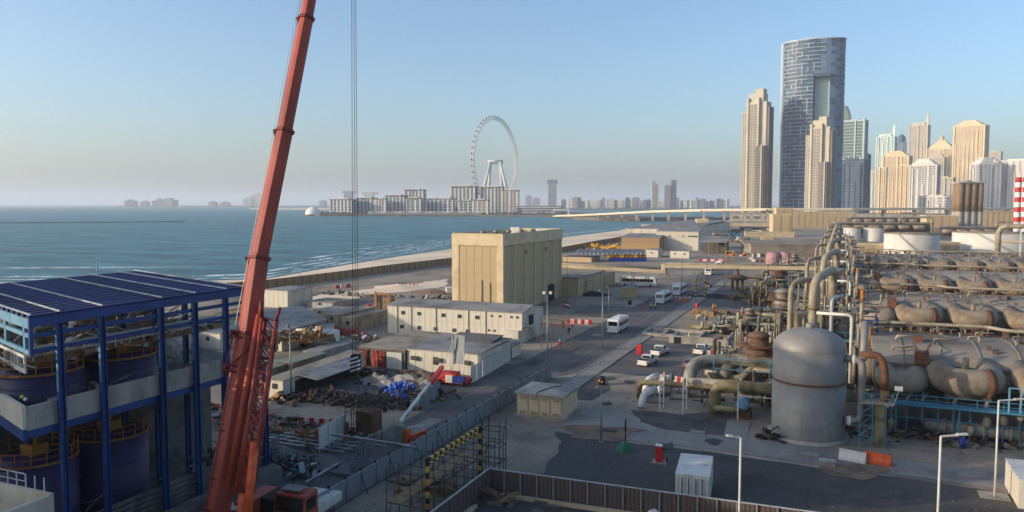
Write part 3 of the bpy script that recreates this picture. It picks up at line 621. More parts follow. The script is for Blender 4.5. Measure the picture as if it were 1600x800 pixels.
o = thing('podium', 'long tan podium wall at the foot of the towers', 'building', D(1300, 1180), YAW-.35); b = MB(); b.box(-150, -8, 0, 330, 30, 12.5); b.build('wall', 'concrete', o); b = MB(); b.box(-151, -9, 12.5, 331, 31, 13.4); b.build('cornice', 'pavement', o)
b = MB()
for k in range(30): b.box(-146+k*16, -8.3, 4, -136+k*16, -8.05, 8)
b.build('opening', 'concrete_dark', o, stuff=True)
# ================================================================ WALLS AND BUILDINGS OF THE WORKS
def panels_along(o, A, B, hgt, pw, pname, pm, th=.12, post='post', posm=None, pth=.16, z=0, ph=None, post_off=0.0):
    """fence run: every panel and every post a piece of its own; o stands at the origin"""
    A = Vector(A); B = Vector(B); L_ = (B-A).length; n_ = max(1, round(L_/pw)); u = (B-A)/n_; an = math.atan2(u.y, u.x); l = u.length
    pr = po = None; n2 = Vector((-u.y, u.x, 0)).normalized()*post_off
    for i in range(n_):
        c_ = A+u*(i+.5)
        if pr is None:
            b = MB(); b.cb(0, 0, 0, l-pth-.02, th, hgt); k = max(3, int(l/.35))
            for j in range(k): b.cb(-l/2+pth/2+(j+.5)*(l-pth)/k, 0, .03, .06, th+.08, hgt-.06)
            pr = b.build(pname, pm, o, (c_.x, c_.y, z), rot=an)
        else: piece(pr, (c_.x, c_.y, z), o, (0, 0, an))
    for i in range(n_+1):
        c_ = A+u*i+n2
        if posm is None: break
        if po is None: b = MB(); b.cb(0, 0, 0, pth, pth+.06, (ph or hgt)+.05); po = b.build(post, posm, o, (c_.x, c_.y, z), rot=an)
        else: piece(po, (c_.x, c_.y, z), o, (0, 0, an))
o = thing('beach_fence', 'long brown panel fence between the site and the beach', 'fence')
pts = [P(404, 453), P(520, 438), P(600, 426), P(707, 412.5)]
for i in range(3): panels_along(o, pts[i], pts[i+1], 2.9, 4.0, 'panel', 'brown_fence', posm='dark', pth=.2)
o = thing('beach_fence', 'brown fence run continuing beyond the tall tan building to the workshops', 'fence')
pts = [P(878, 395), P(930, 384), P(975, 375.5)]
for i in range(2): panels_along(o, pts[i], pts[i+1], 3.2, 6.0, 'panel', 'brown_fence', posm='dark', pth=.25)
o = thing('beach_fence', 'brown fence end half hidden behind the blue frame', 'fence'); panels_along(o, P(270, 462), P(398, 453.5), 2.9, 4.0, 'panel', 'brown_fence', posm='dark', pth=.2)
# tall tan building
C, w, dp, h = BX(708, 785, 877, 494, 366.3)
o = thing('turbine_hall', 'tall tan windowless building with parapet and recessed panels', 'building', C)
b = MB(); b.box(-w, 0, 0, 0, dp, h-.9); b.build('wall', 'cream_panel', o)
b = MB()
for x0, y0, x1, y1 in ((-w-.3, -.3, .3, 0), (-w-.3, dp, .3, dp+.3), (-w-.3, 0, -w, dp), (0, 0, .3, dp)): b.box(x0, y0, h-2.8, x1, y1, h+.15)
b.build('parapet', 'cream_trim', o)
b = MB()
for x in (-w-.3, -w*.9, -1.4): b.box(x, -.22, 0, x+(1.7 if x != -w*.9 else .3), -.004, h-2.83)
b.build('corner_pier', 'cream_trim', o)
pr = None
for i in range(7):
    y = i*dp/6
    if pr is None: b = MB(); b.cb(.13, 0, 0, .24, .45, h-2.83); pr = b.build('pilaster', 'cream_trim', o, (0, .25, 0))
    else: piece(pr, (0, min(y, dp-.3), 0), o)
pr = None
for i in range(6):
    for k in range(4):
        if pr is None: b = MB(); b.box(.02, .35, 0, .09, dp/6-.35, (h-3.2)/4-.08); pr = b.build('panel', 'cream_panel', o, (0, 0, .1))
        else: piece(pr, (0, i*dp/6, .1+k*(h-3.2)/4), o)
pr = None
for i in range(5):
    for k in range(5):
        if pr is None: b = MB(); b.box(0, -.1, 0, w*.158, -.03, (h-3.2)/5-.07); pr = b.build('panel', 'cream_panel', o, (-w*.885, 0, .1))
        else: piece(pr, (-w*.885+i*w*.163, 0, .1+k*(h-3.2)/5), o)
b = MB(); b.box(-w*.42, -.3, 0, -w*.4, -.12, 8.5); b.box(-w*.25, -.3, 0, -w*.235, -.12, 8); b.build('downpipe', 'pipe_grey', o)
b = MB(); b.box(.12, dp*.74, 0, .4, dp*.84, 4.6); b.build('door', 'black', o)
b = MB(); b.box(-w+.2, .2, h-.9, -.2, dp-.2, h-.8); b.build('roof', 'roof_tan', o)
pr = None
for i in range(5):
    if pr is None: b = MB(); b.lathe([(.55, 0), (.55, .8), (.8, .9), (.75, 1.2), (.1, 1.5)], 10); pr = b.build('roof_vent', 'steel', o, (-w*.6, 6, h-.8))
    else: piece(pr, (-w*.6+i*1.6, 6+i*4.5, h-.8), o)
b = MB(); b.cb(-w*.4, dp*.5, h-.8, 2.5, 2, 1.9); b.cb(-w*.2, dp*.8, h-.8, 4, 3, 1.0); b.build('roof_unit', 'off_white', o)
b = MB(); [b.cyl((.5, y+k*.9, h-4.5), (.5, y+.45, h-5.6), .08, n=5) for y in (dp*.32, dp*.66) for k in (0, 1)]; b.build('bracket', 'dark', o)
# barracks
C, w, dp, h = BX(604, 816, 849, 536, 489.5)
o = thing('site_barracks', 'long two storey cream prefab barracks in front of the tall tan building', 'building', C)
b = MB(); b.box(-w, 0, 0, 0, dp, h); b.prism([(0, h), (dp, h), (dp/2, h+.75)], -w, 0); b.build('wall', 'white_wall', o)
b = MB()
b.add([(-w-.2, -.25, h-.02), (.2, -.25, h-.02), (.2, dp/2, h+.86), (-w-.2, dp/2, h+.86), (.2, dp+.25, h-.02), (-w-.2, dp+.25, h-.02), (-w-.2, -.25, h+.1), (.2, -.25, h+.1), (.2, dp/2, h+.98), (-w-.2, dp/2, h+.98), (.2, dp+.25, h+.1), (-w-.2, dp+.25, h+.1)],
      [(6, 7, 8, 9), (9, 8, 10, 11), (0, 1, 7, 6), (4, 5, 11, 10), (1, 2, 8, 7), (2, 4, 10, 8), (0, 6, 9, 3), (3, 9, 11, 5)]); b.build('roof', 'roof_grey', o)
pr = None; n_ = 24
for i in range(n_):
    for fl in (0, 1):
        if pr is None: b = MB(); b.box(.03, -.06, .03, w/n_-.03, 0, h/2-.03); pr = b.build('wall_panel', 'white_wall', o, (-w, -.003, 0))
        else: piece(pr, (-w+i*w/n_, -.003, fl*h/2), o)
b = MB(); b.box(0, 0, 0, .42, .05, .75); b.box(.5, 0, 0, .9, .05, .75); pw_ = None
for fx, fl in ((.11, 1), (.235, 1), (.42, 1), (.54, 1), (.67, 1), (.1, 0), (.235, 0), (.36, 0), (.5, 0), (.6, 0)):
    if pw_ is None:
        pw_ = b.build('window', 'window_dark', o, (-w*(1-fx), -.13, fl*h/2+1.2)); b = MB(); b.box(-.08, -.09, -.08, .98, -.0, .0); b.box(-.08, -.09, .75, .98, 0, .83); b.box(.42, -.09, 0, .5, 0, .75); b.box(-.08, -.09, 0, 0, 0, .75); b.box(.9, -.09, 0, .98, 0, .75); pf_ = b.build('window_frame', 'off_white', o, (-w*(1-fx), 0, fl*h/2+1.2))
    else: piece(pw_, (-w*(1-fx), -.13, fl*h/2+1.2), o); piece(pf_, (-w*(1-fx), 0, fl*h/2+1.2), o)
pw_ = None
for fx in (.78, .84, .88, .92, .96, .76, .8, .84, .88):
    fl = 1 if pw_ is None or fx in (.78, .84, .92, .96) else 0
    if pw_ is None: b = MB(); b.box(0, -.1, 0, .4, .05, .35); pw_ = b.build('vent', 'dark', o, (-w*.22, -.1, h/2+1.9))
    else: piece(pw_, (-w*(1-fx), -.1, fl*h/2+1.9), o)
pw_ = None
for fx in (.08, .19, .38, .62, .745):
    if pw_ is None: b = MB(); b.cb(0, -.14, 0, .1, .14, h); pw_ = b.build('downpipe', 'pipe_grey', o, (-w*.92, 0, 0))
    else: piece(pw_, (-w*(1-fx), 0, 0), o)
b = MB(); b.box(-3.4, -1.3, 0, -.3, -.1, 2.5); b.build('porch', 'white_wall', o)
b = MB(); b.box(.02, dp*.3, 3.0, .1, dp*.5, 5); b.build('door', 'dark', o)
b = MB()
for k in range(10): b.box(.3, dp*.1+k*.28, 2.9-k*.29, 1.5, dp*.1+k*.28+.3, 2.96-k*.29)
b.bar((1.5, dp*.1, 3.9), (1.5, dp*.1+2.8, 1.0), .05); b.bar((.2, dp*.1-1.6, 3.9), (1.5, dp*.1-1.6, 3.9), .05); b.box(.1, dp*.1-1.8, 2.9, 1.6, dp*.1, 3.0); b.build('stair', 'rust', o)
# generic flat site building
def hut(name, label, l, c, r, yc, yt, cat='cabin', wall='white_wall', roof='roof_grey', group=None, wins=2, over=.15, slope=0, rib=True, dp_=None, door=False):
    C, w, dp, h = BX(l, c, r, yc, yt); dp = dp_ or dp
    o = thing(name, label, cat, C, 0, group); b = MB(); b.box(-w, 0, 0, 0, dp, h-.12); b.build('wall', wall, o)
    b = MB(); b.prism([(-over, h-.12), (dp+over, h-.12+slope), (dp+over, h+slope), (-over, h)], -w-over, over); b.build('roof', roof, o)
    n_ = max(2, round(w/1.6))
    if rib and n_ < 40:
        pr = None
        for i in range(n_):
            if pr is None: b = MB(); b.box(.03, -.05, .04, w/n_-.03, -.004, h-.2); pr = b.build('wall_panel', wall, o, (-w, 0, 0))
            else: piece(pr, (-w+i*w/n_, 0, 0), o)
    pr = None
    for i in range(wins):
        if pr is None: b = MB(); b.box(-.4, -.14, 0, .4, -.06, .7); pr = b.build('window', 'window_dark', o, (-w*(i+.5)/wins, 0, h*.5))
        else: piece(pr, (-w*(i+.5)/wins, 0, h*.5), o)
    if door: b = MB(); b.box(.02, dp*.3, 0, .1, dp*.3+.95, 2.05); b.build('door', 'dark', o)
    return o, w, dp, h
hut('storage_shed', 'plain white shed with two round vents near the beach fence', 410, 450, 486, 482, 454, 'shed', wins=0)
o = thing('canopy_roof', 'wide low grey canopy roof behind the white container row', 'shelter', (0, 0, 0)); z = 3.2
q = [P(400, 486, z), P(470, 478, z), P(512, 500, z), P(430, 522, z), P(395, 520, z)]; b = MB(); b.add([(p.x, p.y, z) for p in q]+[(p.x, p.y, z+.15) for p in q], [(0, 1, 2, 3, 4), (9, 8, 7, 6, 5)]+[(i, (i+1) % 5, 5+(i+1) % 5, 5+i) for i in range(5)]); b.build('roof', 'roof_grey', o)
b = MB(); [b.cb(p.x*.995, p.y*.995, 0, .2, .2, z) for p in q]; b.build('post', 'dark', o)
G_ = 'site cabins and containers'
hut('site_cabin', 'white container cabin with loose timber piled on its roof', 424, 441, 520, 549, 526, wins=1, group=G_)
hut('site_cabin', 'small tan roofed cabin left of its twin behind the red tarp', 505, 529, 585, 509, 492, wall='pipe_beige', roof='roof_tan', group=G_, wins=1)
hut('site_cabin', 'tan roofed cabin right of its twin behind the red tarp', 532, 552, 606, 518, 497, wall='pipe_beige', roof='roof_tan', group=G_, wins=1)
hut('site_cabin', 'long pale container half behind the twin tan cabins', 486, 532, 560, 497, 487, wall='roof_grey', roof='roof_grey', group=G_, wins=2)
hut('site_cabin', 'green roofed dark cabin below the timber topped container', 426, 458, 505, 584, 566, wall='concrete_dark', roof='roof_green', group=G_, wins=0)
hut('site_cabin', 'low green roofed cabin nearest the crane boom', 398, 424, 486, 590, 575, wall='concrete_dark', roof='roof_green', group=G_, wins=0)
o, w, dp, h = hut('workshop_shed', 'long shed with rust stained tan roof and white end wall right of the crane', 411, 443, 566, 623, 594, 'shed', roof='roof_tan', wins=1, slope=.5)
b = MB(); b.box(.02, 2.5, 0, .1, dp-1, h-.6); b.build('opening', 'black', o)
b = MB(); b.add([(-.3, 3, h+.1), (3.2, 3.5, h-.5), (3.2, dp*.7, h-.4), (-.3, dp*.8, h+.3), (-.3, 3, h+.2), (3.2, 3.5, h-.4), (3.2, dp*.7, h-.3), (-.3, dp*.8, h+.4)], [(0, 1, 2, 3), (7, 6, 5, 4), (0, 1, 5, 4), (1, 2, 6, 5), (2, 3, 7, 6)]); b.build('awning', 'tarp_grey', o)
o, w, dp, h = hut('open_shed', 'open fronted shed with red tarps hung across its bays', 558, 633, 690, 578, 547, 'shed', roof='roof_tan', wall='concrete_dark', wins=0, rib=False, dp_=16, slope=.3)
for i, (f0, f1, mt) in enumerate(((.02, .2, 'tarp_red'), (.3, .58, 'tarp_red'))):
    b = MB(); n_ = 10; vs = []
    for a in range(n_+1):
        for k in range(7): vs.append((-w*(1-f0)+(f1-f0)*w*a/n_, -.35+.16*math.sin(a*1.9+k*.6)-.1*math.sin(k), .2+k*(h-.6)/6))
    b.add(vs, [(a*7+k, (a+1)*7+k, (a+1)*7+k+1, a*7+k+1) for a in range(n_) for k in range(6)], True); b.build('tarp', mt, o)
b = MB(); pr = None
for i in range(9):
    if pr is None: b = MB(); b.box(0, -.2, 0, w*.03, -.02, h-.5); pr = b.build('door_rib', 'off_white', o, (-w*.38, 0, 0))
    else: piece(pr, (-w*.38+i*w*.036, 0, 0), o)
o, w, dp, h = hut('office_cabin', 'low white office cabin with air conditioners on its front wall', 634, 747, 790, 588, 553, 'cabin', dp_=13, wins=0, slope=.4, door=True)
pr = None
for fx in (.1, .14, .43, .48, .83, .87):
    if pr is None: b = MB(); b.cb(0, -.3, 0, .75, .42, .6); b.cyl((0, -.52, .3), (0, -.55, .3), .22, n=10); pr = b.build('air_conditioner', 'concrete_dark', o, (-w*.9, 0, h*.5))
    else: piece(pr, (-w*(1-fx), 0, h*.5), o)
b = MB(); b.box(-w*.62, -.12, h*.35, -w*.55, -.05, h*.7); b.build('window', 'window_dark', o)
b = MB(); b.prism([(dp*.6, h+.3), (dp*.6+5, h+.6), (dp*.6+5, h+.9), (dp*.6, h+.4)], -w*.75, -w*.1); b.build('roof_hatch', 'concrete_dark', o)
hut('site_cabin', 'white cabin end with a dark door right of the office cabin', 738, 786, 815, 566, 543, wins=0, group=G_, door=True)
hut('site_cabin', 'small white cabin at the corner by the scaffold stair', 786, 800, 812, 560, 541, wins=0, group=G_)
C = P(747, 590)
o = thing('white_hoarding', 'white panel hoarding in front of the office cabin', 'hoarding'); panels_along(o, P(735, 600), P(787, 570), 2.6, 2.4, 'panel', 'off_white', th=.08)
o = thing('white_hoarding', 'free standing white panels under the red lift arm', 'hoarding'); panels_along(o, P(652, 642), P(688, 620), 2.2, 2.4, 'panel', 'hoarding', th=.08)
o = thing('white_hoarding', 'white panels by the grey steel frames', 'hoarding'); panels_along(o, P(498, 712), P(541, 686), 3.0, 1.9, 'panel', 'off_white', th=.08)
# annex and yard walls right of the tall building
C0, w0, dp0, h0 = BX(708, 785, 877, 494, 366.3)
o = thing('annex_wall', 'low tan annex with a flat pale roof right of the tall building', 'building', (C0.x, C0.y+dp0+.6, 0))
dy = sYY(948, C0.x+6)-C0.y-dp0; b = MB(); b.box(-4, 0, 0, 5, dy, 5.4); b.build('wall', 'cream_panel', o); b = MB(); b.box(-4.3, -.3, 5.4, 5.3, dy+.3, 5.8); b.build('roof', 'roof_tan', o)
pr = None
for i in range(9):
    if pr is None: b = MB(); b.box(5.004, 0, 0, 5.25, .5, 5.39); pr = b.build('pilaster', 'cream_trim', o, (0, .3, 0))
    else: piece(pr, (0, .3+i*dy/9, 0), o)
hut('switch_room', 'small tan switch room with a dark side beside the annex', 922, 946, 962, 449, 428, 'building', wall='cream_panel', roof='roof_tan', wins=0)
hut('switch_room', 'small square tan hut behind the coach and minibuses', 972, 991, 999, 466, 450, 'building', wall='cream_panel', roof='roof_tan', wins=0)
hut('switch_room', 'little tan box by the annex wall', 904, 918, 926, 461, 440, 'building', wall='cream_panel', roof='roof_tan', wins=0)
# workshop complex
G_ = 'workshop buildings'
hut('workshop', 'long pale workshop hall at the back with a grey roof', 977, 1066, 1141, 379, 358, 'building', roof='roof_grey', wins=1, group=G_, slope=1.5, rib=False)
hut('workshop', 'low workshop wing with brown lower wall and grey roof', 971, 1030, 1034, 392, 372, 'building', wall='brown_fence', wins=0, group=G_, slope=2, dp_=18)
o, w, dp, h = hut('workshop', 'main white workshop block with a grey pitched roof', 1026, 1091, 1098, 391.5, 362, 'building', wins=0, group=G_, slope=3.4, dp_=22)
b = MB()
for a, c_ in ((.02, .16), (.76, .98)): b.box(-w*(1-a), -.2, h*.72, -w*(1-c_), -.07, h*.78)
for a in (.31, .63): b.box(-w*(1-a), -.2, h*.7, -w*(1-a)+.8, -.07, h*.78)
b.build('window', 'window_dark', o)
C, w, dp, h = BX(1095, 1134, 1150, 397, 378); o = thing('canopy', 'dark open canopy with a grey roof on posts beside the white workshop', 'shelter', C)
b = MB(); b.prism([(-.5, h-.4), (dp_ := 16, h+2.2), (16, h+2.6), (-.5, h)], -w-.5, .5); b.build('roof', 'roof_grey', o); b = MB(); b.box(-w, 12, 0, -.2, 13, h); b.box(-.4, 3, 0, -.1, 13, h); b.build('wall', 'unit_side', o)
pr = None
for i in range(4):
    if pr is None: b = MB(); b.cb(0, 0, 0, .35, .35, h-.3); pr = b.build('post', 'steel', o, (-w, 0, 0))
    else: piece(pr, (-w+i*w/3, 0, 0), o)
G2 = 'white office cabins by the workshop'
hut('site_cabin', 'white square cabin in front of the low workshop wing', 1010, 1028, 1037, 402.5, 390.5, wins=1, group=G2)
hut('site_cabin', 'long white cabin with two small windows before the main workshop', 1048, 1077, 1080, 404, 392.5, wins=2, group=G2)
# yellow formwork shed and stacks
o = thing('formwork_stack', 'long stack of yellow beams over blue panels with a grey cover', 'stack', P(1010, 409), .42); b = MB()
b.box(-17, 0, 0, 0, 5, 2.0); b.build('blue_panel', 'blue_drum', o)
for k in range(9): b = MB(); b.box(-19+k*2.13, -.2-.1*(k % 2), 2.0, -17.1+k*2.13, 5, 3.5); b.build('yellow_beam', 'amber' if k % 3 else 'yellow', o)
b = MB()
b = MB(); b.prism([(-.5, 3.5), (6, 3.5), (6, 5.6)], -32, 0); b.build('cover', 'steel', o); pr = None
for i in range(16):
    if pr is None: b = MB(); b.box(0, -.7, 3.52, .5, -.3, 4.2); pr = b.build('bracket', 'off_white', o, (-31, 0, 0))
    else: piece(pr, (-31+i*2.0, 0, 0), o)
hut('low_store', 'low dark roofed store left of the yellow stack', 880, 924, 930, 410, 402, 'shed', wall='cream_panel', roof='concrete_dark', wins=0, dp_=14)
o = thing('yellow_pile', 'spiky pile of yellow steel jibs on the sand near the beach', 'pile', P(945, 389)); random.seed(4); b = MB()
for i in range(60):
    x, y = random.uniform(-11, 11), random.uniform(-4, 4); b.bar((x, y, random.uniform(.2, 1)), (x+random.uniform(-5, 5), y+random.uniform(-2, 2), random.uniform(.5, 3.8)), .35)
b.build('jib', 'yellow', o, stuff=True)
# barriers (red / white water filled)
def barrier_proto(m_, nm, lb, g):
    b = MB(); b.prism([(-.28, 0), (.28, 0), (.26, .25), (.1, .75), (.1, 1), (-.1, 1), (-.1, .75), (-.26, .25)], -.98, .98)
    for k in range(5): b.prism([(-.31, .05), (.31, .05), (.29, .28), (.13, .78), (-.13, .78), (-.29, .28)], -.9+k*.4, -.72+k*.4)
    o = b.build(nm, m_); tag(o, lb, 'barrier', g); return o
G_ = 'red and white plastic barriers'
bR = barrier_proto('red', 'traffic_barrier', 'red plastic barrier', G_); bW = barrier_proto('off_white', 'traffic_barrier', 'white plastic barrier', G_)
usedR = usedW = False
def barriers(a, c, n_, where, first=0, gap=2.05):
    global usedR, usedW
    A = P(*a); B = P(*c); u = (B-A); an = math.atan2(u.y, u.x)
    for i in range(n_):
        p = A + u*((i+.5)/n_); red = (i+first) % 2 == 0; pr = bR if red else bW
        lb = '%s plastic barrier, %s from left, %s' % ('red' if red else 'white', ['first', 'second', 'third', 'fourth', 'fifth', 'sixth', 'seventh', 'eighth', 'ninth', 'tenth', 'eleventh', 'twelfth', 'thirteenth', 'fourteenth', 'fifteenth', 'sixteenth'][i], where); sx = min(1.0, u.length/n_/2.0)
        if (red and not usedR) or (not red and not usedW): q = pr; usedR = usedR or red; usedW = usedW or not red
        else: q = dup(pr, tree={})
        q.location = p; q.rotation_euler = (0, 0, an+random.uniform(-.05, .05)); q.scale = (sx, 1, 1); q['label'] = lb
barriers((1024, 594), (1070, 600), 8, 'along the pipe corner'); barriers((1001, 628), (1022, 600), 6, 'turning round the pipe bends', 1)
barriers((1110, 538), (1160, 541), 5, 'behind the parked pickups'); barriers((1103, 556), (1140, 558), 5, 'in front of the valve tower', 1)
barriers((468, 664), (523, 668), 7, 'on the dirt lane by the cabins'); barriers((250, 640), (320, 652), 8, 'seen through the blue frame', 1)
barriers((886, 505), (925, 507), 7, 'beside the barracks road'); barriers((895, 389), (980, 395), 16, 'before the yellow jibs', 1); barriers((523, 451), (548, 448), 3, 'on the sand near the beach fence')
barriers((1092, 408), (1135, 409), 7, 'before the dark canopy')
for q, lb, px in ((bW, 'single white water barrier with rounded notches by the drain cover', 1332), (bR, 'orange water barrier next to the white one on the dirt', 1371)):
    c_ = dup(q, lb, P(px, 721 if px < 1350 else 725), math.radians(-16), tree={}); c_.scale = (1.35, 1.3, 1.15)
    if px > 1350: c_.data = c_.data.copy(); c_.data.materials[0] = M['orange']
# pipe bridge crossing the yard
o = thing('pipe_bridge', 'long pale pipe bridge on thin posts crossing above the buses', 'pipe bridge'); d0 = 246
A, Bp, Cc = D(872, d0+8), D(1038, d0), D(1290, d0-12)
b = MB(); b.bar((A.x, A.y, 6.6), (Bp.x, Bp.y, 5.4), 1.4, 1.1); b.bar((Bp.x, Bp.y, 7.2), (Cc.x, Cc.y, 7.4), 1.6, 1.1); b.bar((Bp.x, Bp.y, 4.9), (Bp.x, Bp.y, 7.8), 1.2, 1.2); b.build('beam', 'cream', o)
b = MB(); b.cyl((Bp.x, Bp.y-.2, 8.0), (Cc.x, Cc.y-.2, 8.2), .22, n=8); b.cyl((A.x, A.y-.2, 7.4), (Bp.x, Bp.y-.2, 6.3), .2, n=8); b.build('pipe', 'pipe_beige', o)
pr = None
for t, seg in ((0.1, 0), (.45, 0), (.72, 0), (.98, 0), (.03, 1), (.2, 1), (.4, 1), (.6, 1), (.8, 1), (.98, 1)):
    p = A.lerp(Bp, t) if seg == 0 else Bp.lerp(Cc, t); hh = 5.2 if seg == 0 else 6.6
    b = MB(); b.cb(-.4, 0, 0, .22, .22, hh); b.cb(.4, 0, 0, .22, .22, hh); b.bar((-.4, 0, .4), (.4, 0, hh-.5), .1); b.build('post', 'steel', o, (p.x, p.y, 0))
# height gates with black and yellow posts
def striped(mbs, a, c, w_, step=.5):
    a = Vector(a); c = Vector(c); L_ = (c-a).length; n_ = int(L_/step); u = (c-a)/n_
    for i in range(n_): mbs[i % 2].bar(a+u*i, a+u*(i+1), w_)
def height_gate(label, c, w_, h, along=(1, 0), th=.3):
    o = thing('height_gate', label, 'height gate', c); bs = [MB(), MB()]; ax = Vector((along[0], along[1], 0))*w_
    striped(bs, (0, 0, 0), (0, 0, h), th); striped(bs, ax, ax+Vector((0, 0, h)), th); striped(bs, (0, 0, h), ax+Vector((0, 0, h)), th*.8)
    bs[0].build('black_band', 'black', o); bs[1].build('yellow_band', 'yellow', o); return o
height_gate('black and yellow height gate standing by the minibuses', P(1087, 470), 2.4, 6.0, th=.32)
height_gate('black and yellow height gate in front of the dark canopy', P(1134, 415), 3, 6.4, th=.4)
# ================================================================ RIGHT SIDE: DESALINATION UNITS
X0 = P(1345, 600).x; rnd = random.Random(12)
UY = [104, 161, 222, 294, 372, 455]
def evap(i, label):
    Y = UY[i]; o = thing('evaporator_unit', label, 'evaporator', (X0+1, Y, 0), 0, 'long grey evaporator units of the desalination plant')
    Lx, dpt = 90 + i*34, 19; h = 9.4
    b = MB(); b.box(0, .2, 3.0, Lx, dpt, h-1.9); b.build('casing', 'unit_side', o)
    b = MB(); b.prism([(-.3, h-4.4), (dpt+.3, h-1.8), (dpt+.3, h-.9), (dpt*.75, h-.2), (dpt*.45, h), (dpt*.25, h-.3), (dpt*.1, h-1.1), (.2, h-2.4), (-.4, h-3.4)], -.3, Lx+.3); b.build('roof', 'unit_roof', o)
    # seams and stiffeners of the roof
    pr = None
    for k in range(int(Lx/4.2)):
        if pr is None: b = MB(); b.prism([(-.45, h-4.4), (dpt+.36, h-1.8), (dpt+.36, h-.84), (dpt*.75, h-.1), (dpt*.45, h+.1), (dpt*.25, h-.2), (dpt*.1, h-1.0), (.1, h-2.3), (-.5, h-3.4)], 0, .16); pr = b.build('roof_rib', 'unit_roof', o, (3, 0, 0))
        else: piece(pr, (3+k*4.2, 0, 0), o)
    # bulging U shaped vapour ducts along the front
    pd = None; n_ = int((Lx-10)/8.7)
    for k in range(n_):
        x = 9.5+k*8.7
        if pd is None:
            b = MB(); b.pipe([(-2.5, 2.5, 7.0), (-2.5, -3.0, 6.4), (2.5, -3.0, 6.4), (2.5, 2.5, 7.0)], 1.6, n=16, br=2.4, seg=6); b.cyl((0, -.6, 6.6), (0, -.9, 8.9), .38, .34, 8); pd = b.build('vapour_duct', 'shell', o, (x, 0, 0))
            b = MB(); b.lathe([(1.95, -.15), (1.95, .15)], 16); r_ = b; b2 = MB()
            for (xx, rot) in ((2.1, 0),): b2.cyl((xx-.5, -2.9, 6.4), (xx+.3, -2.7, 6.45), 1.68, n=16)
            pf = b2.build('flange', 'rust', o, (x, 0, 0))
            b3 = MB(); [b3.cb(xx, -3, 0, .3, .5, 4.9) for xx in (-2.0, 2.0)]; b3.box(-2.3, -3.6, 4.6, 2.3, -2.4, 4.98); ps = b3.build('saddle', 'unit_side', o, (x, 0, 0))
        else: piece(pd, (x, 0, 0), o); piece(pf, (x, 0, 0), o); piece(ps, (x, 0, 0), o)
    # end box with rusty vents
    b = MB(); b.cyl((-2.2, 4, 6.1), (.2, 4, 6.1), 2.4, n=16); b.pipe([(1.2, 1, 6.2), (1.2, -2.4, 5.8), (4.4, -2.4, 5.8), (4.6, 1, 6.2)], 1.35, n=14, br=1.8, seg=5); b.cyl((-2.6, 4, 6.1), (-2.2, 4, 6.1), 2.6, n=16); b.build('end_shell', 'shell', o)
    b = MB(); b.cb(5.0, .6, 7.6, 1.5, 1.2, 1.5); b.bar((4.5, .6, 9.1), (4.1, .6, 10.1), .25); b.bar((5.5, .6, 9.1), (5.9, .6, 10.1), .25); b.cb(5.2, 7, h-.3, 1.0, 1.0, .9); b.build('rusty_vent', 'rust', o)
    b = MB(); b.box(-2, -1.2, 0, Lx, -.6, 2.9); b.build('plinth', 'concrete_dark', o)
    q = random.Random(50+i); b = MB(); b2 = MB()
    for k in range(150):
        x, y = q.uniform(1, min(Lx, 70)), q.uniform(1, dpt-1); zz_ = h-.6 if y < 4 else h-.05; a = Vector((x, y, zz_)); L2 = q.uniform(.6, 3.5)
        if q.random() < .5: b.pipe([a, a+Vector((0, 0, .5)), a+Vector(q.choice(((1, 0, 0), (0, 1, 0))))*L2+Vector((0, 0, .5))], q.choice((.06, .1, .15)), n=6, seg=2)
        else: b2.cb(x, y, zz_-.1, q.uniform(.2, .7), q.uniform(.2, .7), q.uniform(.3, 1.1))
    b.build('roof_piping', 'pipe_beige', o, stuff=True); b2.build('roof_fitting', 'plinth_rust', o, stuff=True)
    b = MB(); b2 = MB()
    for k in range(int(min(Lx, 80)/1.6)):
        b.bar((k*1.6, -4.8, 0), (k*1.6, -4.8, q.uniform(3.6, 5.4)), .12); 
        if q.random() < .6: b2.pipe([(k*1.6, -4.4, q.uniform(.5, 2)), (k*1.6, -4.4, 4.4), (k*1.6+.8, -2, 4.6)], q.choice((.1, .16, .22)), n=7, seg=2)
        if q.random() < .4: b2.lathe([(.3, 0), (.42, .3), (.42, .8), (.2, 1.1)], 8, (k*1.6, -5.2, q.uniform(.2, 3.4)))
    for z_ in (2.2, 3.9): b.bar((0, -4.8, z_), (min(Lx, 80), -4.8, z_), .1)
    b.build('under_frame', 'rust' if i else 'teal_steel', o, stuff=True); b2.build('under_piping', 'pipe_olive' if i % 2 else 'pipe_beige', o, stuff=True)
    if i < 4:
        b = MB(); y_ = dpt*.82; b.pipe([(-9, y_-1, h-1), (-2, y_-1, h+1.1), (14, y_-1, h+1.2), (16, y_-2.2, h+1), (Lx, y_-2.2, h+.9)], .24, n=8); b.build('top_pipe', 'pipe_beige', o)
        b = MB(); [b.cb(8+k*13, y_-1.6, h+.3, .15, 1.4, .8) for k in range(int(Lx/13))]; b.build('pipe_support', 'steel', o)
    return o
lbs = ['nearest grey evaporator unit with big bulging ducts right of the grey tank', 'second evaporator row with a line of bulging tan ducts', 'third evaporator row behind, with smaller looking ducts', 'fourth evaporator row just in front of the white tanks', 'fifth evaporator row partly behind the pipe stacks', 'farthest evaporator row near the white storage tanks']
units = [evap(i, lbs[i]) for i in range(4)]
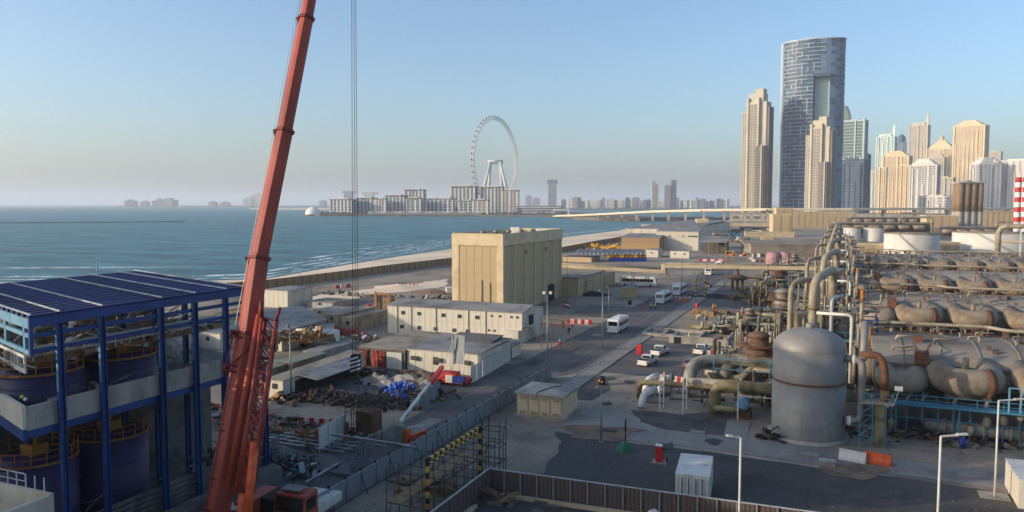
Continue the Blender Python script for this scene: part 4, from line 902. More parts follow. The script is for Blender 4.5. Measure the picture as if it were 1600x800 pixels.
# blue walkway, rails and stair of the nearest unit
o = thing('walkway', 'blue steel walkway with railings below the nearest bulging ducts', 'walkway', (X0+3, UY[0]-6.3, .9))
b = MB(); b.box(0, 0, 3.0, 60, 1.5, 3.25); b.build('deck', 'teal_steel', o); b = MB()
for k in range(31): b.bar((k*2, 0, 3.2), (k*2, 0, 4.3), .07)
b.bar((0, 0, 4.3), (60, 0, 4.3), .07); b.bar((0, 0, 3.8), (60, 0, 3.8), .05); b.build('railing', 'teal_steel', o)
pr = None
for k in range(10):
    if pr is None: b = MB(); b.cb(0, .7, 0, .2, .2, 3); pr = b.build('post', 'teal_steel', o, (0, 0, 0))
    else: piece(pr, (k*6.4, 0, 0), o)
b = MB()
for x in (11, 13.2): [b.bar((x+a, 0, 3.2), (x+a, 0, 6.0), .16) for a in (0, 1.1)]; b.bar((x, 0, 6), (x+1.1, 0, 6), .12)
b.build('ladder_hoop', 'blue_light', o)
st = MB(); stp = None
for sx in (0, 1.4): st.bar((19.5+sx, 0, 3.1), (20.5+sx, -3.6, 0), .12, .3); st.bar((19.5+sx, 0, 4.2), (20.5+sx, -3.6, 1.1), .07)
st.build('stair_string', 'teal_steel', o)
for k in range(10):
    if stp is None: b = MB(); b.cb(.7, 0, 0, 1.35, .28, .05); stp = b.build('tread', 'rust', o, (19.55, -.2, 2.85))
    else: piece(stp, (19.55+k*.1, -.2-k*.36, 2.85-k*.3), o)
# pumps and pipes in the dark below the walkway
o = thing('brine_pipe', 'dark ribbed pipe run lying under the blue walkway', 'pipe', (X0+6, UY[0]-4, 0)); b = MB(); b.pipe([(0, 0, 1.3), (9, 0, 1.3), (26, .5, 1.3)], .8, n=12); [b.cyl((2+k*1.3, 0, 1.3), (2.25+k*1.3, 0, 1.3), 1.0, n=12) for k in range(9)]; b.build('pipe', 'pipe_grey', o); b = MB(); [b.cb(1+k*4, 0, 0, .5, .9, .7) for k in range(6)]; b.build('support', 'rust', o)
# storage tanks
def tank(px0, px1, yb, yt, label, m='tank_white', stair=True, d=None):
    c = (px0+px1)/2; d = d or dep(P(c, yb)); r = (px1-px0)/2/FPX*d; h = ZZ(yt, d-r); o = thing('storage_tank', label, 'tank', D(c, d+r*.0), 0, 'round storage tanks')
    b = MB(); b.lathe([(r, 0), (r, h)], 48); b.build('shell', m, o)
    b = MB(); b.lathe([(r+.15, h-.3), (r+.15, h), (r*.5, h+.5), (.1, h+.7)], 48); b.build('roof', 'roof_tan', o)
    b = MB(); [b.lathe([(r+.05, h*k/4), (r+.05, h*k/4+.12)], 48) for k in (1, 2, 3)]; b.build('seam', m, o)
    if stair:
        b = MB(); n_ = 26
        for k in range(n_):
            t0 = PI*1.32+k*.034; b.bar(((r+.2)*math.cos(t0), (r+.2)*math.sin(t0), h*(1-k/n_)), ((r+1)*math.cos(t0), (r+1)*math.sin(t0), h*(1-k/n_)), .5, .12)
            t1 = t0+.034; b.bar(((r+1)*math.cos(t0), (r+1)*math.sin(t0), h*(1-k/n_)+.9), ((r+1)*math.cos(t1), (r+1)*math.sin(t1), h*(1-(k+1)/n_)+.9), .12)
        b.build('stair', 'steel', o)
    b = MB()
    for k in range(40): t0 = 2*PI*k/40; b.bar((r*math.cos(t0), r*math.sin(t0), h), (r*math.cos(t0), r*math.sin(t0), h+1), .08); t1 = t0+2*PI/40; b.bar((r*math.cos(t0), r*math.sin(t0), h+1), (r*math.cos(t1), r*math.sin(t1), h+1), .08)
    b.build('railing', 'rust', o)
    return o
tank(1387, 1465, 398, 366, 'wide white storage tank left of the bigger one'); tank(1498, 1612, 401, 365, 'widest white storage tank with a diagonal stair at the right edge', d=440)
tank(1320, 1345, 384, 356, 'smaller pale tank left of its twin behind the cream wall', 'tank_white', False, d=560); tank(1352, 1382, 384, 356, 'smaller pale tank right of its twin behind the cream wall', 'tank_white', False, d=560)
def wallb(name, label, px0, px1, d, z, m='cream', trim='cream_trim', dp=8, cat='building', pan=True):
    A = D(px0, d); w_ = (px1-px0)/FPX*d; o = thing(name, label, cat, A, YAW-.1); b = MB(); b.box(0, 0, 0, w_, dp, z); b.build('wall', m, o); b = MB(); b.box(-.3, -.3, z, w_+.3, dp+.3, z+.8); b.build('parapet', trim, o)
    if pan:
        n_ = max(2, int(w_/6)); pr = None
        for k in range(n_):
            if pr is None: b = MB(); b.box(.6, -.3, 1, w_/n_-.6, -.05, z-.8); pr = b.build('panel', 'cream_panel', o, (0, 0, 0))
            else: piece(pr, (k*w_/n_, 0, 0), o)
    return o
wallb('cable_building', 'low cream building with orange toned panels left of the white tanks', 1326, 1386, 420, 4.6); wallb('cable_building', 'short cream building with a recessed panel between the white tanks', 1464, 1500, 430, 5)
wallb('gate_house', 'cream block building standing on the cream wall', 1208, 1236, 640, 18, dp=12); wallb('gate_house', 'taller cream tower block behind the gate building', 1213, 1239, 665, 23, dp=10)
wallb('cream_wall', 'long low cream wall beneath the gate building', 1165, 1240, 632, 3.6, dp=3, pan=False); wallb('pump_station', 'long cream hall below the viaduct', 1240, 1332, 860, 18, 'cream', dp=14); wallb('pump_station', 'cream hall with pale roof right of the silo foot', 1448, 1496, 700, 16, 'cream', dp=12)
wallb('pump_station', 'brown low hall right of the silo', 1536, 1600, 900, 18, 'brown_fence', dp=14); wallb('plant_hall', 'grey plant hall end before the pipe stacks', 1175, 1290, 400, 5.5, 'unit_roof', 'unit_roof', dp=26, pan=False)
# silo cluster
o = thing('silo', 'cluster of tall grey and brown silo columns in front of the marina towers', 'silo', D(1515, 720), YAW); h = ZZ(284, 720); pr = None
for k in range(4):
    x = -9.4+k*6.2
    for r_ in (0, 1):
        b = MB(); b.cyl((0, 0, 0), (0, 0, h*.42), 3.2, n=16, cap=False); b.build('column', 'silo', o, (x, r_*6, 0))
        b = MB(); b.cyl((0, 0, h*.42), (0, 0, h*.97), 3.24, n=16); b.build('upper_column', 'silo_brown', o, (x, r_*6, 0))
b = MB(); b.box(-12.6, -3.4, h*.97, 12.8, 10, h*1.0); b.cyl((-2, 3, h), (-2, 3, h*1.03), 5, 3.8, n=16); b.build('roof', 'silo', o)
def chimney(px, d, yt, w_, label):
    r = w_/2/FPX*d; h = ZZ(yt, d); o = thing('chimney', label, 'chimney', D(px, d), 0, 'red and white striped chimneys'); n_ = 9; b = MB(); b2 = MB()
    for k in range(n_): (b if k % 2 == n_ % 2 - 1 or k == 8 else b2).cyl((0, 0, h*(.3+.7*k/n_)), (0, 0, h*(.3+.7*(k+1)/n_)), r, n=14, cap=(k == 8))
    b2.cyl((0, 0, 0), (0, 0, h*.3), r*1.02, n=14); b.build('red_band', 'red', o); b2.build('white_band', 'white_paint', o)
chimney(1590, 560, 277, 9, 'red and white striped chimney left of the other at the right edge'); chimney(1601.5, 570, 277, 9, 'red and white striped chimney cut by the right edge')
# big bent pipe over the wide tank and far pipe racks
o = thing('overhead_pipe', 'thick pale overhead pipe with a bend above the widest tank', 'pipe'); p = D(1562, 330); b = MB(); b.pipe([(p.x, p.y, 2), (p.x, p.y, ZZ(353, 330)), (p.x+40, p.y-6, ZZ(353, 330))], 1.1, n=12, br=4); b.cyl((p.x, p.y, ZZ(377, 330)), (p.x+40, p.y-6, ZZ(377, 330)), .5, n=8); b.build('pipe', 'pipe_beige', o)
b = MB(); [b.cb(p.x+8+k*9, p.y-1-k*1.4, 0, .5, .5, ZZ(353, 330)-1) for k in range(4)]; b.build('post', 'off_white', o)
def farrow(px0, px1, d, z, label):
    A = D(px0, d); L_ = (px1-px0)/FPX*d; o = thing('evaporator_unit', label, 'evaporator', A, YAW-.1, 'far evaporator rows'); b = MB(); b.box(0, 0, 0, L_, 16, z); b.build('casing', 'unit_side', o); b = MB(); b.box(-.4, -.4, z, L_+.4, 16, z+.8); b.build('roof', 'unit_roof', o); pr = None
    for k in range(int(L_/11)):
        if pr is None: b = MB(); b.pipe([(-3, 1, z-3), (-3, -3, z-3), (3, -3, z-3), (3, 1, z-3)], 1.9, n=10, br=2.6); pr = b.build('vapour_duct', 'shell', o, (6, 0, 0))
        else: piece(pr, (6+k*11, 0, 0), o)
    b = MB(); b.pipe([(L_-2, -2, 2), (L_-2, -2, z+5), (L_-25, 0, z+5), (L_-25, 0, z)], .9, n=8, br=3); b.build('pipe', 'pipe_beige', o)
farrow(1308, 1452, 600, 12, 'far evaporator row with tan ducts behind the pale twin tanks'); farrow(1330, 1440, 790, 13, 'farthest tan duct row under the viaduct')
farrow(1470, 1600, 640, 7.5, 'low dark pipe row behind the white tanks')
# ---- pipe stacks of each unit in the central strip
def stack_proto():
    o = thing('pipe_stack', '', 'pipe stack', (0, 0, 0), 0, 'tall pipe stacks along the plant axis'); r = random.Random(31)
    b = MB(); b.pipe([(-1, 0, 2), (-1, 0, 16.6), (1.2, 5, 17.6), (1.4, 11, 17.0), (1.4, 12, 9)], .6, n=14, br=2.2, seg=5); b.build('riser', 'pipe_beige', o)
    b = MB(); [b.cyl((-1, 0, z), (-1, 0, z+.16), .68, n=14) for z in (4, 8.2, 12.4)]; b.build('riser_flange', 'rust', o)
    b = MB(); b.pipe([(-4, .4, 2), (-4, .4, 16.0), (-1.6, 4, 16.2), (-.6, 6, 15.6), (-.6, 6.5, 8)], .38, n=12, br=1.8, seg=5); b.build('riser', 'pipe_beige', o)
    b = MB(); b.pipe([(3.9, -2.5, 3), (3.9, -2.5, 12.2), (-.5, -2, 12.2)], .22, n=8, br=.6); b.pipe([(1.3, 1, 3), (1.3, 1, 14), (2.6, 4, 14)], .28, n=8, br=.8); b.build('small_pipe', 'off_white', o)
    b = MB(); b.box(-3.6, 1.5, 0, .2, 5, 11.5); b.box(-2.6, 6, 0, 1, 14, 9.6); b.build('duct_tower', 'pipe_beige', o)
    for k in range(7): b = MB(); x, y, z = r.uniform(-.5, 4), r.uniform(1, 16), r.uniform(4, 11); b.lathe([(.5, -.9), (.75, -.6), (.75, .6), (.5, .9), (.1, 1)], 10, (0, 0, 0)); b.cyl((0, 0, .9), (0, 0, 1.5), .16, n=6); b.cyl((0, 0, 1.45), (0, 0, 1.55), .42, n=8); b.build('valve', r.choice(('off_white', 'steel', 'pipe_grey')), o, (x, y, z))
    # framework
    b = MB()
    for x in (-3.8, .8, 4.6):
        for y in (1.5, 7.5, 13.5, 19.5): b.bar((x, y, 0), (x, y, 12), .22)
    for z in (4, 8, 12):
        for x in (-3.8, .8, 4.6): b.bar((x, 1.5, z), (x, 19.5, z), .2)
        for y in (1.5, 7.5, 13.5, 19.5): b.bar((-3.8, y, z), (4.6, y, z), .2)
    b.build('frame', 'pipe_grey', o)
    b = MB()
    for z in (4, 8): b.box(-3.8, 1.5, z+.12, 4.6, 3.4, z+.2); [b.bar((-3.8+k*1.4, 1.4, z+.2), (-3.8+k*1.4, 1.4, z+1.2), .06) for k in range(7)]; b.bar((-3.8, 1.4, z+1.2), (4.6, 1.4, z+1.2), .06)
    b.build('platform', 'teal_steel', o)
    b = MB()
    for k in range(170):
        x, y, z = r.uniform(-3.6, 5.2), r.uniform(0, 22), r.uniform(.5, 11.6); rr = r.choice((.07, .1, .14, .2, .26)); d1 = r.choice(((1, 0, 0), (0, 1, 0), (0, 0, 1), (0, 0, 1))); d2 = r.choice(((1, 0, 0), (0, 1, 0), (0, 0, 1)))
        a = Vector((x, y, z)); q = a+Vector(d1)*r.uniform(1.2, 4); e = q+Vector(d2)*r.uniform(.6, 2.2)
        b.pipe([a, q, e], rr, n=7, seg=2, br=rr*2.5)
    b.build('process_piping', 'pipe_beige', o, stuff=True)
    b = MB()
    for k in range(110):
        x, y, z = r.uniform(-3.6, 5.2), r.uniform(0, 22), r.uniform(.5, 11); s = r.uniform(.2, .6)
        if r.random() < .5: b.cyl((x-s, y, z), (x+s, y, z), s*.8, n=9)
        else: b.lathe([(s, -s), (s, s), (s*.3, s*1.6)], 8, (x, y, z))
    b.build('instrument', 'pipe_grey', o, stuff=True)
    b = MB()
    for k in range(26): x, y, z = r.uniform(0, 5.6), r.uniform(0, 22), r.uniform(3, 12.5); b.cb(x, y, z, r.uniform(.3, .9), r.uniform(.3, 1), r.uniform(.3, 1.1))
    b.build('cabinet', 'plinth_rust', o, stuff=True)
    b = MB(); b.cyl((6.2, 0, 6.5), (6.2, 0, 10.5), .42, n=10); b.build('yellow_valve', 'amber', o)
    b = MB(); b.box(5.1, -1.5, 4, 7.2, 1.5, 10); o2 = MB(); [o2.bar((x, y, 3), (x, y, 11.5), .2) for x in (5.2, 7.2) for y in (2, 6)]; [o2.bar((5.2, y, z), (7.2, y, z), .14) for y in (2, 6) for z in (5, 8, 11)]; [o2.bar((5.2, 2, z), (7.2, 2, z+3), .1) for z in (5, 8)]; o2.build('blue_frame', 'blue_steel', o)
    return o
SX = P(1275, 560).x
labels_ = ['nearest pipe stack with two tall candy cane risers behind the grey tank', 'second pipe stack, its risers just above those of the nearest one', 'third pipe stack seen over the second one', 'fourth pipe stack halfway to the tanks', 'fifth pipe stack before the gate building', 'farthest pipe stack at the end of the strip']
sp_ = stack_proto(); sp_.location = (D(1275, 106).x+1, D(1275, 106).y, 0); sp_['label'] = labels_[0]
SXX = sp_.location.x
for i, Y in enumerate((UY[1]+2, UY[2]-4, 270, 330, 395)): dup(sp_, labels_[i+1], (SXX+.4+i*.3, Y, 0))
# ---- condensers/vessels left of the strip
def vessel(o, x, y, z, r, h, m='pipe_grey'):
    b = MB(); b.lathe([(r*.5, 0), (r*.8, .5), (r*.8, h*.3), (r, h*.33), (r, h*.62), (r*.72, h*.64), (r*.72, h*.86), (r*.8, h*.87), (r*.8, h*.9), (r*.5, h*.96), (.05, h)], 20); b.build('vessel', m, o, (x, y, z))
    for zz_ in (.32, .63):
        b = MB(); b.lathe([(r*.9, h*zz_), (r*1.45, h*zz_), (r*1.45, h*zz_+.15), (r*.9, h*zz_+.15)], 20); b.build('ring_platform', 'rust', o, (x, y, z)); b = MB()
        for k in range(16): t0, t1 = 2*PI*k/16, 2*PI*(k+1)/16; b.bar((r*1.42*math.cos(t0), r*1.42*math.sin(t0), h*zz_), (r*1.42*math.cos(t0), r*1.42*math.sin(t0), h*zz_+1), .06); b.bar((r*1.42*math.cos(t0), r*1.42*math.sin(t0), h*zz_+1), (r*1.42*math.cos(t1), r*1.42*math.sin(t1), h*zz_+1), .05)
        b.build('railing', 'rust', o, (x, y, z))
def skid(px, py, label, seed, s=1.0, m='pipe_grey'):
    r = random.Random(seed); o = thing('pump_skid', label, 'pump skid', P(px, py), 0, 'pumps and vessels left of the pipe stacks')
    vessel(o, 0, 0, 1.6, 2.1*s, 6.2*s, m)
    b = MB(); [b.cb(x, y, 0, .4, .4, 2.1) for x in (-1.4, 1.4) for y in (-1.4, 1.4)]; b.build('leg', 'rust', o)
    b = MB(); b.pipe([(2*s, 0, 4), (6, 0, 4), (6, 4, 4), (9, 4, 4)], .4, n=9); b.pipe([(-2*s, .5, 3), (-4.5, .5, 3), (-4.5, .5, .6), (-8, .5, .6)], .45, n=9); b.pipe([(0, -2*s, 2.6), (0, -4, 2.6), (6, -4, 2.6), (6, -4, 5)], .3, n=8); b.build('pipe', 'pipe_beige', o)
    b = MB(); b.pipe([(-7, -3, .9), (-2, -3, .9), (-1, -3, 2.4), (5, -3, 2.4)], .55, n=10); b.build('pipe', 'pipe_olive', o)
    b = MB()
    for k in range(34):
        x, y, z = r.uniform(-7, 8), r.uniform(-4, 5), r.uniform(.3, 2.8); rr = r.choice((.12, .18, .28)); a = Vector((x, y, z)); q = a+Vector(r.choice(((1, 0, 0), (0, 1, 0), (0, 0, 1))))*r.uniform(1, 4); b.pipe([a, q, q+Vector(r.choice(((0, 0, 1), (0, 1, 0), (1, 0, 0))))*1.2], rr, n=7, seg=2)
    b.build('small_pipe', 'scrap', o, stuff=True)
    b = MB(); [b.lathe([(.35, 0), (.5, .3), (.5, 1), (.2, 1.3)], 8, (r.uniform(-6, 7), r.uniform(-4, 4), .4)) for k in range(8)]; [b.cb(r.uniform(-6, 7), r.uniform(-4, 4), 0, .7, 1, .6) for k in range(8)]; b.build('pump', 'plinth_rust', o, stuff=True)
    b = MB(); [b.bar((x, -4.4, 0), (x, -4.4, 4), .12) for x in (-6, -2, 2, 6)]; b.bar((-6, -4.4, 4), (6, -4.4, 4), .12); b.bar((-6, -4.4, 2.4), (6, -4.4, 2.4), .1); b.build('rail', 'teal_steel', o)
skid(1184, 596, 'banded round vessel on a platform right of the dark car', 1, 1.0, 'plinth_rust'); skid(1222, 506, 'dark ribbed vessel with pipes behind the valve tower', 2, 1.05); skid(1218, 448, 'rusty vessel and pumps beyond the dark ribbed vessel', 3, .9, 'rust'); skid(1240, 420, 'small grey vessel near the tall stacks', 4, .8); skid(1170, 520, 'grey pump group behind the red white barriers', 9, .6)
# open sump with concrete walls, frames on the ground
o = thing('concrete_sump', 'open concrete sump with low walls behind the pickups', 'sump', P(1048, 536)); w_ = 10.5
b = MB(); b.box(0, 0, 0, w_, .35, 1.5); b.build('wall', 'concrete', o); b = MB(); b.box(w_, 0, 0, w_+.35, 9, 1.5); b.build('wall', 'concrete', o); b = MB(); b.box(-.35, 0, 0, 0, 9, 1.0); b.build('wall', 'concrete', o); b = MB(); b.box(.6, -.1, .05, 1.9, -.004, 1.3); b.build('opening', 'black', o)
o = thing('concrete_sump', 'low concrete kerb frame on the ground behind the sump', 'sump', P(1002, 524)); b = MB(); b.box(0, 0, 0, 12, .5, .6); b.box(0, 7, 0, 12, 7.5, .6); b.box(0, .5, 0, .5, 7, .6); b.box(11.5, .5, 0, 12, 7, .6); b.box(4, .5, 0, 4.5, 7, .6); b.build('wall', 'concrete', o)
# dark mound, valve tree and clutter
def mound(name, label, c, rx, ry, h, m, seed=0, cat='pile'):
    b = MB(); n_, k_ = 22, 7; r = random.Random(seed); vs = []
    for j in range(k_+1):
        for i in range(n_):
            t = 2*PI*i/n_; q = j/k_; f = 1+.25*noise.noise(Vector((math.cos(t)*1.6+seed, math.sin(t)*1.6, q*2))); vs.append((rx*q*f*math.cos(t), ry*q*f*math.sin(t), h*(1-q)**.9*(1+.4*noise.noise(Vector((t, q*3, seed)))) if j < k_ else -.05))
    b.add(vs, [(j*n_+i, j*n_+(i+1) % n_, (j+1)*n_+(i+1) % n_, (j+1)*n_+i) for j in range(k_) for i in range(n_)], True); return tag(b.build(name, m, loc=c), label, cat)
mound('gravel_heap', 'flat heap of black gravel right of the height gate', P(1118, 464), 9, 4, .9, 'dark', 2); mound('gravel_heap', 'black heap beside the annex road', P(925, 461), 6, 4, 1.2, 'dark', 5); mound('sand_heap', 'low sand heap near the beach fence', P(620, 450), 9, 5, 1.2, 'sand', 3); mound('sand_heap', 'brown earth heap left of the tall tan building', P(680, 458), 8, 4, 1.3, 'dirt', 7)
o = thing('valve_tree', 'rusty mushroom shaped valve tree standing in the yard', 'valve', P(1152, 453)); b = MB(); b.cyl((0, 0, 3), (0, 0, 6.5), .7, .4, 10); b.lathe([(.3, 3), (3, 3.4), (3.2, 4.2), (1, 4.8)], 14); b.build('head', 'plinth_rust', o); b = MB(); [b.cb(x, y, 0, .5, .5, 3.3) for x in (-1.5, 0, 1.5) for y in (-1, 1)]; b.pipe([(2, 0, 4), (6, 0, 4), (8, 1, 3)], .35, n=8); b.build('leg', 'rust', o)
o = thing('formwork_pile', 'pile of pale timber and moulds near the height gate', 'pile', P(1118, 494)); b = MB(); r = random.Random(3); [b.cb(r.uniform(-5, 5), r.uniform(-2, 2), 0, r.uniform(1, 3), r.uniform(.5, 2), r.uniform(.4, 1.6)) for k in range(26)]; b.build('timber', 'wood', o, stuff=True); b = MB(); b.cyl((-.5, 0, 1), (-.5, 0, 3), .35, n=8); b.build('drum', 'amber', o)
for k, (px, py, w_, lb) in enumerate(((1165, 400, 16, 'scattered tan crates on the sandy lot beyond the pipe bridge'), (1190, 408, 14, 'orange and red site clutter before the plant hall'), (1210, 420, 10, 'brown stacked fittings near the plant hall'), (1140, 378, 18, 'dark parked plant and scrap beside the workshop'))):
    o = thing('material_pile', lb, 'pile', P(px, py)); r = random.Random(40+k)
    for mt, nn in (('wood', 14), ('orange', 5), ('concrete_dark', 12), ('off_white', 5)):
        b = MB(); [b.cb(r.uniform(-w_/2, w_/2), r.uniform(-5, 5), 0, r.uniform(.6, 2.2), r.uniform(.6, 2), r.uniform(.5, 1.9)) for q in range(nn)]; b.build('crate', mt, o, stuff=True)
for k, px in enumerate((1210, 1228)):
    b = MB(); b.lathe([(3.0, 0), (3.2, 1), (3.2, 4.6), (2.4, 5.4), (.2, 5.6)], 16); tag(b.build('drum_tank', 'pink_drum', loc=D(px, 345)), 'pinkish drum tank, %s of the pair before the plant hall' % ('left' if k == 0 else 'right'), 'tank')
# rows of parked plant far right of the workshop (vehicles, containers) and shoreline clutter
random.seed(17)
for k in range(22):
    px = random.uniform(1130, 1205); d = random.uniform(560, 800); c_ = random.choice(('off_white', 'concrete_dark', 'cream', 'rust', 'blue_light')); w_ = random.uniform(4, 10)
    o = thing('shipping_container', 'distant %s %s container, %s the far lot' % ('short' if w_ < 6 else ('long' if w_ > 8.3 else 'middling'), {'off_white': 'white', 'concrete_dark': 'dark grey', 'cream': 'cream', 'rust': 'rust red', 'blue_light': 'pale blue'}[c_], 'near the front of' if d < 640 else ('in the middle of' if d < 720 else 'at the back of')), 'container', D(px, d), random.uniform(-.3, .5), 'distant containers before the bridge')
    b = MB(); b.box(-w_/2, -1.25, 0, w_/2, 1.25, 2.6); b.build('body', c_, o); b = MB(); [b.box(-w_/2+.3+q*.8, -1.36, .1, -w_/2+.55+q*.8, -1.26, 2.5) for q in range(int(w_/.8))]; b.build('rib', c_, o)
for k, (px, d, w_, h, mt, lb) in enumerate(((1128, 480, 8, 9, 'dark', 'dark digger like machine by the workshop corner'), (1010, 900, 10, 4, 'off_white', 'low white cabin on the far shore lot'), (1098, 690, 10, 14, 'cream', 'small cream tower hut behind the workshop'), (1060, 900, 30, 3, 'concrete_dark', 'long low dark store behind the workshops'), (1170, 950, 60, 4, 'cream', 'long low cream store before the podium'), (1190, 780, 40, 4, 'unit_side', 'long dark pipe rack before the podium'))):
    o = thing('low_store', lb, 'building', D(px, d), YAW-.1); b = MB(); b.box(-w_/2, 0, 0, w_/2, 6, h*.85); b.build('wall', mt, o); b = MB(); b.box(-w_/2-.4, -.4, h*.85, w_/2+.4, 6.4, h); b.build('roof', 'roof_tan' if mt != 'cream' else 'cream_trim', o)
# ================================================================ VEHICLES
def wheels(o, xs, ys, r, w=.28):
    pr = None
    for y in ys:
        for x in xs:
            if pr is None:
                b = MB(); b.cyl((-w/2, 0, 0), (w/2, 0, 0), r, n=16); t = b.build('wheel', 'rubber', o, (x, y, r)); b = MB(); b.cyl((-w/2-.02, 0, 0), (w/2+.02, 0, 0), r*.55, n=12); rm = b.build('rim', 'steel', t); pr = (t, rm)
            else: t = piece(pr[0], (x, y, r), o); piece(pr[1], (0, 0, 0), t)
def bus(label, loc, rz, L_=8.6, w=2.45, h=3.0, coach=False):
    o = thing('coach' if coach else 'minibus', label, 'bus', loc, rz, 'white buses in the yard')
    b = MB(); b.prism([(0, .42), (.06, h*.55), (.2, h-.2), (.5, h), (L_-.5, h), (L_-.12, h*.8), (L_, h*.45), (L_, .42)], -w/2, w/2); ob = b.build('body', 'white_paint', o)
    bv = ob.modifiers.new('bevel', 'BEVEL'); bv.width = .12; bv.segments = 2; bv.limit_method = 'ANGLE'
    pr = None; n_ = 9 if coach else 6
    for k in range(n_):
        for sx in (-1, 1):
            if pr is None: b = MB(); b.box(-.02, 0, 0, .02, (L_-1.7)/n_-.07, h*.27); pr = b.build('side_window', 'glass', o, (-w/2-.004, .9, h*.5))
            else: piece(pr, (sx*(w/2+.004), .9+k*(L_-1.7)/n_, h*.5), o)
    b = MB(); b.add([(-w*.38, .03, h*.56), (w*.38, .03, h*.56), (w*.36, .13, h*.84), (-w*.36, .13, h*.84), (-w*.38, -.03, h*.56), (w*.38, -.03, h*.56), (w*.36, .08, h*.84), (-w*.36, .08, h*.84)], [(4, 5, 6, 7), (0, 3, 2, 1), (0, 4, 7, 3), (1, 2, 6, 5), (3, 7, 6, 2), (0, 1, 5, 4)]); b.build('rear_window', 'glass', o)
    b = MB(); b.add([(-w*.44, L_+.02, h*.47), (w*.44, L_+.02, h*.47), (w*.42, L_-.1, h*.8), (-w*.42, L_-.1, h*.8)], [(0, 1, 2, 3)]); b.build('windscreen', 'glass', o)
    b = MB(); b.box(-w/2+.1, -.12, .3, w/2-.1, .02, .62); b.build('bumper', 'off_white', o)
    for sx in (-1, 1): b = MB(); b.box(sx*w*.42-.09, -.05, .8, sx*w*.42+.09, .03, 1.2); b.build('tail_light', 'red', o)
    b = MB(); b.cb(0, L_*.42, h-.01, w*.55, L_*.22, .22); b.cb(0, L_*.75, h-.01, w*.35, .7, .14); b.build('roof_unit', 'off_white', o)
    b = MB(); b.box(-.3, -.05, .75, .3, .03, .95); b.build('number_plate', 'off_white', o)
    for sx in (-1, 1): b = MB(); b.cb(sx*(w/2+.18), L_-.3, h*.6, .12, .1, .4); b.build('mirror', 'black', o)
    wheels(o, (-w/2+.12, w/2-.12), (1.9, L_-1.9), .46); return o
bus('white minibus driving away alone on the main road', P(957, 521.5), -.02)
bus('white minibus in the middle of the yard, nearest of the parked pair', P(1030, 475), -.02, L_=9.5)
bus('white minibus parked behind and right of its twin', P(1056, 462), -.02, L_=10)
bus('small white minibus far up the road past the pipe bridge', P(1106, 430.5), .0, L_=6.5)
bus('grey white minibus farthest up the road, near the height gate', P(1122, 420), .0, L_=7)
bus('long white coach standing side on behind the tan hut', P(969, 446.5), -PI/2+.06, L_=12, h=3.4, coach=True)
def car(kind, label, loc, rz, m='white_paint'):
    o = thing(kind, label, 'pickup' if kind == 'pickup_truck' else 'car', loc, rz, 'pickups parked by the footpath' if kind == 'pickup_truck' else None)
    w = 1.85; pu = kind == 'pickup_truck'; L_ = 5.2 if pu else 4.9
    if pu: pr = [(0, .5), (0, 1.12), (1.6, 1.14), (3.9, 1.14), (5.0, 1.0), (5.2, .8), (5.2, .45)]
    else: pr = [(0, .35), (0, .8), (.25, 1.0), (1.0, 1.05), (3.6, 1.0), (4.7, .85), (4.9, .65), (4.9, .35)]
    b = MB(); b.prism(pr, -w/2, w/2); ob = b.build('body', m, o); bv = ob.modifiers.new('bevel', 'BEVEL'); bv.width = .07; bv.segments = 2
    cp = [(1.75, 1.12), (1.95, 1.74), (3.1, 1.76), (3.95, 1.12)] if pu else [(.35, 1.0), (1.2, 1.42), (2.6, 1.46), (3.6, 1.0)]
    b = MB(); b.prism(cp, -w/2+.12, w/2-.12); ob = b.build('cab', m, o); bv = ob.modifiers.new('bevel', 'BEVEL'); bv.width = .06; bv.segments = 2
    g = MB(); (a0, a1), (b0, b1) = cp[0], cp[1]; g.quad((-.72, a0+.05, a1+.08), (.72, a0+.05, a1+.08), (.64, b0-.05, b1-.08), (-.64, b0-.05, b1-.08)); 
    for v in range(4): g.v[v] = (g.v[v][0], g.v[v][1]-.06, g.v[v][2])
    g.build('rear_window', 'glass', o); c0, c1 = cp[3], cp[2]; g = MB(); g.quad((-.72, c0[0]+.03, c0[1]+.05), (.72, c0[0]+.03, c0[1]+.05), (.64, c1[0]+.1, c1[1]-.08), (-.64, c1[0]+.1, c1[1]-.08)); g.build('windscreen', 'glass', o)
    for sx in (-1, 1):
        g = MB(); x = sx*(w/2-.1); g.quad((x, cp[0][0]+.25, cp[0][1]+.08), (x, cp[3][0]-.3, cp[3][1]+.08), (x, cp[2][0]-.08, cp[2][1]-.1), (x, cp[1][0]+.08, cp[1][1]-.1)); g.build('side_window', 'glass', o)
        b = MB(); b.cb(sx*.8, -.01, .7, .18, .06, .28); b.build('tail_light', 'red', o)
    if pu: b = MB(); b.box(-w/2+.1, .1, 1.0, w/2-.1, 1.72, 1.155); b.build('load_bed', 'dark', o)
    b = MB(); b.box(-w/2+.08, -.12, .38, w/2-.08, .02, .6); b.build('bumper', 'off_white' if pu else m, o); b = MB(); b.box(-.26, -.15, .45, .26, -.12, .57); b.build('number_plate', 'off_white', o)
    wheels(o, (-w/2+.1, w/2-.1), (1.0, L_-.95), .36, .24); return o
car('pickup_truck', 'white pickup nearest the camera, by the red cabinet', P(1003, 574), -.15); car('pickup_truck', 'white pickup just behind the nearest one', P(1023, 558), -.15); car('pickup_truck', 'white pickup parked behind the dark grey car', P(1090, 556), -.12)
car('pickup_truck', 'white pickup half hidden left of the valve tower', P(1152, 558), -.1); car('saloon_car', 'dark silver saloon car parked behind the pipe bends', P(1074, 577), -.2, 'silver_car')
car('pickup_truck', 'dark pickup following behind the minibuses on the road', P(1104, 450), 0, 'silver_car')
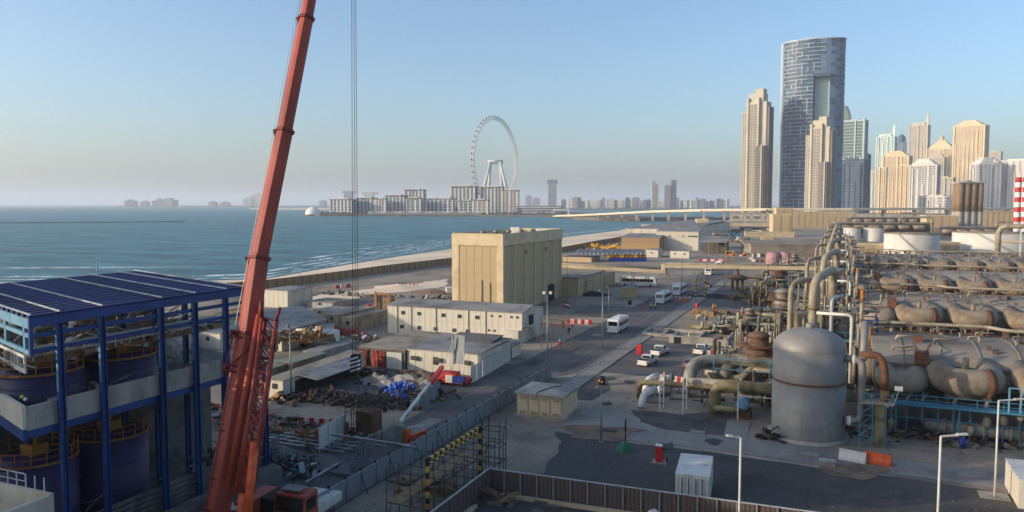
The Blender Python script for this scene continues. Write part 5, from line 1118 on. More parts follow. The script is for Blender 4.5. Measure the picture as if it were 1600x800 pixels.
hv = thing('parked_van', 'small white van left of the tall tan building', 'van', P(703, 460), .6); b = MB(); b.prism([(0, .4), (0, 1.9), (3.6, 1.95), (4.4, 1.2), (5, 1.05), (5, .4)], -.95, .95); b.build('body', 'white_paint', hv); b = MB(); b.box(-.98, 2.4, 1.1, .98, 3.7, 1.7); b.build('side_window', 'glass', hv); wheels(hv, (-.85, .85), (.9, 4.1), .36)
for k, (px, py, lb) in enumerate(((515, 337, 0),)): pass
# ================================================================ PEOPLE
def human_mesh():
    sk_ = [((0, 0, .95), .15), ((0, 0, 1.12), .145), ((0, 0, 1.32), .17), ((0, .0, 1.47), .07), ((0, .01, 1.54), .06), ((0, .02, 1.62), .095), ((0, .02, 1.70), .09),
           ((.19, 0, 1.40), .06), ((.27, .02, 1.15), .048), ((.29, .12, .92), .036), ((.29, .16, .84), .04), ((-.19, 0, 1.40), .06), ((-.27, .0, 1.15), .048), ((-.29, .06, .90), .036), ((-.29, .08, .82), .04),
           ((.1, 0, .86), .1), ((.12, .08, .48), .065), ((.12, -.02, .09), .05), ((.13, .12, .04), .045), ((-.1, 0, .86), .1), ((-.12, .0, .48), .065), ((-.12, -.12, .09), .05), ((-.13, .02, .04), .045)]
    ed = [(0, 1), (1, 2), (2, 3), (3, 4), (4, 5), (5, 6), (2, 7), (7, 8), (8, 9), (9, 10), (2, 11), (11, 12), (12, 13), (13, 14), (0, 15), (15, 16), (16, 17), (17, 18), (0, 19), (19, 20), (20, 21), (21, 22)]
    me = bpy.data.meshes.new('body_skin'); me.from_pydata([p for p, r in sk_], ed, []); o = bpy.data.objects.new('body_tmp', me); COL.objects.link(o)
    mo = o.modifiers.new('s', 'SKIN'); mo.use_smooth_shade = True; ss = o.modifiers.new('u', 'SUBSURF'); ss.levels = 1; ss.render_levels = 1
    for i, (p, r) in enumerate(sk_): me.skin_vertices[0].data[i].radius = (r, r*.85)
    me.skin_vertices[0].data[0].use_root = True
    bpy.context.view_layer.update(); dg = bpy.context.evaluated_depsgraph_get(); out = bpy.data.meshes.new_from_object(o.evaluated_get(dg)); bpy.data.objects.remove(o); return out
HM = human_mesh(); HB = {}
def person(label, loc, rz=0, m='overall_navy', helmet='helmet_white', vest=None):
    if m not in HB:
        me = HM.copy(); me.materials.clear(); me.materials.append(M[m]); me.materials.append(M['skin'])
        for p in me.polygons: p.material_index = 1 if (p.center.z > 1.49 or (abs(p.center.x) > .22 and p.center.z < .93)) else 0
        HB[m] = me
    o = bpy.data.objects.new('person', HB[m]); COL.objects.link(o); o.location = loc; o.rotation_euler = (0, 0, rz); tag(o, label, 'person')
    b = MB(); b.lathe([(.155, 1.66), (.12, 1.67), (.125, 1.74), (.09, 1.81), (.02, 1.84)], 12, (0, .02, 0)); b.build('helmet', helmet, o)
    if vest: b = MB(); b.lathe([(.20, 1.0), (.205, 1.2), (.225, 1.38), (.12, 1.47)], 12); v_ = b.build('vest', vest, o); v_.scale = (1, .85, 1)
    return o
person('worker in red overalls walking along the main road', P(874.5, 546), .4, 'overall_red')
person('worker in dark clothes and yellow vest, left of the road pair', P(1017, 484), .5, 'overall_navy', vest='vest_yellow'); person('worker in dark clothes and yellow vest, right of the road pair', P(1023.5, 484), -.6, 'overall_navy', vest='vest_yellow')
person('lone worker in red overalls with white helmet left of the road pair', P(1004, 485), .2, 'overall_red')
person('worker in navy standing against the concrete sump wall', P(1076.5, 535), 2.8, 'overall_navy', vest='vest_yellow'); person('worker in orange beside the pale timber pile', P(1118, 488), 1, 'overall_orange')
for k, (px, py) in enumerate(((1056, 473.5), (1062, 474), (1068, 475), (1071, 474.5), (1075, 475), (1078, 473))):
    person(('worker in orange overalls, number %s from the left in the group behind the minibus' % ['one', 'two', 'three', 'four', 'five', 'six'][k]) if k < 5 else 'worker in navy at the right end of the orange group', P(px, py), k*.9, 'overall_orange' if k < 5 else 'overall_navy', vest='vest_yellow' if k in (1, 5) else None)
person('worker in navy with white helmet left of the red lift', P(676, 598), 1.2); person('worker with yellow helmet right of the red lift', P(739, 597), -1.2, 'overall_navy', 'vest_yellow')
person('worker in dark clothes by the barracks stair', P(889, 523), .8); person('worker in dark clothes at the side road kerb', P(880, 513), -.8, 'overall_navy', 'vest_yellow')
for k, px in enumerate((641, 647, 652)): person('red clad worker, %s of three near the earth heap' % ('left', 'middle', 'right')[k], P(px, 449), k, 'overall_red')
# ================================================================ CRANE
CR = D(352, 57); CRZ = YAW
o = thing('mobile_crane', 'huge red telescopic crane with folded lattice jib, truck cab below', 'crane', (CR.x, CR.y, 0), 0)
def CL(v): return Vector((v.x-CR.x, v.y-CR.y, v.z))
stn = [((337, 812), 58.5, 1.80), ((371, 615), 60.6, 1.62), ((388, 520), 61.6, 1.5), ((404, 404), 63, 1.34), ((444, 206), 65.4, 1.25), ((478, 30), 67.6, 1.1), ((551, -370), 72.6, .95)]
bp_ = [CL(D3(px, py, d)) for (px, py), d, w in stn]
TW = math.radians(-28)
def boomsec(a, c, w0, w1, name):
    d = (c-a).normalized(); view = (Vector((0, 0, 27))-(a+Vector(CR))).normalized(); r = d.cross(Vector((sY, -cY, 0))).normalized(); f = r.cross(d).normalized(); r, f = r*math.cos(TW)+f*math.sin(TW), f*math.cos(TW)-r*math.sin(TW)
    prof = [(-.5, -.42), (-.32, -.6), (.30, -.6), (.5, -.3), (.5, .45), (.25, .68), (-.25, .68), (-.5, .4)]
    vs = [p+(r*x+f*y)*ww for p, ww in ((a, w0), (c, w1)) for x, y in prof]; n_ = 8
    b = MB(); b.add(vs, [(i, (i+1) % n_, n_+(i+1) % n_, n_+i) for i in range(n_)]+[tuple(range(n_-1, -1, -1)), tuple(range(n_, 2*n_))]); ob = b.build(name, 'crane_red', o)
    bv = ob.modifiers.new('bevel', 'BEVEL'); bv.width = .05; bv.segments = 2; return r, f, d
secs = [(0, 2, 1.72, 1.6), (2, 3, 1.5, 1.42), (3, 4, 1.3, 1.24), (4, 5, 1.12, 1.08), (5, 6, .98, .9)]
for (i, j, w0, w1) in secs:
    r, f, d_ = boomsec(bp_[i], bp_[j]+(bp_[j]-bp_[i]).normalized()*.3, w0, w1, 'boom_section')
    if i >= 0 and j < 6:
        c = bp_[j]; b = MB(); vs = []; 
        prof = [(-.60, -.48), (-.36, -.68), (.36, -.68), (.58, -.34), (.60, .5), (.3, .78), (-.3, .78), (-.6, .46)]
        for q in (-.12, .12): vs += [c+d_*q+(r*x+f*y)*w1 for x, y in prof]
        b.add(vs, [(k, (k+1) % 8, 8+(k+1) % 8, 8+k) for k in range(8)]+[tuple(range(7, -1, -1)), tuple(range(8, 16))]); b.bar(c-r*w1*.7-f*.2, c-r*w1*.45-f*.2-d_*.5, .16); b.build('collar', 'crane_dark_red', o)
# ribs, hoses and bolts on the base section
b = MB(); a0, a1 = bp_[0], bp_[2]; r, f, d_ = [x for x in (None,)]*3 if False else ((bp_[2]-bp_[0]).normalized().cross(Vector((sY, -cY, 0))).normalized(), None, (bp_[2]-bp_[0]).normalized()); f = r.cross(d_).normalized()
if f.dot(Vector((0, 0, 27))-(bp_[1]+Vector((CR.x, CR.y, 0)))) < 0: ff = f
tow = (Vector((0, 0, 27))-(bp_[1]+Vector((CR.x, CR.y, 0)))).normalized(); side = d_.cross(tow).normalized(); side = side if side.dot(Vector((cY, sY, 0))) > 0 else -side; tow = side.cross(d_).normalized(); tow = tow if tow.dot(Vector((sY, -cY, 0))) > 0 else -tow
Lb = (a1-a0).length
b.bar(a0-side*.35+tow*1.05, a1-side*.30+tow*.98, .05); b.build('hose', 'dark', o)
b = MB()
for t in (.06, .22, .47): c = a0.lerp(a1, t); b.bar(c-side*1.15+tow*.95, c+side*1.6+tow*.95, .07); b.bar(c-side*1.15+tow*.95, c-side*1.15-tow*.4, .07)
b.build('guide_rail', 'crane_dark_red', o)
for t in (.80, .985):                                       # twin pipe clamps round the boom
    b = MB(); c = a0.lerp(a1, t)
    for dd in (-.22, .22):
        for z_ in (1.0,): b.pipe([c-side*1.15+tow*.2+d_*dd, c-side*1.15+tow*z_+d_*dd, c+side*1.1+tow*z_+d_*dd, c+side*1.1+tow*.1+d_*dd], .09, n=8)
    b.cyl(c-side*1.25+tow*.3-d_*.45, c-side*1.25+tow*.3+d_*.3, .2, n=10); b.build('clamp', 'crane_dark_red', o)
b = MB(); c0, c1 = a0.lerp(a1, .81), a0.lerp(a1, .97)
b.bar(c0-side*1.0+tow*1.1, c1+side*.9+tow*1.1, .1); b.bar(c0-side*1.2+tow*.9, c1-side*1.15+tow*.9, .1); b.bar(c0+side*.9+tow*1.05, c1+side*.9+tow*1.05, .1); b.build('brace', 'crane_dark_red', o)
# hoist ropes stowed along the boom
b = MB(); b.bar(bp_[0]-side*.95, bp_[6]-side*.55, .035); b.bar(bp_[2]-side*1.1, bp_[6]-side*.6, .03); b.build('boom_rope', 'steel', o)
pr = None
for k in range(34):                                         # bolt heads and wear pads down the flank
    t = .02+k*.029; c = bp_[2].lerp(bp_[3], t) if k % 2 else bp_[3].lerp(bp_[4], t)
    w_ = .62 if k % 2 else .54
    b = MB(); b.cb(0, 0, 0, .1, .1, .14); b.build('wear_pad', 'dark', o, c+tow*w_+side*(.1 if k % 3 else -.22))
b = MB(); b.bar(bp_[1]-side*.12+tow*.99, bp_[2]-side*.1+tow*.95, .04); b.bar(bp_[0]+side*.42+tow*.9, bp_[2]+side*.36+tow*.84, .04); b.bar(bp_[2]+side*.1+tow*.88, bp_[3]+side*.08+tow*.8, .035); b.build('hose', 'dark', o)
# luffing ram and side tubes
q = lambda px, py, d: CL(D3(px, py, d))
b = MB(); b.cyl(q(357, 762, 57.5), q(406, 492, 60.6), .30, n=14); b.cyl(q(406, 492, 60.6), q(410, 470, 60.8), .16, n=10); b.cyl(q(369, 770, 57.3), q(415, 498, 60.4), .17, n=10); b.build('side_tube', 'crane_red', o)
# folded lattice jib
L0, L1 = [q(374, 772, 57), q(398, 772, 57), q(384, 772, 59), q(404, 772, 59)], [q(409, 496, 60), q(431, 502, 60), q(414, 494, 61.6), q(434, 500, 61.6)]
L0[1] = q(390, 772, 57); L0[3] = q(396, 772, 59)
b = MB()
for a, c in zip(L0, L1): b.cyl(a, c, .13, n=8)
b.build('jib_chord', 'crane_red', o); pr = None; N_ = 13
for k in range(N_):
    pA, pB = [a.lerp(c, k/N_) for a, c in zip(L0, L1)], [a.lerp(c, (k+1)/N_) for a, c in zip(L0, L1)]; b = MB()
    for (i, j) in ((0, 1), (2, 3), (0, 2), (1, 3)): b.bar(pA[i], pB[j] if k % 2 else pA[j], .09); b.bar(pB[i], pA[j], .09)
    b.bar(pB[0], pB[1], .09); b.build('lattice_brace', 'crane_red' if k < 9 else 'crane_dark_red', o)
b = MB(); c = L1; b.add([c[0], c[1], c[3], c[2]]+[x+Vector((0, 0, -2.4)) for x in (c[0], c[1], c[3], c[2])], [(0, 1, 2, 3), (4, 7, 6, 5), (1, 5, 6, 2)]); b.cyl(c[1]+Vector((0, 0, 0)), c[1]+Vector((.3, .2, 1.1)), .12, n=8); b.cyl(c[0], c[0]+Vector((0, 0, 1.3)), .16, n=8); b.build('jib_head', 'crane_dark_red', o)
b = MB(); b.cyl(q(398, 690, 58), q(384, 830, 56), .34, n=12); b.cyl(q(379, 772, 56.6), q(372, 850, 56), .3, n=10); b.build('ram', 'orange', o)
# carrier chassis, cab and decks
cab_ = thing('x', 'x', 'x', (0, 0, 0)); bpy.data.objects.remove(cab_)
CB = CL(P(452, 838)); CBv = Vector((CB.x, CB.y, 0)); u_ = Vector((0, 1, 0)); ax = math.radians(4)
def CBX(x0, y0, z0, x1, y1, z1, name, m, bev=.05):
    b = MB(); b.box(x0, y0, z0, x1, y1, z1); ob = b.build(name, m, o, CBv, rot=ax)
    if bev: bv = ob.modifiers.new('bevel', 'BEVEL'); bv.width = bev; bv.segments = 2
    return ob
b = MB(); b.prism([(0, 1.1), (-.1, 1.9), (.25, 3.35), (2.0, 3.5), (2.1, 1.1)], -1.45, 1.45); ob = b.build('cab', 'crane_red', o, CBv, rot=ax); bv = ob.modifiers.new('bevel', 'BEVEL'); bv.width = .1; bv.segments = 2
b = MB(); b.add([(-1.3, -.12, 2.05), (1.3, -.12, 2.05), (1.25, .17, 3.2), (-1.25, .17, 3.2)], [(0, 1, 2, 3)]); b.build('windscreen', 'glass', o, CBv, rot=ax)
b = MB(); b.box(1.46, .3, 2.1, 1.49, 1.6, 3.1); b.box(-1.49, .3, 2.1, -1.46, 1.6, 3.1); b.build('side_window', 'glass', o, CBv, rot=ax)
CBX(-1.2, .6, 3.52, .6, 1.8, 3.62, 'roof_hatch', 'roof_grey', 0); CBX(-1.4, -9, .9, 1.4, 0, 1.5, 'chassis', 'dark'); CBX(-3.3, .6, .7, -1.55, 3.4, 2.6, 'engine_cover', 'dark'); CBX(-4.6, -1, 1.2, -3.2, 3, 2.7, 'counterweight', 'crane_red'); CBX(-1.6, 2.2, 1.0, 1.3, 6.0, 1.8, 'deck', 'off_white')
CBX(-5.2, -3.5, 1.0, -3.5, -.5, 2.4, 'tool_box', 'off_white'); CBX(-5.9, -6, 1.5, -2.8, -2.2, 2.6, 'slewing_table', 'crane_dark_red')
wb = MB(); [wb.cyl((x-.2, y, .62), (x+.2, y, .62), .62, n=18) for x in (-1.25, 1.25) for y in (-7, -5.2, 1.2)]; wb.build('wheel', 'rubber', o, CBv, rot=ax)
# hoist ropes and hook block hanging from the boom tip
hk = thing('hook_block', 'black and white striped hook block hanging on long hoist ropes', 'hook', D3(556, 575, 72.6)); T = bp_[6]+Vector((CR.x, CR.y, 0)); T = T-hk.location
b = MB()
for dx in (-.34, .0, .3): b.bar((dx, 0, .8), (T.x+dx*.5, T.y, T.z), .035)
b.build('hoist_rope', 'dark', hk); bs = [MB(), MB()]
for k in range(8): bs[k % 2].bar((-.42, -.1, -.5+k*.19), (.42, -.1, -.2+k*.19), .5, .19)
bs[0].build('black_stripe', 'black', hk); bs[1].build('white_stripe', 'white_paint', hk); b = MB(); b.pipe([(0, 0, -.2), (0, 0, -.9), (.3, 0, -1.2), (.2, 0, -1.5), (-.2, 0, -1.5), (-.25, 0, -1.2)], .07, n=8); b.cyl((-.2, -.2, 1.1), (-.2, .2, 1.1), .26, n=14); b.cyl((.2, -.2, 1.1), (.2, .2, 1.1), .26, n=14); b.build('hook', 'dark', hk)
# ================================================================ BLUE STEEL FRAME BUILDING
A0, A1, A2, A3 = P(45, 498, 19.1), P(382, 451, 19.1), P(212, 425, 19.1), None
e1 = (A1-A0); Lr = e1.length; e1.normalize(); e2 = (A2-A1); Wr = e2.length; e2.normalize()
o = thing('steel_frame_building', 'unfinished blue steel frame building with open blue roof and concrete floor', 'building', (A0.x, A0.y, 0))
def F(a, w_, z): return e1*a+e2*w_+Vector((0, 0, z))
def fbox(b, a0, a1, w0, w1, z0, z1): return b.add([F(a0, w0, z0), F(a1, w0, z0), F(a1, w1, z0), F(a0, w1, z0), F(a0, w0, z1), F(a1, w0, z1), F(a1, w1, z1), F(a0, w1, z1)], [(0, 3, 2, 1), (4, 5, 6, 7), (0, 1, 5, 4), (1, 2, 6, 5), (2, 3, 7, 6), (3, 0, 4, 7)])
def colY(px): return (sYY(px, A0.x)-A0.y)/e1.y
cols_ = [colY(px) for px in (86, 153, 246, 299, 347)]; ZT = 19.1
for a in cols_+[colY(406)]:
    zt = ZT-.3 if a < Lr else 10.6
    for w0 in (0, Wr*.33, Wr*.66, Wr-.5):
        if w0 and a == cols_[1]: continue
        b = MB(); fbox(b, a-.26, a-.18, w0, w0+.5, 0, zt); fbox(b, a+.18, a+.26, w0, w0+.5, 0, zt); fbox(b, a-.18, a+.18, w0+.2, w0+.27, 0, zt); b.build('column', 'blue_steel', o)
        if not w0: b = MB(); [fbox(b, a-.275, a-.262, .06, .44, z0, z1) for z0, z1 in ((13.5, 15.6), (15.8, 16.9), (17.1, 18.4))]; b.build('sunlit_flange', 'blue_light', o)  # pale blue strips paint in the sun on the upper columns
b = MB(); fbox(b, 0, Lr, -.02, .22, ZT-.62, ZT-.02); fbox(b, 0, Lr, Wr-.25, Wr, ZT-.6, ZT); b.build('eaves_beam', 'blue_steel', o)
b = MB(); fbox(b, -.02, .2, .24, Wr-.26, ZT-.75, ZT-.05); b.build('end_beam', 'blue_light', o)
pr = None; NR = 20
for k in range(NR):                                          # long purlins running with the eaves
    if pr is None: b = MB(); fbox(b, 0, Lr, 0, Wr/NR*.5, ZT-.04, ZT+.2); pr = b.build('purlin', 'blue_roof', o, (0, 0, 0))
    else: piece(pr, e2*(Wr*k/NR), o)
pr = None
for a in [0.12]+cols_[:]+[Lr-.2]:
    if pr is None: b = MB(); fbox(b, -.07, .07, -.05, Wr, ZT+.21, ZT+.3); pr = b.build('roof_rafter', 'rail_pale', o, e1*a)
    else: piece(pr, e1*a, o)
pr = None
for a in cols_: b = MB(); fbox(b, a-.12, a+.12, .3, Wr-.3, ZT-.7, ZT-.05); b.build('tie_beam', 'blue_steel', o)
b = MB(); fbox(b, 0, Lr, .02, .2, ZT-.28, ZT-.0); b.build('edge_strip', 'rail_pale', o)
for z in (16.7, 17.8):
    b = MB(); fbox(b, cols_[0]*(0 if z < 16 else 0), Lr, .24, .42, z-.15, z+.15); b.build('side_rail', 'blue_steel', o)
b = MB(); fbox(b, 0, .25, 0, .35, 16.4, ZT-.6); b.build('corner_hanger', 'blue_steel', o); b = MB(); fbox(b, 0, .2, .36, Wr, 16.5, 16.8); fbox(b, 0, .2, .36, Wr, 17.7, 18.0); fbox(b, 0, .22, 1.2, 1.6, 16.8, ZT-.7); fbox(b, 0, .22, 6, 6.4, 16.8, ZT-.7); b.build('end_rail', 'blue_light', o)
# concrete floor with parapet, blue edge beam
LF = colY(410)
b = MB(); fbox(b, -.1, LF, .86, Wr, 10.9, 11.2); b.build('floor_slab', 'concrete_dark', o); b = MB(); fbox(b, -.3, LF, .52, .8, 11.15, 12.85); b.build('parapet', 'concrete', o); b = MB(); fbox(b, -.6, -.32, .52, Wr, 11.3, 12.95); b.build('parapet', 'white_wall', o)
b = MB(); fbox(b, -.3, LF, .5, .85, 10.6, 11.13); b.build('edge_beam', 'blue_steel', o); b = MB(); fbox(b, -.6, -.34, .5, Wr, 10.5, 11.28); b.build('edge_beam', 'blue_steel', o)
# upper gallery of pale beams (a timber and steel deck with posts)
b = MB(); fbox(b, 0, Lr, 4.2, 9, 15.0, 15.2); b.build('gallery_deck', 'wood', o)
pr = None
for k in range(int(Lr/1.4)):
    b = MB(); fbox(b, k*1.4, k*1.4+.12, 4.0, 4.12, 15.2, 16.4); b.build('gallery_post', 'off_white', o)
b = MB(); fbox(b, 0, Lr, 3.95, 4.1, 16.2, 16.36); fbox(b, 0, Lr, 3.95, 4.1, 15.6, 15.72); fbox(b, .0, .15, 1.5, 16, 15.0, 15.3); fbox(b, 0, .15, 1.5, 16, 16.1, 16.3); b.build('gallery_rail', 'off_white', o)
for w0 in (1.6, 3.2, 4.8, 6.5, 8.4, 10.5, 12.8): b = MB(); fbox(b, 0, .15, w0, w0+.15, 15.3, 16.3); b.build('gallery_post', 'off_white', o)
b = MB(); random.seed(6)
for k in range(150): a, w_ = random.uniform(.5, Lr-2), random.uniform(3, 20); fbox(b, a, a+random.uniform(.3, 2.4), w_, w_+random.uniform(.2, 1.5), 15.22, 15.22+random.uniform(.1, .6))
ob = b.build('site_material', 'wood', o, stuff=True); b = MB()
for k in range(40): a, w_ = random.uniform(.5, LF-2), random.uniform(1.2, 16); fbox(b, a, a+random.uniform(.4, 1.8), w_, w_+random.uniform(.3, 1.8), 11.22, 11.22+random.uniform(.3, 1.5))
b.build('site_material', 'concrete', o, stuff=True)
for mt_, zz, nn in (('off_white', 15.2, 40), ('blue_steel', 15.2, 26), ('steel', 11.2, 46), ('steel', .3, 60), ('amber', 15.2, 16)):
    b = MB()
    for k in range(nn): a, w_, h_ = random.uniform(.5, LF-3), random.uniform(1.2, 14), random.uniform(.3, 2.6); q_ = F(a, w_, zz+random.uniform(0, h_)); b.bar(q_, q_+e1*random.uniform(-2, 2)+e2*random.uniform(-2, 2)+Vector((0, 0, random.uniform(-.2, 1.4))), random.choice((.06, .1, .16)))
    b.build('loose_bar', mt_, o, stuff=True)
def ptank(a, w_, z, r, h, lb):
    p = Vector((A0.x, A0.y, 0))+F(a, w_, z); t = thing('purple_tank', lb, 'tank', p, 0, 'purple tanks in the steel frame'); b = MB(); b.lathe([(r, 0), (r, h), (r*.6, h+.2), (.1, h+.3)], 32); b.build('shell', 'purple', t)
    b = MB(); [b.lathe([(r+.02, z_), (r+.06, z_+.05), (r+.02, z_+.1)], 32) for z_ in (h*.33, h*.66, h-.15)]; b.build('hoop', 'purple', t)
    b = MB(); n_ = 18
    for k in range(n_): t0, t1 = 2*PI*k/n_, 2*PI*(k+1)/n_; p0, p1 = Vector((r*math.cos(t0), r*math.sin(t0), 0)), Vector((r*math.cos(t1), r*math.sin(t1), 0)); b.bar(p0+Vector((0, 0, h)), p0+Vector((0, 0, h+1.1)), .07); [b.bar(p0+Vector((0, 0, h+z_)), p1+Vector((0, 0, h+z_)), .06 if z_ > .2 else .16) for z_ in (.05, .6, 1.1)]
    b.build('railing', 'amber', t); b = MB(); b.cb(0, 0, h+.25, 1.4, 1.4, .9); b.cyl((0, 0, h), (0, 0, h+1.9), .2, n=8); b.build('mixer', 'amber', t)
ptank(2.6, 8.6, .3, 3.1, 6.3, 'purple tank with amber railing on the ground floor, nearest the corner'); ptank(9.4, 8.4, .3, 3.1, 6.5, 'purple tank with amber railing on the ground floor, behind the nearest')
b = MB(); fbox(b, 0, LF, 12.5, 12.8, 0, 10.9); b.build('inner_wall', 'concrete_dark', o)
ptank(2.5, 6, 11.2, 3.0, 3.0, 'purple tank on the concrete floor behind the corner column'); ptank(9.5, 6, 11.2, 3.0, 2.9, 'purple tank on the concrete floor deeper inside')
b = MB(); b.cyl((0, 0, 0), (.4, .1, 0), .6, n=14); tag(b.build('cable_drum', 'wood', loc=Vector((A0.x, A0.y, 0))+F(1.2, 1.3, 11.9), rot=.4), 'small pale cable drum on the concrete floor edge', 'cable drum')
person('worker in purple overalls on the concrete floor of the blue frame', Vector((A0.x, A0.y, 0))+F(-.0, 2.6, 11.22)+Vector((0, .3, 0)), 2.5, 'overall_navy'); person('worker crouched low near the parapet corner', Vector((A0.x, A0.y, 0))+F(.3, 3.6, 11.22), .3, 'overall_navy', 'vest_yellow')
# grey ledges below
o = thing('pipe_trench', 'stacked grey pipes and channels along the foot of the blue frame', 'pipe rack', (A0.x, A0.y, 0))
b = MB()
for k in range(6): a = F(2, .9+k*.0, .9+k*.45); c_ = F(LF+2, .9, .9+k*.45); b.bar(a, c_, .2, .28)
b.build('rail', 'concrete_dark', o); b = MB(); fbox(b, 0, LF, -2.2, -.4, 0, 1.6); b.build('plinth', 'concrete_dark', o)
# near roof corner at the bottom left
o = thing('terrace_corner', 'sunlit corner of a near roof terrace with a small railing', 'building', D(-22, 46)); zt = 8.0; b = MB()
b.box(-14, 0, 0, 0, .3, zt); b.box(-.3, .3, 0, 0, 3.2, zt); b.box(-14, 3.2, 0, 0, 3.5, zt+.1); b.build('wall', 'white_wall', o); b = MB(); b.box(-14, .3, zt-1.4, -.3, 3.2, zt-1.1); b.build('floor', 'cream', o); b = MB()
for k in range(9): b.bar((-.6-k*.9, 3.3, zt), (-.6-k*.9, 3.3, zt+1.1), .06)
b.bar((-2.5, 3.3, zt+1.1), (-14, 3.3, zt+1.1), .06); b.bar((-2.5, 3.3, zt+.6), (-14, 3.3, zt+.6), .05); b.build('railing', 'off_white', o)
# ================================================================ BIG GREY TANK
d = 87; r = 4.05; c = D(1271, 88.5); zt = 12.6; o = thing('domed_tank', 'big grey domed steel tank with a rusty girth band', 'tank', c)
b = MB(); b.lathe([(r, .3), (r, 6.6)], 64); b.build('lower_shell', 'tank_grey', o); b = MB(); b.lathe([(r+.0, 6.8), (r, 10.4)], 64); b.build('upper_shell', 'tank_grey', o)
b = MB(); b.lathe([(r*math.cos(t)*1.0, 10.4+2.3*math.sin(t)) for t in [PI/2*k/12 for k in range(13)]][:-1]+[(.02, 12.7)], 64); b.build('dome', 'tank_grey', o)
b = MB(); b.lathe([(r, 6.6), (r+.12, 6.63), (r+.12, 6.75), (r, 6.8)], 64); b.build('girth_band', 'rust', o); b = MB()
for z in (3.4, 10.35): b.lathe([(r, z), (r+.03, z+.03), (r, z+.06)], 64)
for t in (-1.7, -.7, .4, 1.6): b.box(r*math.cos(t)-.03, r*math.sin(t)-.03, .3, r*math.cos(t)+.03, r*math.sin(t)+.03, 3.4)
b.build('weld_seam', 'tank_grey', o); b = MB(); b.lathe([(r+.5, 0), (r+.5, .3), (r, .32)], 48); b.build('plinth', 'concrete', o)
b = MB(); b.cyl((0, 0, 12.5), (0, 0, 13.2), .5, n=14); b.lathe([(.14, 0), (.14, .3)], 8, (-2.9, -2.5, 4)); b.build('nozzle', 'tank_grey', o)
b = MB(); b.pipe([(3.7, -1.2, 9.6), (5.6, -1.4, 9.6), (5.6, -1.4, 2.6), (3.9, -1.3, 2.6)], .42, n=14, br=.9); b.cyl((5.6, -1.4, 9.6), (5.9, 1.6, 13.4), .42, n=14); b.build('side_pipe', 'tank_grey', o)
b = MB(); b.pipe([(5.3, -1.2, 10.1), (7.4, -1.4, 10.3), (7.9, -1.5, 8.6), (7.9, -1.5, 6.4)], .42, n=12, br=1.2); b.build('bend_pipe', 'rust', o); b = MB(); b.cyl((7.9, -1.5, 5.1), (7.9, -1.5, 6.4), .46, n=12); b.build('yellow_valve', 'amber', o); b = MB(); b.cyl((7.9, -1.5, 4.5), (7.9, -1.5, 5.1), .5, n=12); b.lathe([(.2, 0), (.34, .5), (.2, 1)], 10, (4.7, -1.5, 9.1)); b.lathe([(.2, 0), (.34, .5), (.2, 1)], 10, (4.4, -1.5, 2.1)); b.build('white_valve', 'off_white', o)
o = thing('access_tower', 'slim blue steel access tower with a white lamp right of the grey tank', 'access tower', P(1342, 697)); b = MB()
for x in (0, 1.3, 2.6): b.bar((x, 0, 0), (x, 0, 4.9), .1); b.bar((x, 1.4, 0), (x, 1.4, 4.9), .1)
for z in (1.2, 2.4, 3.6, 4.8): b.bar((0, 0, z), (1.3, 0, z), .08); b.bar((0, 0, z-1.2), (1.3, 0, z), .07)
b.build('frame', 'teal_steel', o); b = MB(); b.box(-.1, -.2, 4.9, 3.4, 1.6, 5.05); b.build('deck', 'pipe_beige', o); b = MB(); [b.bar((x, -.2, 5), (x, -.2, 6.1), .07) for x in (0, 1.1, 2.2, 3.3)]; b.bar((0, -.2, 6.1), (3.3, -.2, 6.1), .07); b.bar((0, -.2, 5.6), (3.3, -.2, 5.6), .05); b.build('railing', 'teal_steel', o); b = MB(); b.box(1.5, .2, 0, 2.5, 1.3, 4.8); b.build('column', 'pipe_olive', o); b = MB(); b.cb(3.8, .2, 6.6, .8, .4, .45); b.bar((3.4, .2, 5), (3.8, .2, 6.6), .07); b.build('lamp', 'off_white', o)
# low pipes in front, yellow green pipe portal
o = thing('pipeline', 'thick olive pipeline bending down left of the grey tank', 'pipeline', P(1100, 650)); b = MB()
b.pipe([(1.2, 1.0, .4), (1.2, 1.0, 4.1), (13, 1.0, 4.0), (19, 1.4, 4.0)], .72, n=16, br=1.6, seg=6); b.build('pipe', 'pipe_olive', o); b = MB(); b.pipe([(-9.5, 4.5, .3), (-9.5, 4.5, 2.6), (-2, 4.8, 2.6), (16, 4.8, 2.6)], .38, n=12, br=1.0); b.pipe([(1.2, 0, 1.2), (4.5, 0, 1.2), (4.5, 2, 1.2)], .4, n=10); b.build('pipe', 'pipe_olive', o); pr = None
for x in (-5.6, -2.6, 4.2, 11.4):
    if pr is None: b = MB(); b.bar((0, -.5, 0), (0, -.5, 4.8), .14); b.bar((0, 2, 0), (0, 2, 4.8), .14); b.bar((0, -.5, 3.2), (0, 2, 3.2), .14); pr = b.build('frame_post', 'off_white', o, (x, 0, 0))
    else: piece(pr, (x, 0, 0), o)
b = MB(); b.bar((11.5, -.5, 3), (15, -.5, .4), .08); b.bar((15, -.5, 3), (11.5, -.5, .4), .08); b.bar((4.2, -.5, 3.2), (11.4, -.5, 3.2), .1); b.build('brace', 'off_white', o)
r_ = random.Random(77); b = MB()
for k in range(46): x, y, z = r_.uniform(-9, 16), r_.uniform(1.5, 7), r_.uniform(.3, 2); a = Vector((x, y, z)); q2 = a+Vector(r_.choice(((1, 0, 0), (0, 1, 0), (0, 0, 1))))*r_.uniform(1, 3); b.pipe([a, q2, q2+Vector(r_.choice(((0, 0, 1), (0, 1, 0), (1, 0, 0))))*1], r_.choice((.1, .16, .22)), n=7, seg=2)
b.build('small_pipe', 'scrap', o, stuff=True)
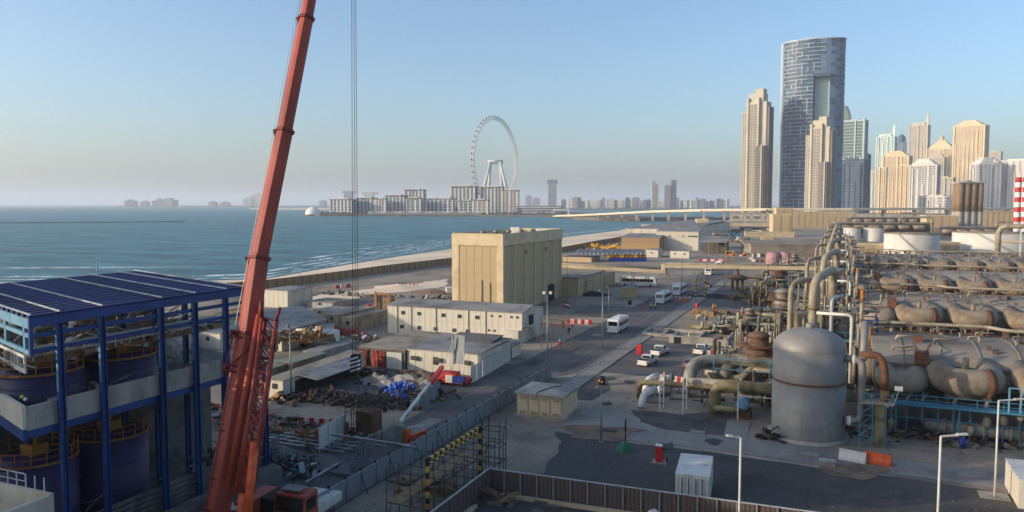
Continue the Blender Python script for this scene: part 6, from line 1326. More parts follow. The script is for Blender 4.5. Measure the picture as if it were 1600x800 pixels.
o = thing('pump', 'grey blue motor pump on a rusty plinth left of the grey tank', 'pump', P(1160, 652)); b = MB(); b.box(-1, -1, 0, 1, 1.6, 1.0); b.build('plinth', 'rust', o); b = MB(); b.cyl((0, -1.0, 1.8), (0, 1.3, 1.8), .75, n=16); b.cyl((0, -1.25, 1.8), (0, -1.0, 1.8), .45, n=12); b.build('motor', 'blue_light', o)
o = thing('pipe_bends', 'grey S shaped pipe bends curving over the parked car', 'pipeline', P(1075, 607)); b = MB()
b.pipe([(0, 0, .6), (0, 4, 3.2), (5, 7, 3.4), (14, 7, 3.2)], .95, n=14, br=2.6, seg=6); b.pipe([(0, 0, .9), (9, -.5, 1.2), (16, -.5, 1.2)], .75, n=14); b.pipe([(4, 5, .8), (5.6, 8, 3.6), (10, 10, 3.4), (12, 10, .8)], 1.1, n=14, br=2.4, seg=6); b.build('pipe', 'pipe_grey', o); b = MB(); [b.cb(x, y, 0, .5, .8, 1.2) for x, y in ((3, -.5), (8, -.5), (13, -.5), (5, 6), (12, 7))]; b.build('support', 'rust', o)
for k, (px, py, n_) in enumerate(((1002, 640, 1), (1008, 616, 2))):
    o = thing('curved_duct', 'pale %s curved duct end lying at the corner of the pipes' % ('single', 'twin ribbed')[k], 'duct', P(px, py)); b = MB(); [b.pipe([(q_*2.1, 0, .2), (q_*2.1, 1.2, 1.8), (q_*2.1+1.2, 3, 2.2)], .5, n=12, br=1.4) for q_ in range(n_)]; b.build('duct', 'off_white', o)
# ================================================================ KIOSK, FENCES, SCAFFOLD
C, w, dp, h = BX(808, 879, 903, 658, 619); dp = max(dp, 5.5); o = thing('substation_kiosk', 'square cream substation kiosk with a shallow hipped roof', 'kiosk', C); b = MB(); b.box(-w, 0, .25, 0, dp, h-.25); b.build('wall', 'cream', o); b = MB(); b.box(-w-.35, -.35, 0, .35, dp+.35, .25); b.build('plinth', 'concrete', o)
b = MB(); b.add([(-w-.3, -.3, h-.25), (.3, -.3, h-.25), (.3, dp+.3, h-.25), (-w-.3, dp+.3, h-.25), (-w-.3, -.3, h), (.3, -.3, h), (.3, dp+.3, h), (-w-.3, dp+.3, h), (-w*.7, dp*.3, h+.4), (-w*.3, dp*.3, h+.4), (-w*.3, dp*.7, h+.4), (-w*.7, dp*.7, h+.4)], [(0, 3, 2, 1), (0, 1, 5, 4), (1, 2, 6, 5), (2, 3, 7, 6), (3, 0, 4, 7), (4, 5, 9, 8), (5, 6, 10, 9), (6, 7, 11, 10), (7, 4, 8, 11), (8, 9, 10, 11)]); b.build('roof', 'concrete', o)
pr = lp = None
for k in range(4):
    x = -w+.2+k*(w-.2)/4
    if pr is None: b = MB(); b.box(0, -.1, .3, (w-.2)/4-.2, -.004, h-.3); pr = b.build('door', 'cream_trim', o, (x, 0, 0)); b = MB(); [b.box(.2, -.16, z0+q*.09, (w-.2)/4-.4, -.11, z0+q*.09+.05) for z0 in (.45, h-.85) for q in range(5)]; lp = b.build('louvre', 'cream_panel', o, (x, 0, 0))
    else: piece(pr, (x, 0, 0), o); piece(lp, (x, 0, 0), o)
pr = None
for k in range(5):
    y = .15+k*(dp-.2)/5
    if pr is None: b = MB(); b.box(.004, 0, .3, .1, (dp-.2)/5-.2, h-.3); pr = b.build('side_door', 'cream_trim', o, (0, y, 0))
    else: piece(pr, (0, y, 0), o)
b = MB(); b.pipe([(-w*.55, -.4, h-.1), (-w*.55, .2, h+.15), (-w*.35, dp*.35, h+.5), (-w*.2, dp*.6, h+.5)], .06, n=6); b.build('cable', 'dark', o)
XA = P(605, 745); XB = P(855, 590); o = thing('road_hoarding', 'long pale corrugated hoarding with black posts along the road', 'hoarding')
panels_along(o, Vector((XA.x, 52, 0)), Vector((XA.x, XB.y, 0)), 2.1, 2.5, 'panel', 'hoarding', th=.06, posm='dark', pth=.12, ph=2.25, post_off=.10)
b = MB()
for k in range(int((XB.y-55)/5)): y = 54+k*5; b.bar((XA.x+.2, y, 1.9), (XA.x+1.0, y, 0), .05)
b.build('stay', 'dark', o)
# foreground enclosure with white posts
ZB = 0; FA = P(764, 772); o = thing('enclosure_fence', 'brown panel enclosure with pale posts on a cream kerb in the foreground', 'fence'); FB = Vector((FA.x+62, FA.y-4.4, 0)); FB = P(1240, 842)
panels_along(o, FA, FB+(FB-FA)*.25, 2.05, 1.62, 'panel', 'fence_brown_dark', th=.08, posm='pavement', pth=.12, post_off=-.12, z=.35)
panels_along(o, Vector((FA.x, 38, 0)), FA, 2.05, 1.62, 'side_panel', 'fence_brown_dark', th=.08, posm='concrete_dark', pth=.1, post_off=.12, z=.35)
u = (FB-FA).normalized(); b = MB(); e_ = FB+(FB-FA)*.25; b.bar(FA+Vector((0, 0, 2.45)), e_+Vector((0, 0, 2.45)), .1, .1); b.bar(FA+Vector((0, 0, 2.45)), (FA.x, 38, 2.45), .12, .1); b.build('top_rail', 'rail_pale', o); b = MB(); b.bar(FA+Vector((0, -.25, .18)), e_+Vector((0, -.25, .18)), .34, .36); b.bar((FA.x+.25, FA.y-.5, .18), (FA.x+.25, 38, .18), .34, .36); b.build('kerb_wall', 'cream', o)
for k, (px, py) in enumerate(((1022, 804),)): o = thing('white_bag', 'pale rounded bulk bag lying inside the foreground enclosure', 'bag', P(px, py+10)); b = MB(); b.lathe([(.5, 0), (.62, .4), (.55, .8), (.2, 1.0)], 10); ob = b.build('sack', 'off_white', o)
b = MB(); random.seed(9); [b.cb(random.uniform(-9, 14), random.uniform(-3, 1), 0, random.uniform(.4, 2.2), random.uniform(.3, 1), random.uniform(.05, .25)) for k in range(26)]; ob = b.build('loose_boards', 'concrete_dark', loc=P(900, 795)+Vector((0, 0, .03)), stuff=True); ob['label'] = 'loose boards and rubble inside the enclosure'; ob['category'] = 'boards'
# scaffold with a black and yellow height gate
G0, G1 = P(750, 744), None; G0 = Vector((G0.x, G0.y, 0)); o = thing('height_gate', 'long black and yellow height gate standing in the scaffold by the hoarding', 'height gate', G0); bs = [MB(), MB()]; hg = 4.95; Lg = -10.6
striped(bs, (0, 0, 0), (0, 0, hg), .26); striped(bs, (0, Lg, 0), (0, Lg, hg), .26); striped(bs, (0, 0, hg), (0, Lg, hg), .26); striped(bs, (0, 0, hg-.45), (0, Lg, hg-.45), .12); bs[0].build('black_band', 'black', o); bs[1].build('yellow_band', 'yellow', o)
def scaffold(name, label, loc, nx, ny, nz, sx, sy, sz, m='scrap', boards=True, rz=0):
    o = thing(name, label, 'scaffold', loc, rz); pr = None
    for i in range(nx+1):
        for j in range(ny+1):
            if pr is None: b = MB(); b.cyl((0, 0, 0), (0, 0, nz*sz+.9), .05, n=6); pr = b.build('standard', m, o, (0, 0, 0))
            else: piece(pr, (i*sx, j*sy, 0), o)
    p1 = p2 = None
    for k in range(1, nz+1):
        for j in range(ny+1):
            if p1 is None: b = MB(); b.cyl((0, 0, 0), (nx*sx, 0, 0), .04, n=6); p1 = b.build('ledger', m, o, (0, j*sy, k*sz))
            else: piece(p1, (0, j*sy, k*sz), o)
        for i in range(nx+1):
            if p2 is None: b = MB(); b.cyl((0, 0, 0), (0, ny*sy, 0), .04, n=6); p2 = b.build('ledger', m, o, (i*sx, 0, k*sz))
            else: piece(p2, (i*sx, 0, k*sz), o)
    b = MB(); [b.cyl((0, j*sy, .1), (0, (j+1)*sy, sz*(nz if nz < 3 else 2)), .035, n=6) for j in range(0, ny, 2)]; b.build('brace', m, o)
    if boards: b = MB(); [b.box(.05, 0, k*sz+.06, sx*.6, ny*sy, k*sz+.11) for k in range(1, nz, 2)]; b.build('board', 'wood', o)
    return o
scaffold('scaffold', 'open tube scaffold beneath the long height gate', (G0.x-2.3, G0.y-13.5, 0), 2, 7, 2, 2.3, 2.0, 1.9)
scaffold('scaffold', 'dark tall scaffold end right of the long height gate', (G0.x+.3, G0.y-.2, 0), 1, 1, 3, 1.9, 1.6, 1.6, 'dark', False)
o = scaffold('scaffold', 'dark scaffold cage standing below the crane hook', P(540, 690), 3, 2, 3, 1.1, 1.2, 1.7, 'scrap', False); b = MB(); b.box(1.2, .3, 1.2, 3.4, 2.3, 3.6); b.build('brick_stack', 'rust', o)
# ================================================================ LAMPS
def lamp(label, px, py, yt, arm=1.6, adir=-1, m='steel', r=.09, d=None, twin=False, head='flat'):
    p = P(px, py) if d is None else D(px, d); d = dep(p); h = ZZ(yt, d); o = thing('lamp_post', label, 'lamp post', p, 0, 'lamp posts of the works'); b = MB(); b.cyl((0, 0, 0), (0, 0, h), r*1.3, r, 10); b.build('pole', m, o); b = MB(); b.cyl((0, 0, 0), (0, 0, .05), r*3, n=10); b.box(-.25, -.25, 0, .25, .25, .04); b.build('base_plate', 'concrete', o)
    b = MB(); g = Vector((cY, sY, 0)); 
    if twin: b.bar(-g*.5+Vector((0, 0, h)), g*.5+Vector((0, 0, h)), .1)
    elif arm: b.bar((0, 0, h), g*adir*arm+Vector((0, 0, h+.12)), r*1.5)
    b.build('arm', m, o); b = MB(); e = g*adir*arm
    if twin:
        for s in (-1, 1): b.cb(g.x*.5*s, g.y*.5*s, h+.05, .4, .35, .4)
    else: b.bar(e*.75+Vector((0, 0, h+.13)), e*1.25+Vector((0, 0, h+.16)), .26, .12)
    b.build('lamp_head', 'off_white', o); return o
lamp('pale lamp post with an arm to the left, standing before the pump slab', 1165, 0, 684, .8, -1, 'off_white', .075, 52); lamp('pale lamp post with an arm to the right above the blue drum', 1484, 0, 682, 1.4, 1, 'off_white', .075, 50); lamp('tall pale lamp post on a concrete pad near the right container', 1554, 778, 626, 1.9, 1, 'off_white', .08)
lamp('lamp post between the kiosk and the green base', 939, 690, 607, .5, -1, r=.07); lamp('lamp post at the footpath beside the single minibus', 941, 548, 455, .6, -1); lamp('thin lamp post on the far side of the barracks road', 951, 492, 449, .5, -1); lamp('twin headed floodlight post beside the barracks', 855, 592, 460, .5, 1, twin=True)
lamp('lamp post in front of the shed with the torn awning', 455, 622, 512, .5, -1); lamp('thin post beside the pipe bridge above the coach', 1065, 462, 406, .5, 1); lamp('tall thin post by the left side of the yard gate', 1104, 462, 400, .5, 1); lamp('thin lamp post on the shore, left of the hoist ropes', 468, 448, 405, .8, 1, r=.06); lamp('blue lattice light mast behind the blue roof', 148, 0, 404, .6, 1, 'blue_light', .16, 240); lamp('dark post near the valve tree', 1199, 462, 413, .3, 1, 'dark'); lamp('thin lamp post right of the tall tan building', 886, 470, 400, .5, 1, r=.06)
lamp('slim mast in the pipe yard above the black drain pipes', 1196, 520, 480, .3, 1, 'teal_steel', r=.05)
b_ = thing('bracket_lamp', 'red work platform on posts beside the twin floodlight', 'work platform', P(846, 545)); b = MB(); b.box(0, 0, 4.5, 6, 1.2, 4.7); b.bar((0, 0, 5.6), (6, 0, 5.6), .1); [b.bar((x, 0, 0), (x, 0, 5.6), .12) for x in (0, 2, 4, 6)]; b.build('platform', 'rust', b_)
# ================================================================ SMALL THINGS
o = thing('fire_hydrant_cabinet', 'red hydrant cabinet on a pale slab in the dark yard', 'hydrant', P(1030, 723)); b = MB(); b.box(-.35, -.3, .15, .35, .3, 1.85); ob = b.build('cabinet', 'red', o); b = MB(); b.box(-.7, -.6, 0, .9, .6, .14); b.build('slab', 'concrete', o); b = MB(); b.cyl((.35, 0, 1.5), (.7, 0, 1.5), .12, n=8); b.cyl((.8, 0, .1), (.8, 0, .8), .12, n=8); b.build('outlet', 'crane_dark_red', o); b = MB(); b.prism([(-.4, 1.86), (.4, 1.86), (0, 2.05)], -.35, .35); b.build('cap', 'off_white', o)
o = thing('flag_base', 'green pyramid base with a thin dark post by the service road', 'post', P(977, 704)); b = MB(); b.lathe([(1.15, 0), (1.05, .2), (.45, .85), (.1, .95)], 8, sm=False); b.build('base', 'green', o); b = MB(); b.cyl((0, 0, .9), (0, 0, 3.5), .06, n=8); b.cyl((0, 0, 2.2), (0, 0, 3.3), .1, n=8); b.build('post', 'dark', o)
C = P(1110, 790); p = D(1094, 63.5); hC = 2.6
o = thing('shipping_container', 'grey white shipping container behind the foreground fence', 'container', P(1108, 791), .10); wl, dl = 3.0, 6.0; b = MB(); b.box(-wl, 0, .1, 0, dl, hC); b.build('body', 'off_white', o); b = MB(); [b.box(-wl-.0+.15, .0, .1, -.15, .0, .1) for _ in ()]; b.box(-wl-.03, -.03, hC, .03, dl+.03, hC+.08); b.build('roof', 'off_white', o)
pr = None
for k in range(10):
    if pr is None: b = MB(); b.box(0, -.06, .25, .12, -.004, hC-.15); pr = b.build('front_rib', 'off_white', o, (-wl+.15, 0, 0))
    else: piece(pr, (-wl+.15+k*.29, 0, 0), o)
pr = None
for k in range(18):
    if pr is None: b = MB(); b.box(.004, 0, .25, .06, .14, hC-.15); pr = b.build('side_rib', 'off_white', o, (0, .2, 0))
    else: piece(pr, (0, .2+k*.32, 0), o)
b = MB(); [b.bar((-wl*.5+x, -.1, .3), (-wl*.5+x, -.1, hC-.2), .05) for x in (-.9, -.35, .35, .9)]; b.build('lock_bar', 'steel', o)
cp = P(1593, 750, 2.6); cp.z = 0; o = thing('shipping_container', 'sunlit white container cut by the right edge of the view', 'container', cp, .0); hz = 2.6; b = MB(); b.box(0, 0, 0, 7, 6.1, hz); b.build('body', 'white_wall', o); b = MB(); b.box(-.05, -.05, hz, 7.05, 6.15, hz+.08); b.build('roof', 'off_white', o); pr = None
for k in range(8):
    if pr is None: b = MB(); b.box(-.06, 0, .2, -.004, .45, hz-.2); pr = b.build('side_rib', 'white_wall', o, (0, .15, 0))
    else: piece(pr, (0, .15+k*.74, 0), o)
def drum(label, c, m='blue_drum'):
    o = thing('drum', label, 'drum', c, 0, 'blue plastic drums'); b = MB(); b.lathe([(.29, 0), (.31, .1), (.29, .3), (.31, .32), (.31, .58), (.29, .6), (.3, .85), (.2, .9)], 14); b.build('barrel', m, o); b = MB(); b.cyl((.1, 0, .88), (.1, 0, .93), .05, n=8); b.build('cap', 'off_white', o); o.scale = (1.25, 1.25, 1.3); return o
drum('single blue drum standing alone on the dirt by the lamp post', P(1503, 700)); 
for k in range(6): drum('blue drum, number %s from the left in the row by the blue stair' % ['one', 'two', 'three', 'four', 'five', 'six'][k], P(1563+k*11, 690))
o = thing('drain_cover', 'small concrete drain box lying at the yard edge', 'drain', P(1292, 727)); b = MB(); b.box(-.8, -.6, 0, .8, .6, .55); b.build('box', 'concrete', o)
for k, (px, py, lb) in enumerate(((1266, 712, 'flat concrete manhole cover in front of the grey tank'), (1090, 676, 'flat concrete cover on the service road edge'), (1512, 745, 'flat concrete slab left of the tall lamp pad'), (953, 674, 'dark manhole in the pale service road'))):
    b = MB(); b.box(-.9, -.5, .05, .9, .5, .16 if k != 3 else .07); tag(b.build('manhole_cover', 'pavement' if k != 3 else 'dark', loc=P(px, py)), lb, 'manhole cover')
b = MB(); b.box(-1.2, -.9, .03, 1.2, .9, .14); tag(b.build('concrete_pad', 'concrete', loc=P(1553, 776)), 'pale concrete pad under the tall lamp post', 'slab')
o = thing('red_cabinet', 'red cabinet standing beside the nearest white pickup', 'cabinet', P(999, 554)); b = MB(); b.box(-.48, -.4, 0, .48, .4, 1.75); b.build('body', 'red', o); b = MB(); b.box(-.42, -.44, .15, -.03, -.405, 1.65); b.box(.03, -.44, .15, .42, -.405, 1.65); b.build('door', 'red', o)
o = thing('red_hydrant', 'red standpipe at the foot of the black and yellow height gate', 'hydrant', P(1089, 487)); b = MB(); b.cyl((0, 0, 0), (0, 0, 2.0), .4, n=10); b.lathe([(.5, 1.6), (.5, 2), (.2, 2.3)], 10); b.build('standpipe', 'red', o)
o = thing('site_flag', 'red white black and green flag on a post by the barracks road', 'flag', P(879, 486)); b = MB(); b.cyl((0, 0, 0), (0, 0, 3.6), .07, n=8); b.build('pole', 'steel', o)
b = MB(); b.box(.06, -.03, 1.5, .8, .03, 3.5); b.build('red_band', 'red', o)
for k, mt in enumerate(('black', 'white_paint', 'green')): b = MB(); b.add([(.8+x*.5, .25*math.sin(x*1.3), 1.5+k*.65-x*.12+zz*.64) for x in range(5) for zz in (0, 1)], [(i*2, i*2+2, i*2+3, i*2+1) for i in range(4)]); b.build('flag_band', mt, o)
o.scale = (.7, .7, .72)
o = thing('warning_board', 'black round bin with yellow spots at the road corner', 'bin', P(940, 601)); b = MB(); b.lathe([(.45, 0), (.55, .2), (.55, 1.1), (.3, 1.3)], 12); b.build('bin', 'black', o); b = MB(); [b.cyl((x, -.56, z), (x, -.6, z), .13, n=8) for x, z in ((-.2, .7), (.22, .55))]; b.build('spot', 'yellow', o)
for k, (px, py) in enumerate(((984, 470),)): o = thing('bin', 'dark bin by the kerb left of the lone worker', 'bin', P(px, py+6)); b = MB(); b.lathe([(.5, 0), (.6, 1.0), (.4, 1.2)], 10); b.build('bin', 'dark', o)
# red articulated lift with white arm
LB = P(703, 600); o = thing('boom_lift', 'red boom lift with a long white arm reaching down to the left', 'boom lift', LB); g = Vector((cY, sY, 0)); n2 = Vector((-sY, cY, 0))
b = MB(); b.box(-1.6, -1, .4, 3.2, 1, 1.1); b.build('chassis', 'red', o); b = MB(); b.box(-1.2, -.8, 1.2, 1.4, .8, 1.9); b.build('turret', 'red', o); b = MB(); b.box(1.0, -1.1, .5, 3.0, -.6, 1.5); b.build('blue_box', 'blue_drum', o); b = MB(); b.box(-.2, -1.1, .5, .95, -.6, 1.6); b.build('white_box', 'off_white', o)
b = MB(); a = Vector((-1.0, -.6, 2.6)); c_ = D3(625, 660, dep(P(632, 690))) - LB; mid = a.lerp(c_, .35); b.bar(a, mid, .6, .5); b.build('lower_arm', 'red', o); b = MB(); b.bar(mid, c_, .36, .36); b.build('upper_arm', 'off_white', o); b = MB(); [b.bar(mid.lerp(c_, t), mid.lerp(c_, t+.1), .39, .2) for t in (.3, .6, .8)]; b.build('arm_band', 'rust', o)
b = MB(); b.add([(.4, .2, 3.0), (2.3, .2, 3.2), (2.2, .6, 7.4), (.5, .6, 7.4), (.4, .3, 3.0), (2.3, .3, 3.2), (2.2, .7, 7.4), (.5, .7, 7.4)], [(0, 1, 2, 3), (7, 6, 5, 4), (0, 4, 5, 1), (1, 5, 6, 2), (2, 6, 7, 3), (3, 7, 4, 0)]); b.build('screen_panel', 'hoarding', o); b = MB(); b.bar((.4, 0, 2), (.4, .1, 7.3), .12); b.bar((-1.2, -.3, 2.6), (.4, 0, 6), .1); b.bar((2.3, 0, .5), (2.2, .4, 5), .1); b.build('panel_frame', 'off_white', o); wheels(o, (-1.2, 2.8), (-.9, .9), .45)
o = thing('barrier_post', 'olive box with an orange counterweight beneath the white arm', 'barrier machine', P(626, 700)); b = MB(); b.box(-.5, -.4, 0, .5, .4, 2.6); b.build('box', 'roof_green', o); b = MB(); b.box(.55, -.3, .4, 1.1, .3, 2.2); b.bar((1.1, 0, 1.2), (2.8, .9, 1.9), .5, .6); b.build('counterweight', 'orange', o); b = MB(); b.bar((.6, .3, 2.3), (2.6, 1.0, 2.6), .14); b.build('arm', 'off_white', o)
# yellow excavator-ish frame and clutter near the tall building
o = thing('gantry_frame', 'amber gantry frame and crates beside the barracks', 'frame', P(588, 484)); b = MB(); b.bar((0, 0, 0), (0, 0, 4.4), .7); b.bar((0, 0, 4.2), (4, 0, 4.2), .5); b.bar((4, 0, 0), (4, 0, 4.2), .4); b.build('frame', 'amber', o); b = MB(); b.box(.6, .5, 0, 7, 2.5, 3.2); b.build('crate', 'wood', o); b = MB(); b.lathe([(.8, 0), (.9, .8), (.3, 1.4)], 10, (-2.2, 0, 0)); b.build('drum', 'red', o)
o = thing('fuel_tank', 'white horizontal tank behind the timber topped cabin', 'tank', P(520, 541), .35); b = MB(); b.cyl((-7, 0, 1.8), (1, 0, 1.8), 1.5, n=20); b.build('shell', 'white_paint', o); b = MB(); b.cyl((-7.2, 0, 1.8), (-7, 0, 1.8), 1.2, n=16); b.cyl((-3, 0, 3.2), (-3, 0, 3.8), .3, n=10); b.build('end_cap', 'off_white', o); b = MB(); [b.cb(x, 0, 0, .5, 2, .9) for x in (-5.5, -.5)]; b.build('saddle', 'dark', o)
def rubble(name, label, c, rx, ry, hh, n_, mats, seed, cat='pile', sz=(.3, 1.4), bars=0):
    o = thing(name, label, cat, c); r = random.Random(seed)
    for mt in mats:
        b = MB()
        for k in range(n_//len(mats)):
            t, q = r.uniform(0, 2*PI), r.random()**.6; x, y = rx*q*math.cos(t), ry*q*math.sin(t); s = r.uniform(*sz); z = r.uniform(0, hh*(1-q)+.1)
            a = Vector((x, y, z)); v = Vector((r.uniform(-1, 1), r.uniform(-1, 1), r.uniform(-.3, .5))).normalized()*s; th = r.choice((.08, .12, .2, .4))*min(s, 1.6); b.bar(a, a+v, th*r.uniform(.8, 3 if th < .3 else 1.3), th)
        b.build('debris', mt, o, stuff=True)
    return o
rubble('scrap_pile', 'dark heap of scrap and pipes behind the lamp post shed', P(520, 626), 6.5, 2.6, 1.5, 170, ('dark', 'scrap', 'rust'), 1); rubble('scrap_pile', 'dark jumble of scrap metal around the crane hook', P(588, 632), 6.5, 3, 1.7, 210, ('dark', 'scrap', 'scrap', 'rust', 'concrete_dark'), 2); rubble('scrap_pile', 'broken timber and boards beside the blue tarps', P(660, 618), 6, 3, 1.0, 110, ('wood', 'scrap', 'dark'), 3)
rubble('scrap_pile', 'brown scrap heap below the red tarp shed', P(600, 590), 10, 3, 1.6, 150, ('dark', 'scrap', 'amber'), 4); rubble('timber_pile', 'loose yellow timber heaped on a white container roof', P(470, 528, 2.6)+Vector((0, 0, 0)), 4.5, 3.5, .7, 110, ('wood', 'scrap', 'amber'), 5, sz=(1, 3)); rubble('scrap_pile', 'scattered fittings left of the tall tan building', P(690, 468), 5, 3, 1, 70, ('off_white', 'dark', 'scrap'), 6)
rubble('scrap_pile', 'mixed material on the ground behind the twin tan cabins', P(560, 497), 8, 3, 1.4, 80, ('dark', 'wood', 'rust'), 7); rubble('scrap_pile', 'dark material rows between the blue frame and the road', P(455, 668), 12, 3, 1.2, 160, ('dark', 'scrap', 'concrete_dark'), 8); rubble('timber_pile', 'orange timber forms on the ground by the white panels', P(480, 684), 5, 2, 1.2, 50, ('amber', 'wood'), 9, sz=(.8, 2.4))
rubble('scrap_pile', 'dark machine parts behind the red crane cab', P(450, 738), 4, 3, 1.6, 120, ('dark', 'scrap', 'galvanised'), 10); rubble('scrap_pile', 'bundled fittings seen through the blue frame bays', P(330, 650), 9, 5, 1.5, 160, ('dark', 'scrap', 'orange', 'off_white'), 11); rubble('timber_pile', 'pale scaffold boards under the long height gate', P(715, 770), 6, 3, .5, 60, ('wood', 'scrap'), 12, sz=(.8, 2.6))
rubble('scrap_pile', 'dark material seen behind the crane base', P(400, 720), 8, 5, 1.4, 160, ('dark', 'scrap', 'teal_steel', 'concrete_dark'), 15)
rubble('scrap_pile', 'small fittings and valves below the walkway', P(1420, 684), 12, 3, 1.4, 130, ('dark', 'pipe_grey', 'rust'), 13); rubble('scrap_pile', 'dark valve parts at the foot of the grey tank', P(1203, 686), 1.6, 1.2, .9, 30, ('dark', 'scrap'), 14)
def tarp(name, label, c, rx, ry, hh, m, seed):
    b = MB(); n_ = 44; vs = []
    for i in range(n_+1):
        for j in range(n_+1):
            x, y = (i/n_-.5)*2, (j/n_-.5)*2; e = max(0, 1-(x*x+y*y)); vs.append((rx*x, ry*y, hh*e**.5*(.55+.9*noise.noise(Vector((x*3+seed, y*3, 0)))+.45*noise.noise(Vector((x*8, y*8, seed))))+.16*noise.noise(Vector((x*19, y*19, seed)))))
    fs = [(i*(n_+1)+j, (i+1)*(n_+1)+j, (i+1)*(n_+1)+j+1, i*(n_+1)+j+1) for i in range(n_) for j in range(n_) if ((i/n_-.5)**2+(j/n_-.5)**2)*4 < 1+.25*noise.noise(Vector((i*.4, j*.4, seed)))]
    b.add(vs, fs, True); return tag(b.build(name, m, loc=c), label, 'tarpaulin')
tarp('tarpaulin', 'crumpled bright blue tarpaulin, left part of the heap', P(616, 612), 2.2, 1.3, 1.2, 'blue_tarp', 3); tarp('tarpaulin', 'crumpled bright blue tarpaulin, right part of the heap', P(631, 609), 2.1, 1.3, 1.2, 'blue_tarp', 9); tarp('tarpaulin', 'small blue tarpaulin edge below the heap', P(624, 622), 1.4, 1.2, .8, 'blue_tarp', 12)
tarp('tarpaulin', 'long grey tarpaulin covering a boat shaped load', P(622, 603), 7, 2, 1.6, 'tarp_grey', 5); tarp('tarpaulin', 'red tarpaulin spread in front of the twin tan cabins', P(533, 522), 7, 2.2, 1.4, 'tarp_red', 7); tarp('tarpaulin', 'brown sheet folded over scrap near the office cabin', P(650, 592), 4, 2, 1.2, 'dirt', 8)
# steel frames lying on the ground
o = thing('steel_frame_stack', 'stack of grey galvanised steel frames lying by the hoarding', 'steel stack', P(545, 742)); b = MB(); random.seed(13)
for k in range(7): b.bar((0+k*.32, 0, 0), (0+k*.32+.3, 1.6, 3.2), .12)
for z in (.2, 1.5, 2.9): b.bar((-.2, z*.5, z), (3.4, z*.5, z), .14)
b.bar((-3.4, 1.8, 3.2), (5, 3.6, 2.5), .2); b.bar((-2, 4.2, 2.4), (6, 3, 2.6), .2); b.build('frame', 'galvanised', o)
o = thing('steel_beam', 'long grey steel beam lying diagonally on the ground', 'beam', P(478, 760)); b = MB(); e_ = P(530, 732)-P(478, 760); b.bar((0, 0, .3), (e_.x, e_.y, .5), .3); b.bar((.3, .3, .1), (e_.x+.3, e_.y+.3, .1), .14); b.build('beam', 'galvanised', o)
o = thing('steel_frame_stack', 'flat grey truss frames behind the crane boom', 'steel stack', P(430, 700)); b = MB()
for k in range(4): b.bar((-3+k*.5, k*1.1, .6), (9+k*.5, k*1.1, .6), .2)
for k in range(7): b.bar((-2+k*1.7, 0, .6), (-1+k*1.7, 3.3, .6), .14)
b.build('frame', 'galvanised', o)
o = thing('excavation_edge', 'low dark concrete slab edge behind the red crane cab', 'slab', P(440, 730)); b = MB(); b.box(-3, 0, 0, 9, 5, .35); b.build('slab', 'concrete_dark', o)
# pumps, clutter of low pipes along the strip foot
for k, (px, py, n_) in enumerate(((1232, 640, 40), (1180, 560, 60), (1212, 545, 60), (1130, 520, 30), (1205, 478, 60), (1222, 432, 60), (1180, 470, 40), (1340, 590, 40), (1352, 505, 40), (1346, 455, 40), (1338, 425, 40))):
    r = random.Random(60+k); o = thing('pipe_manifold', 'tangle of low pipes and valves, %s' % ['just left of the grey tank', 'behind the banded vessel', 'behind the dark ribbed vessel', 'by the concrete sump', 'left of the second stack', 'left of the third stack', 'in the open yard by the valve tree', 'right of the grey tank', 'right of the nearest stack', 'right of the second stack', 'right of the third stack'][k], 'pipes', P(px, py)); b = MB(); b2 = MB(); s = 5.5 if k not in (0, 7) else 3
    for q in range(n_):
        a = Vector((r.uniform(-s, s), r.uniform(-s, s), r.uniform(.2, 2.6))); c_ = a+Vector(r.choice(((1, 0, 0), (0, 1, 0), (0, 0, 1))))*r.uniform(1, 4); b.pipe([a, c_, c_+Vector(r.choice(((0, 0, 1), (0, 1, 0), (1, 0, 0))))*r.uniform(.6, 2)], r.choice((.1, .15, .22, .34)), n=8, seg=2)
        if q % 2: b2.lathe([(.25, 0), (.4, .2), (.4, .7), (.15, .9), (.15, 1.2), (.4, 1.22), (.4, 1.27)], 8, a)
    b.build('pipe', 'pipe_beige' if k % 2 else 'pipe_olive', o, stuff=True); b2.build('valve', 'steel' if k % 2 else 'rust', o, stuff=True); b = MB(); b.pipe([(-s-2, 0, .9), (-s*.3, 0, .9), (0, 0, 2.4), (s+2, 0, 2.4)], .5, n=12); b.build('main_pipe', 'pipe_olive', o)
# extra cabins, boxes and clutter of the site camp
G_ = 'site cabins and containers'
hut('site_cabin', 'pale blue grey container low in front of the white horizontal tank', 470, 498, 556, 566, 550, wall='hoarding', roof='roof_grey', group=G_, wins=1)
hut('site_cabin', 'grey container beyond the canopy roof by the sandy lane', 477, 520, 548, 483, 473, wall='hoarding', roof='roof_tan', group=G_, wins=1)
hut('site_cabin', 'white cabin between the blue frame and the crane boom', 300, 345, 398, 546, 521, wall='white_wall', roof='roof_grey', group=G_, wins=1)
hut('site_cabin', 'low dark roofed store seen through the blue frame', 150, 240, 300, 560, 532, wall='concrete', roof='roof_tan', group=G_, wins=2)
o = thing('roof_truss', 'loose pale timber roof trusses lying beyond the blue frame', 'truss', P(368, 500)); b = MB()
for k in range(6): b.bar((-9, k*1.2, .4), (0, k*1.2, 2.6), .2); b.bar((0, k*1.2, 2.6), (2.5, k*1.2, .6), .2); b.bar((-9, k*1.2, .3), (2.5, k*1.2, .5), .18); b.bar((-4, k*1.2, .4), (-4, k*1.2, 1.7), .14)
b.build('truss', 'wood', o, stuff=True)
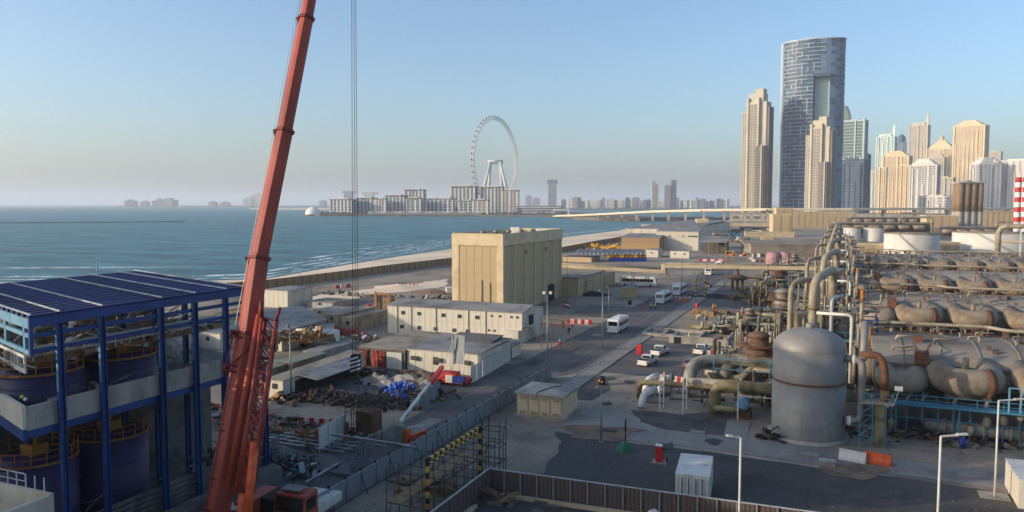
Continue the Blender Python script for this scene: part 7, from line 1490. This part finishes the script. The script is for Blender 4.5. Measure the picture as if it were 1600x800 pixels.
rubble('scrap_pile', 'thin steel and planks scattered behind the white tank', P(575, 535), 8, 3, 1.2, 150, ('dark', 'wood', 'rust', 'off_white'), 31); rubble('scrap_pile', 'boxes and crates in front of the annex on the sand', P(640, 470), 9, 3, 1.3, 90, ('dark', 'scrap', 'off_white'), 32)
rubble('scrap_pile', 'low row of fittings along the far sandy lane', P(560, 462), 16, 3, 1.0, 110, ('scrap', 'wood', 'dark'), 33); rubble('scrap_pile', 'wooden pallets and rods by the workshop shed', P(452, 626), 3, 2, .9, 50, ('wood', 'dark'), 34, sz=(.5, 2))
r = random.Random(99); b = MB()                              # loose stones and litter over the yards
for k in range(1500):
    px, py = r.uniform(330, 1600), 400+r.random()**.7*400; p = P(px, py); s = r.uniform(.03, .11)*(1+max(0, (480-py))/60)
    if RL < p.x < RR and r.random() < .8: continue
    b.add([(p.x-s, p.y-s, .03), (p.x+s, p.y-s*.7, .03), (p.x+s*.6, p.y+s, .03), (p.x-s, p.y+s*.8, .03), (p.x, p.y, .05+s)], [(0, 1, 4), (1, 2, 4), (2, 3, 4), (3, 0, 4)])
ob = b.build('loose_stones', 'rock', stuff=True); ob['label'] = 'loose stones and litter scattered over the yards'; ob['category'] = 'stones'
# painted edge lines, repair patches and tyre worn bands on the road
b = MB()
for k in range(14): b.box(RL+1.6, 60+k*17, .034, RL+1.72, 70+k*17, .042)
struct(b.build('lane_marking', 'pavement'), 'worn pale edge line of the main road')
for k in range(16):
    x, y, w_, h_ = r.uniform(RL+.5, XF-3.2), r.uniform(60, 300), r.uniform(.8, 2.6), r.uniform(2, 9)
    sheet('road_patch', [(x, y), (x+w_, y), (x+w_, y+h_), (x, y+h_)], .040+k*.0006, 'asphalt_dark' if k % 3 else 'pavement', label='rectangular repair patch in the main road')
for k in range(9):
    a = P(r.uniform(900, 1150), r.uniform(545, 720)); pts_ = [(a.x+1.0*math.cos(t)*r.uniform(.5, 1.3), a.y+1.3*math.sin(t)*r.uniform(.5, 1.3)) for t in [q*PI/5 for q in range(10)]]
    sheet('oil_stain', pts_, .071+k*.001, 'asphalt_dark', label='dark oil stain on the ground', jag=.15)
# ================================================================ BEHIND THE VIEW: the plant block at the viewpoint and unseen blocks added for shade
o = thing('plant_and_shade_blocks', 'concrete power plant block behind the viewpoint, with unseen blocks added for shade', 'building', (0, 0, 0))
b = MB()
b.box(-55, -70, 0, 40, -2, 25.2); b.box(-115, -10, 0, -88, 14, 26.3); b.box(-135, 15, 0, -105, 36, 31); b.box(-118, 7.5, 0, -105.2, 24, 41)  # blocks after the first are added, sized to shade the foreground
b.build('wall', 'concrete', o)
o = thing('shade_hall', 'unseen gabled hall added for shade beyond the left edge of the view', 'building', (-190, 78, 0)); b = MB(); b.prism([(0, 0), (22, 0), (22, 25.5), (11, 24.8), (3, 23.6), (0, 21)], 0, 36); b.build('wall', 'concrete', o)  # added out of view, roofline shaped to throw shade on the barracks
# ================================================================ AIR
m = bpy.data.materials.new('air'); m.use_nodes = True; n = m.node_tree; n.nodes.clear(); ou = n.nodes.new('ShaderNodeOutputMaterial'); vp = n.nodes.new('ShaderNodeVolumePrincipled'); vp.inputs['Density'].default_value = .0001; vp.inputs['Color'].default_value = (.86, .9, .97, 1); vp.inputs['Anisotropy'].default_value = .2; n.links.new(vp.outputs[0], ou.inputs['Volume']); M['air'] = m
b = MB(); b.box(-37000, -10000, -4, 37000, 37000, 360); hz_ = b.build('haze', 'air', stuff=True); hz_['label'] = 'thin pale haze over sea and city'

# alike things told apart by their order from left to right
seen = {}
for o in bpy.data.objects:
    if not o.parent and o.get('label') and o.get('category'): seen.setdefault(o['label'], []).append(o)
ORD = ['first', 'second', 'third', 'fourth', 'fifth', 'sixth', 'seventh', 'eighth', 'ninth', 'tenth']
for lb, os_ in seen.items():
    if len(os_) > 1:
        os_.sort(key=lambda o: (o.location.x*cY+o.location.y*sY)/max(1, dep(o.location)))
        for i, o in enumerate(os_): o['label'] = '%s, %s from left' % (lb, ORD[i])
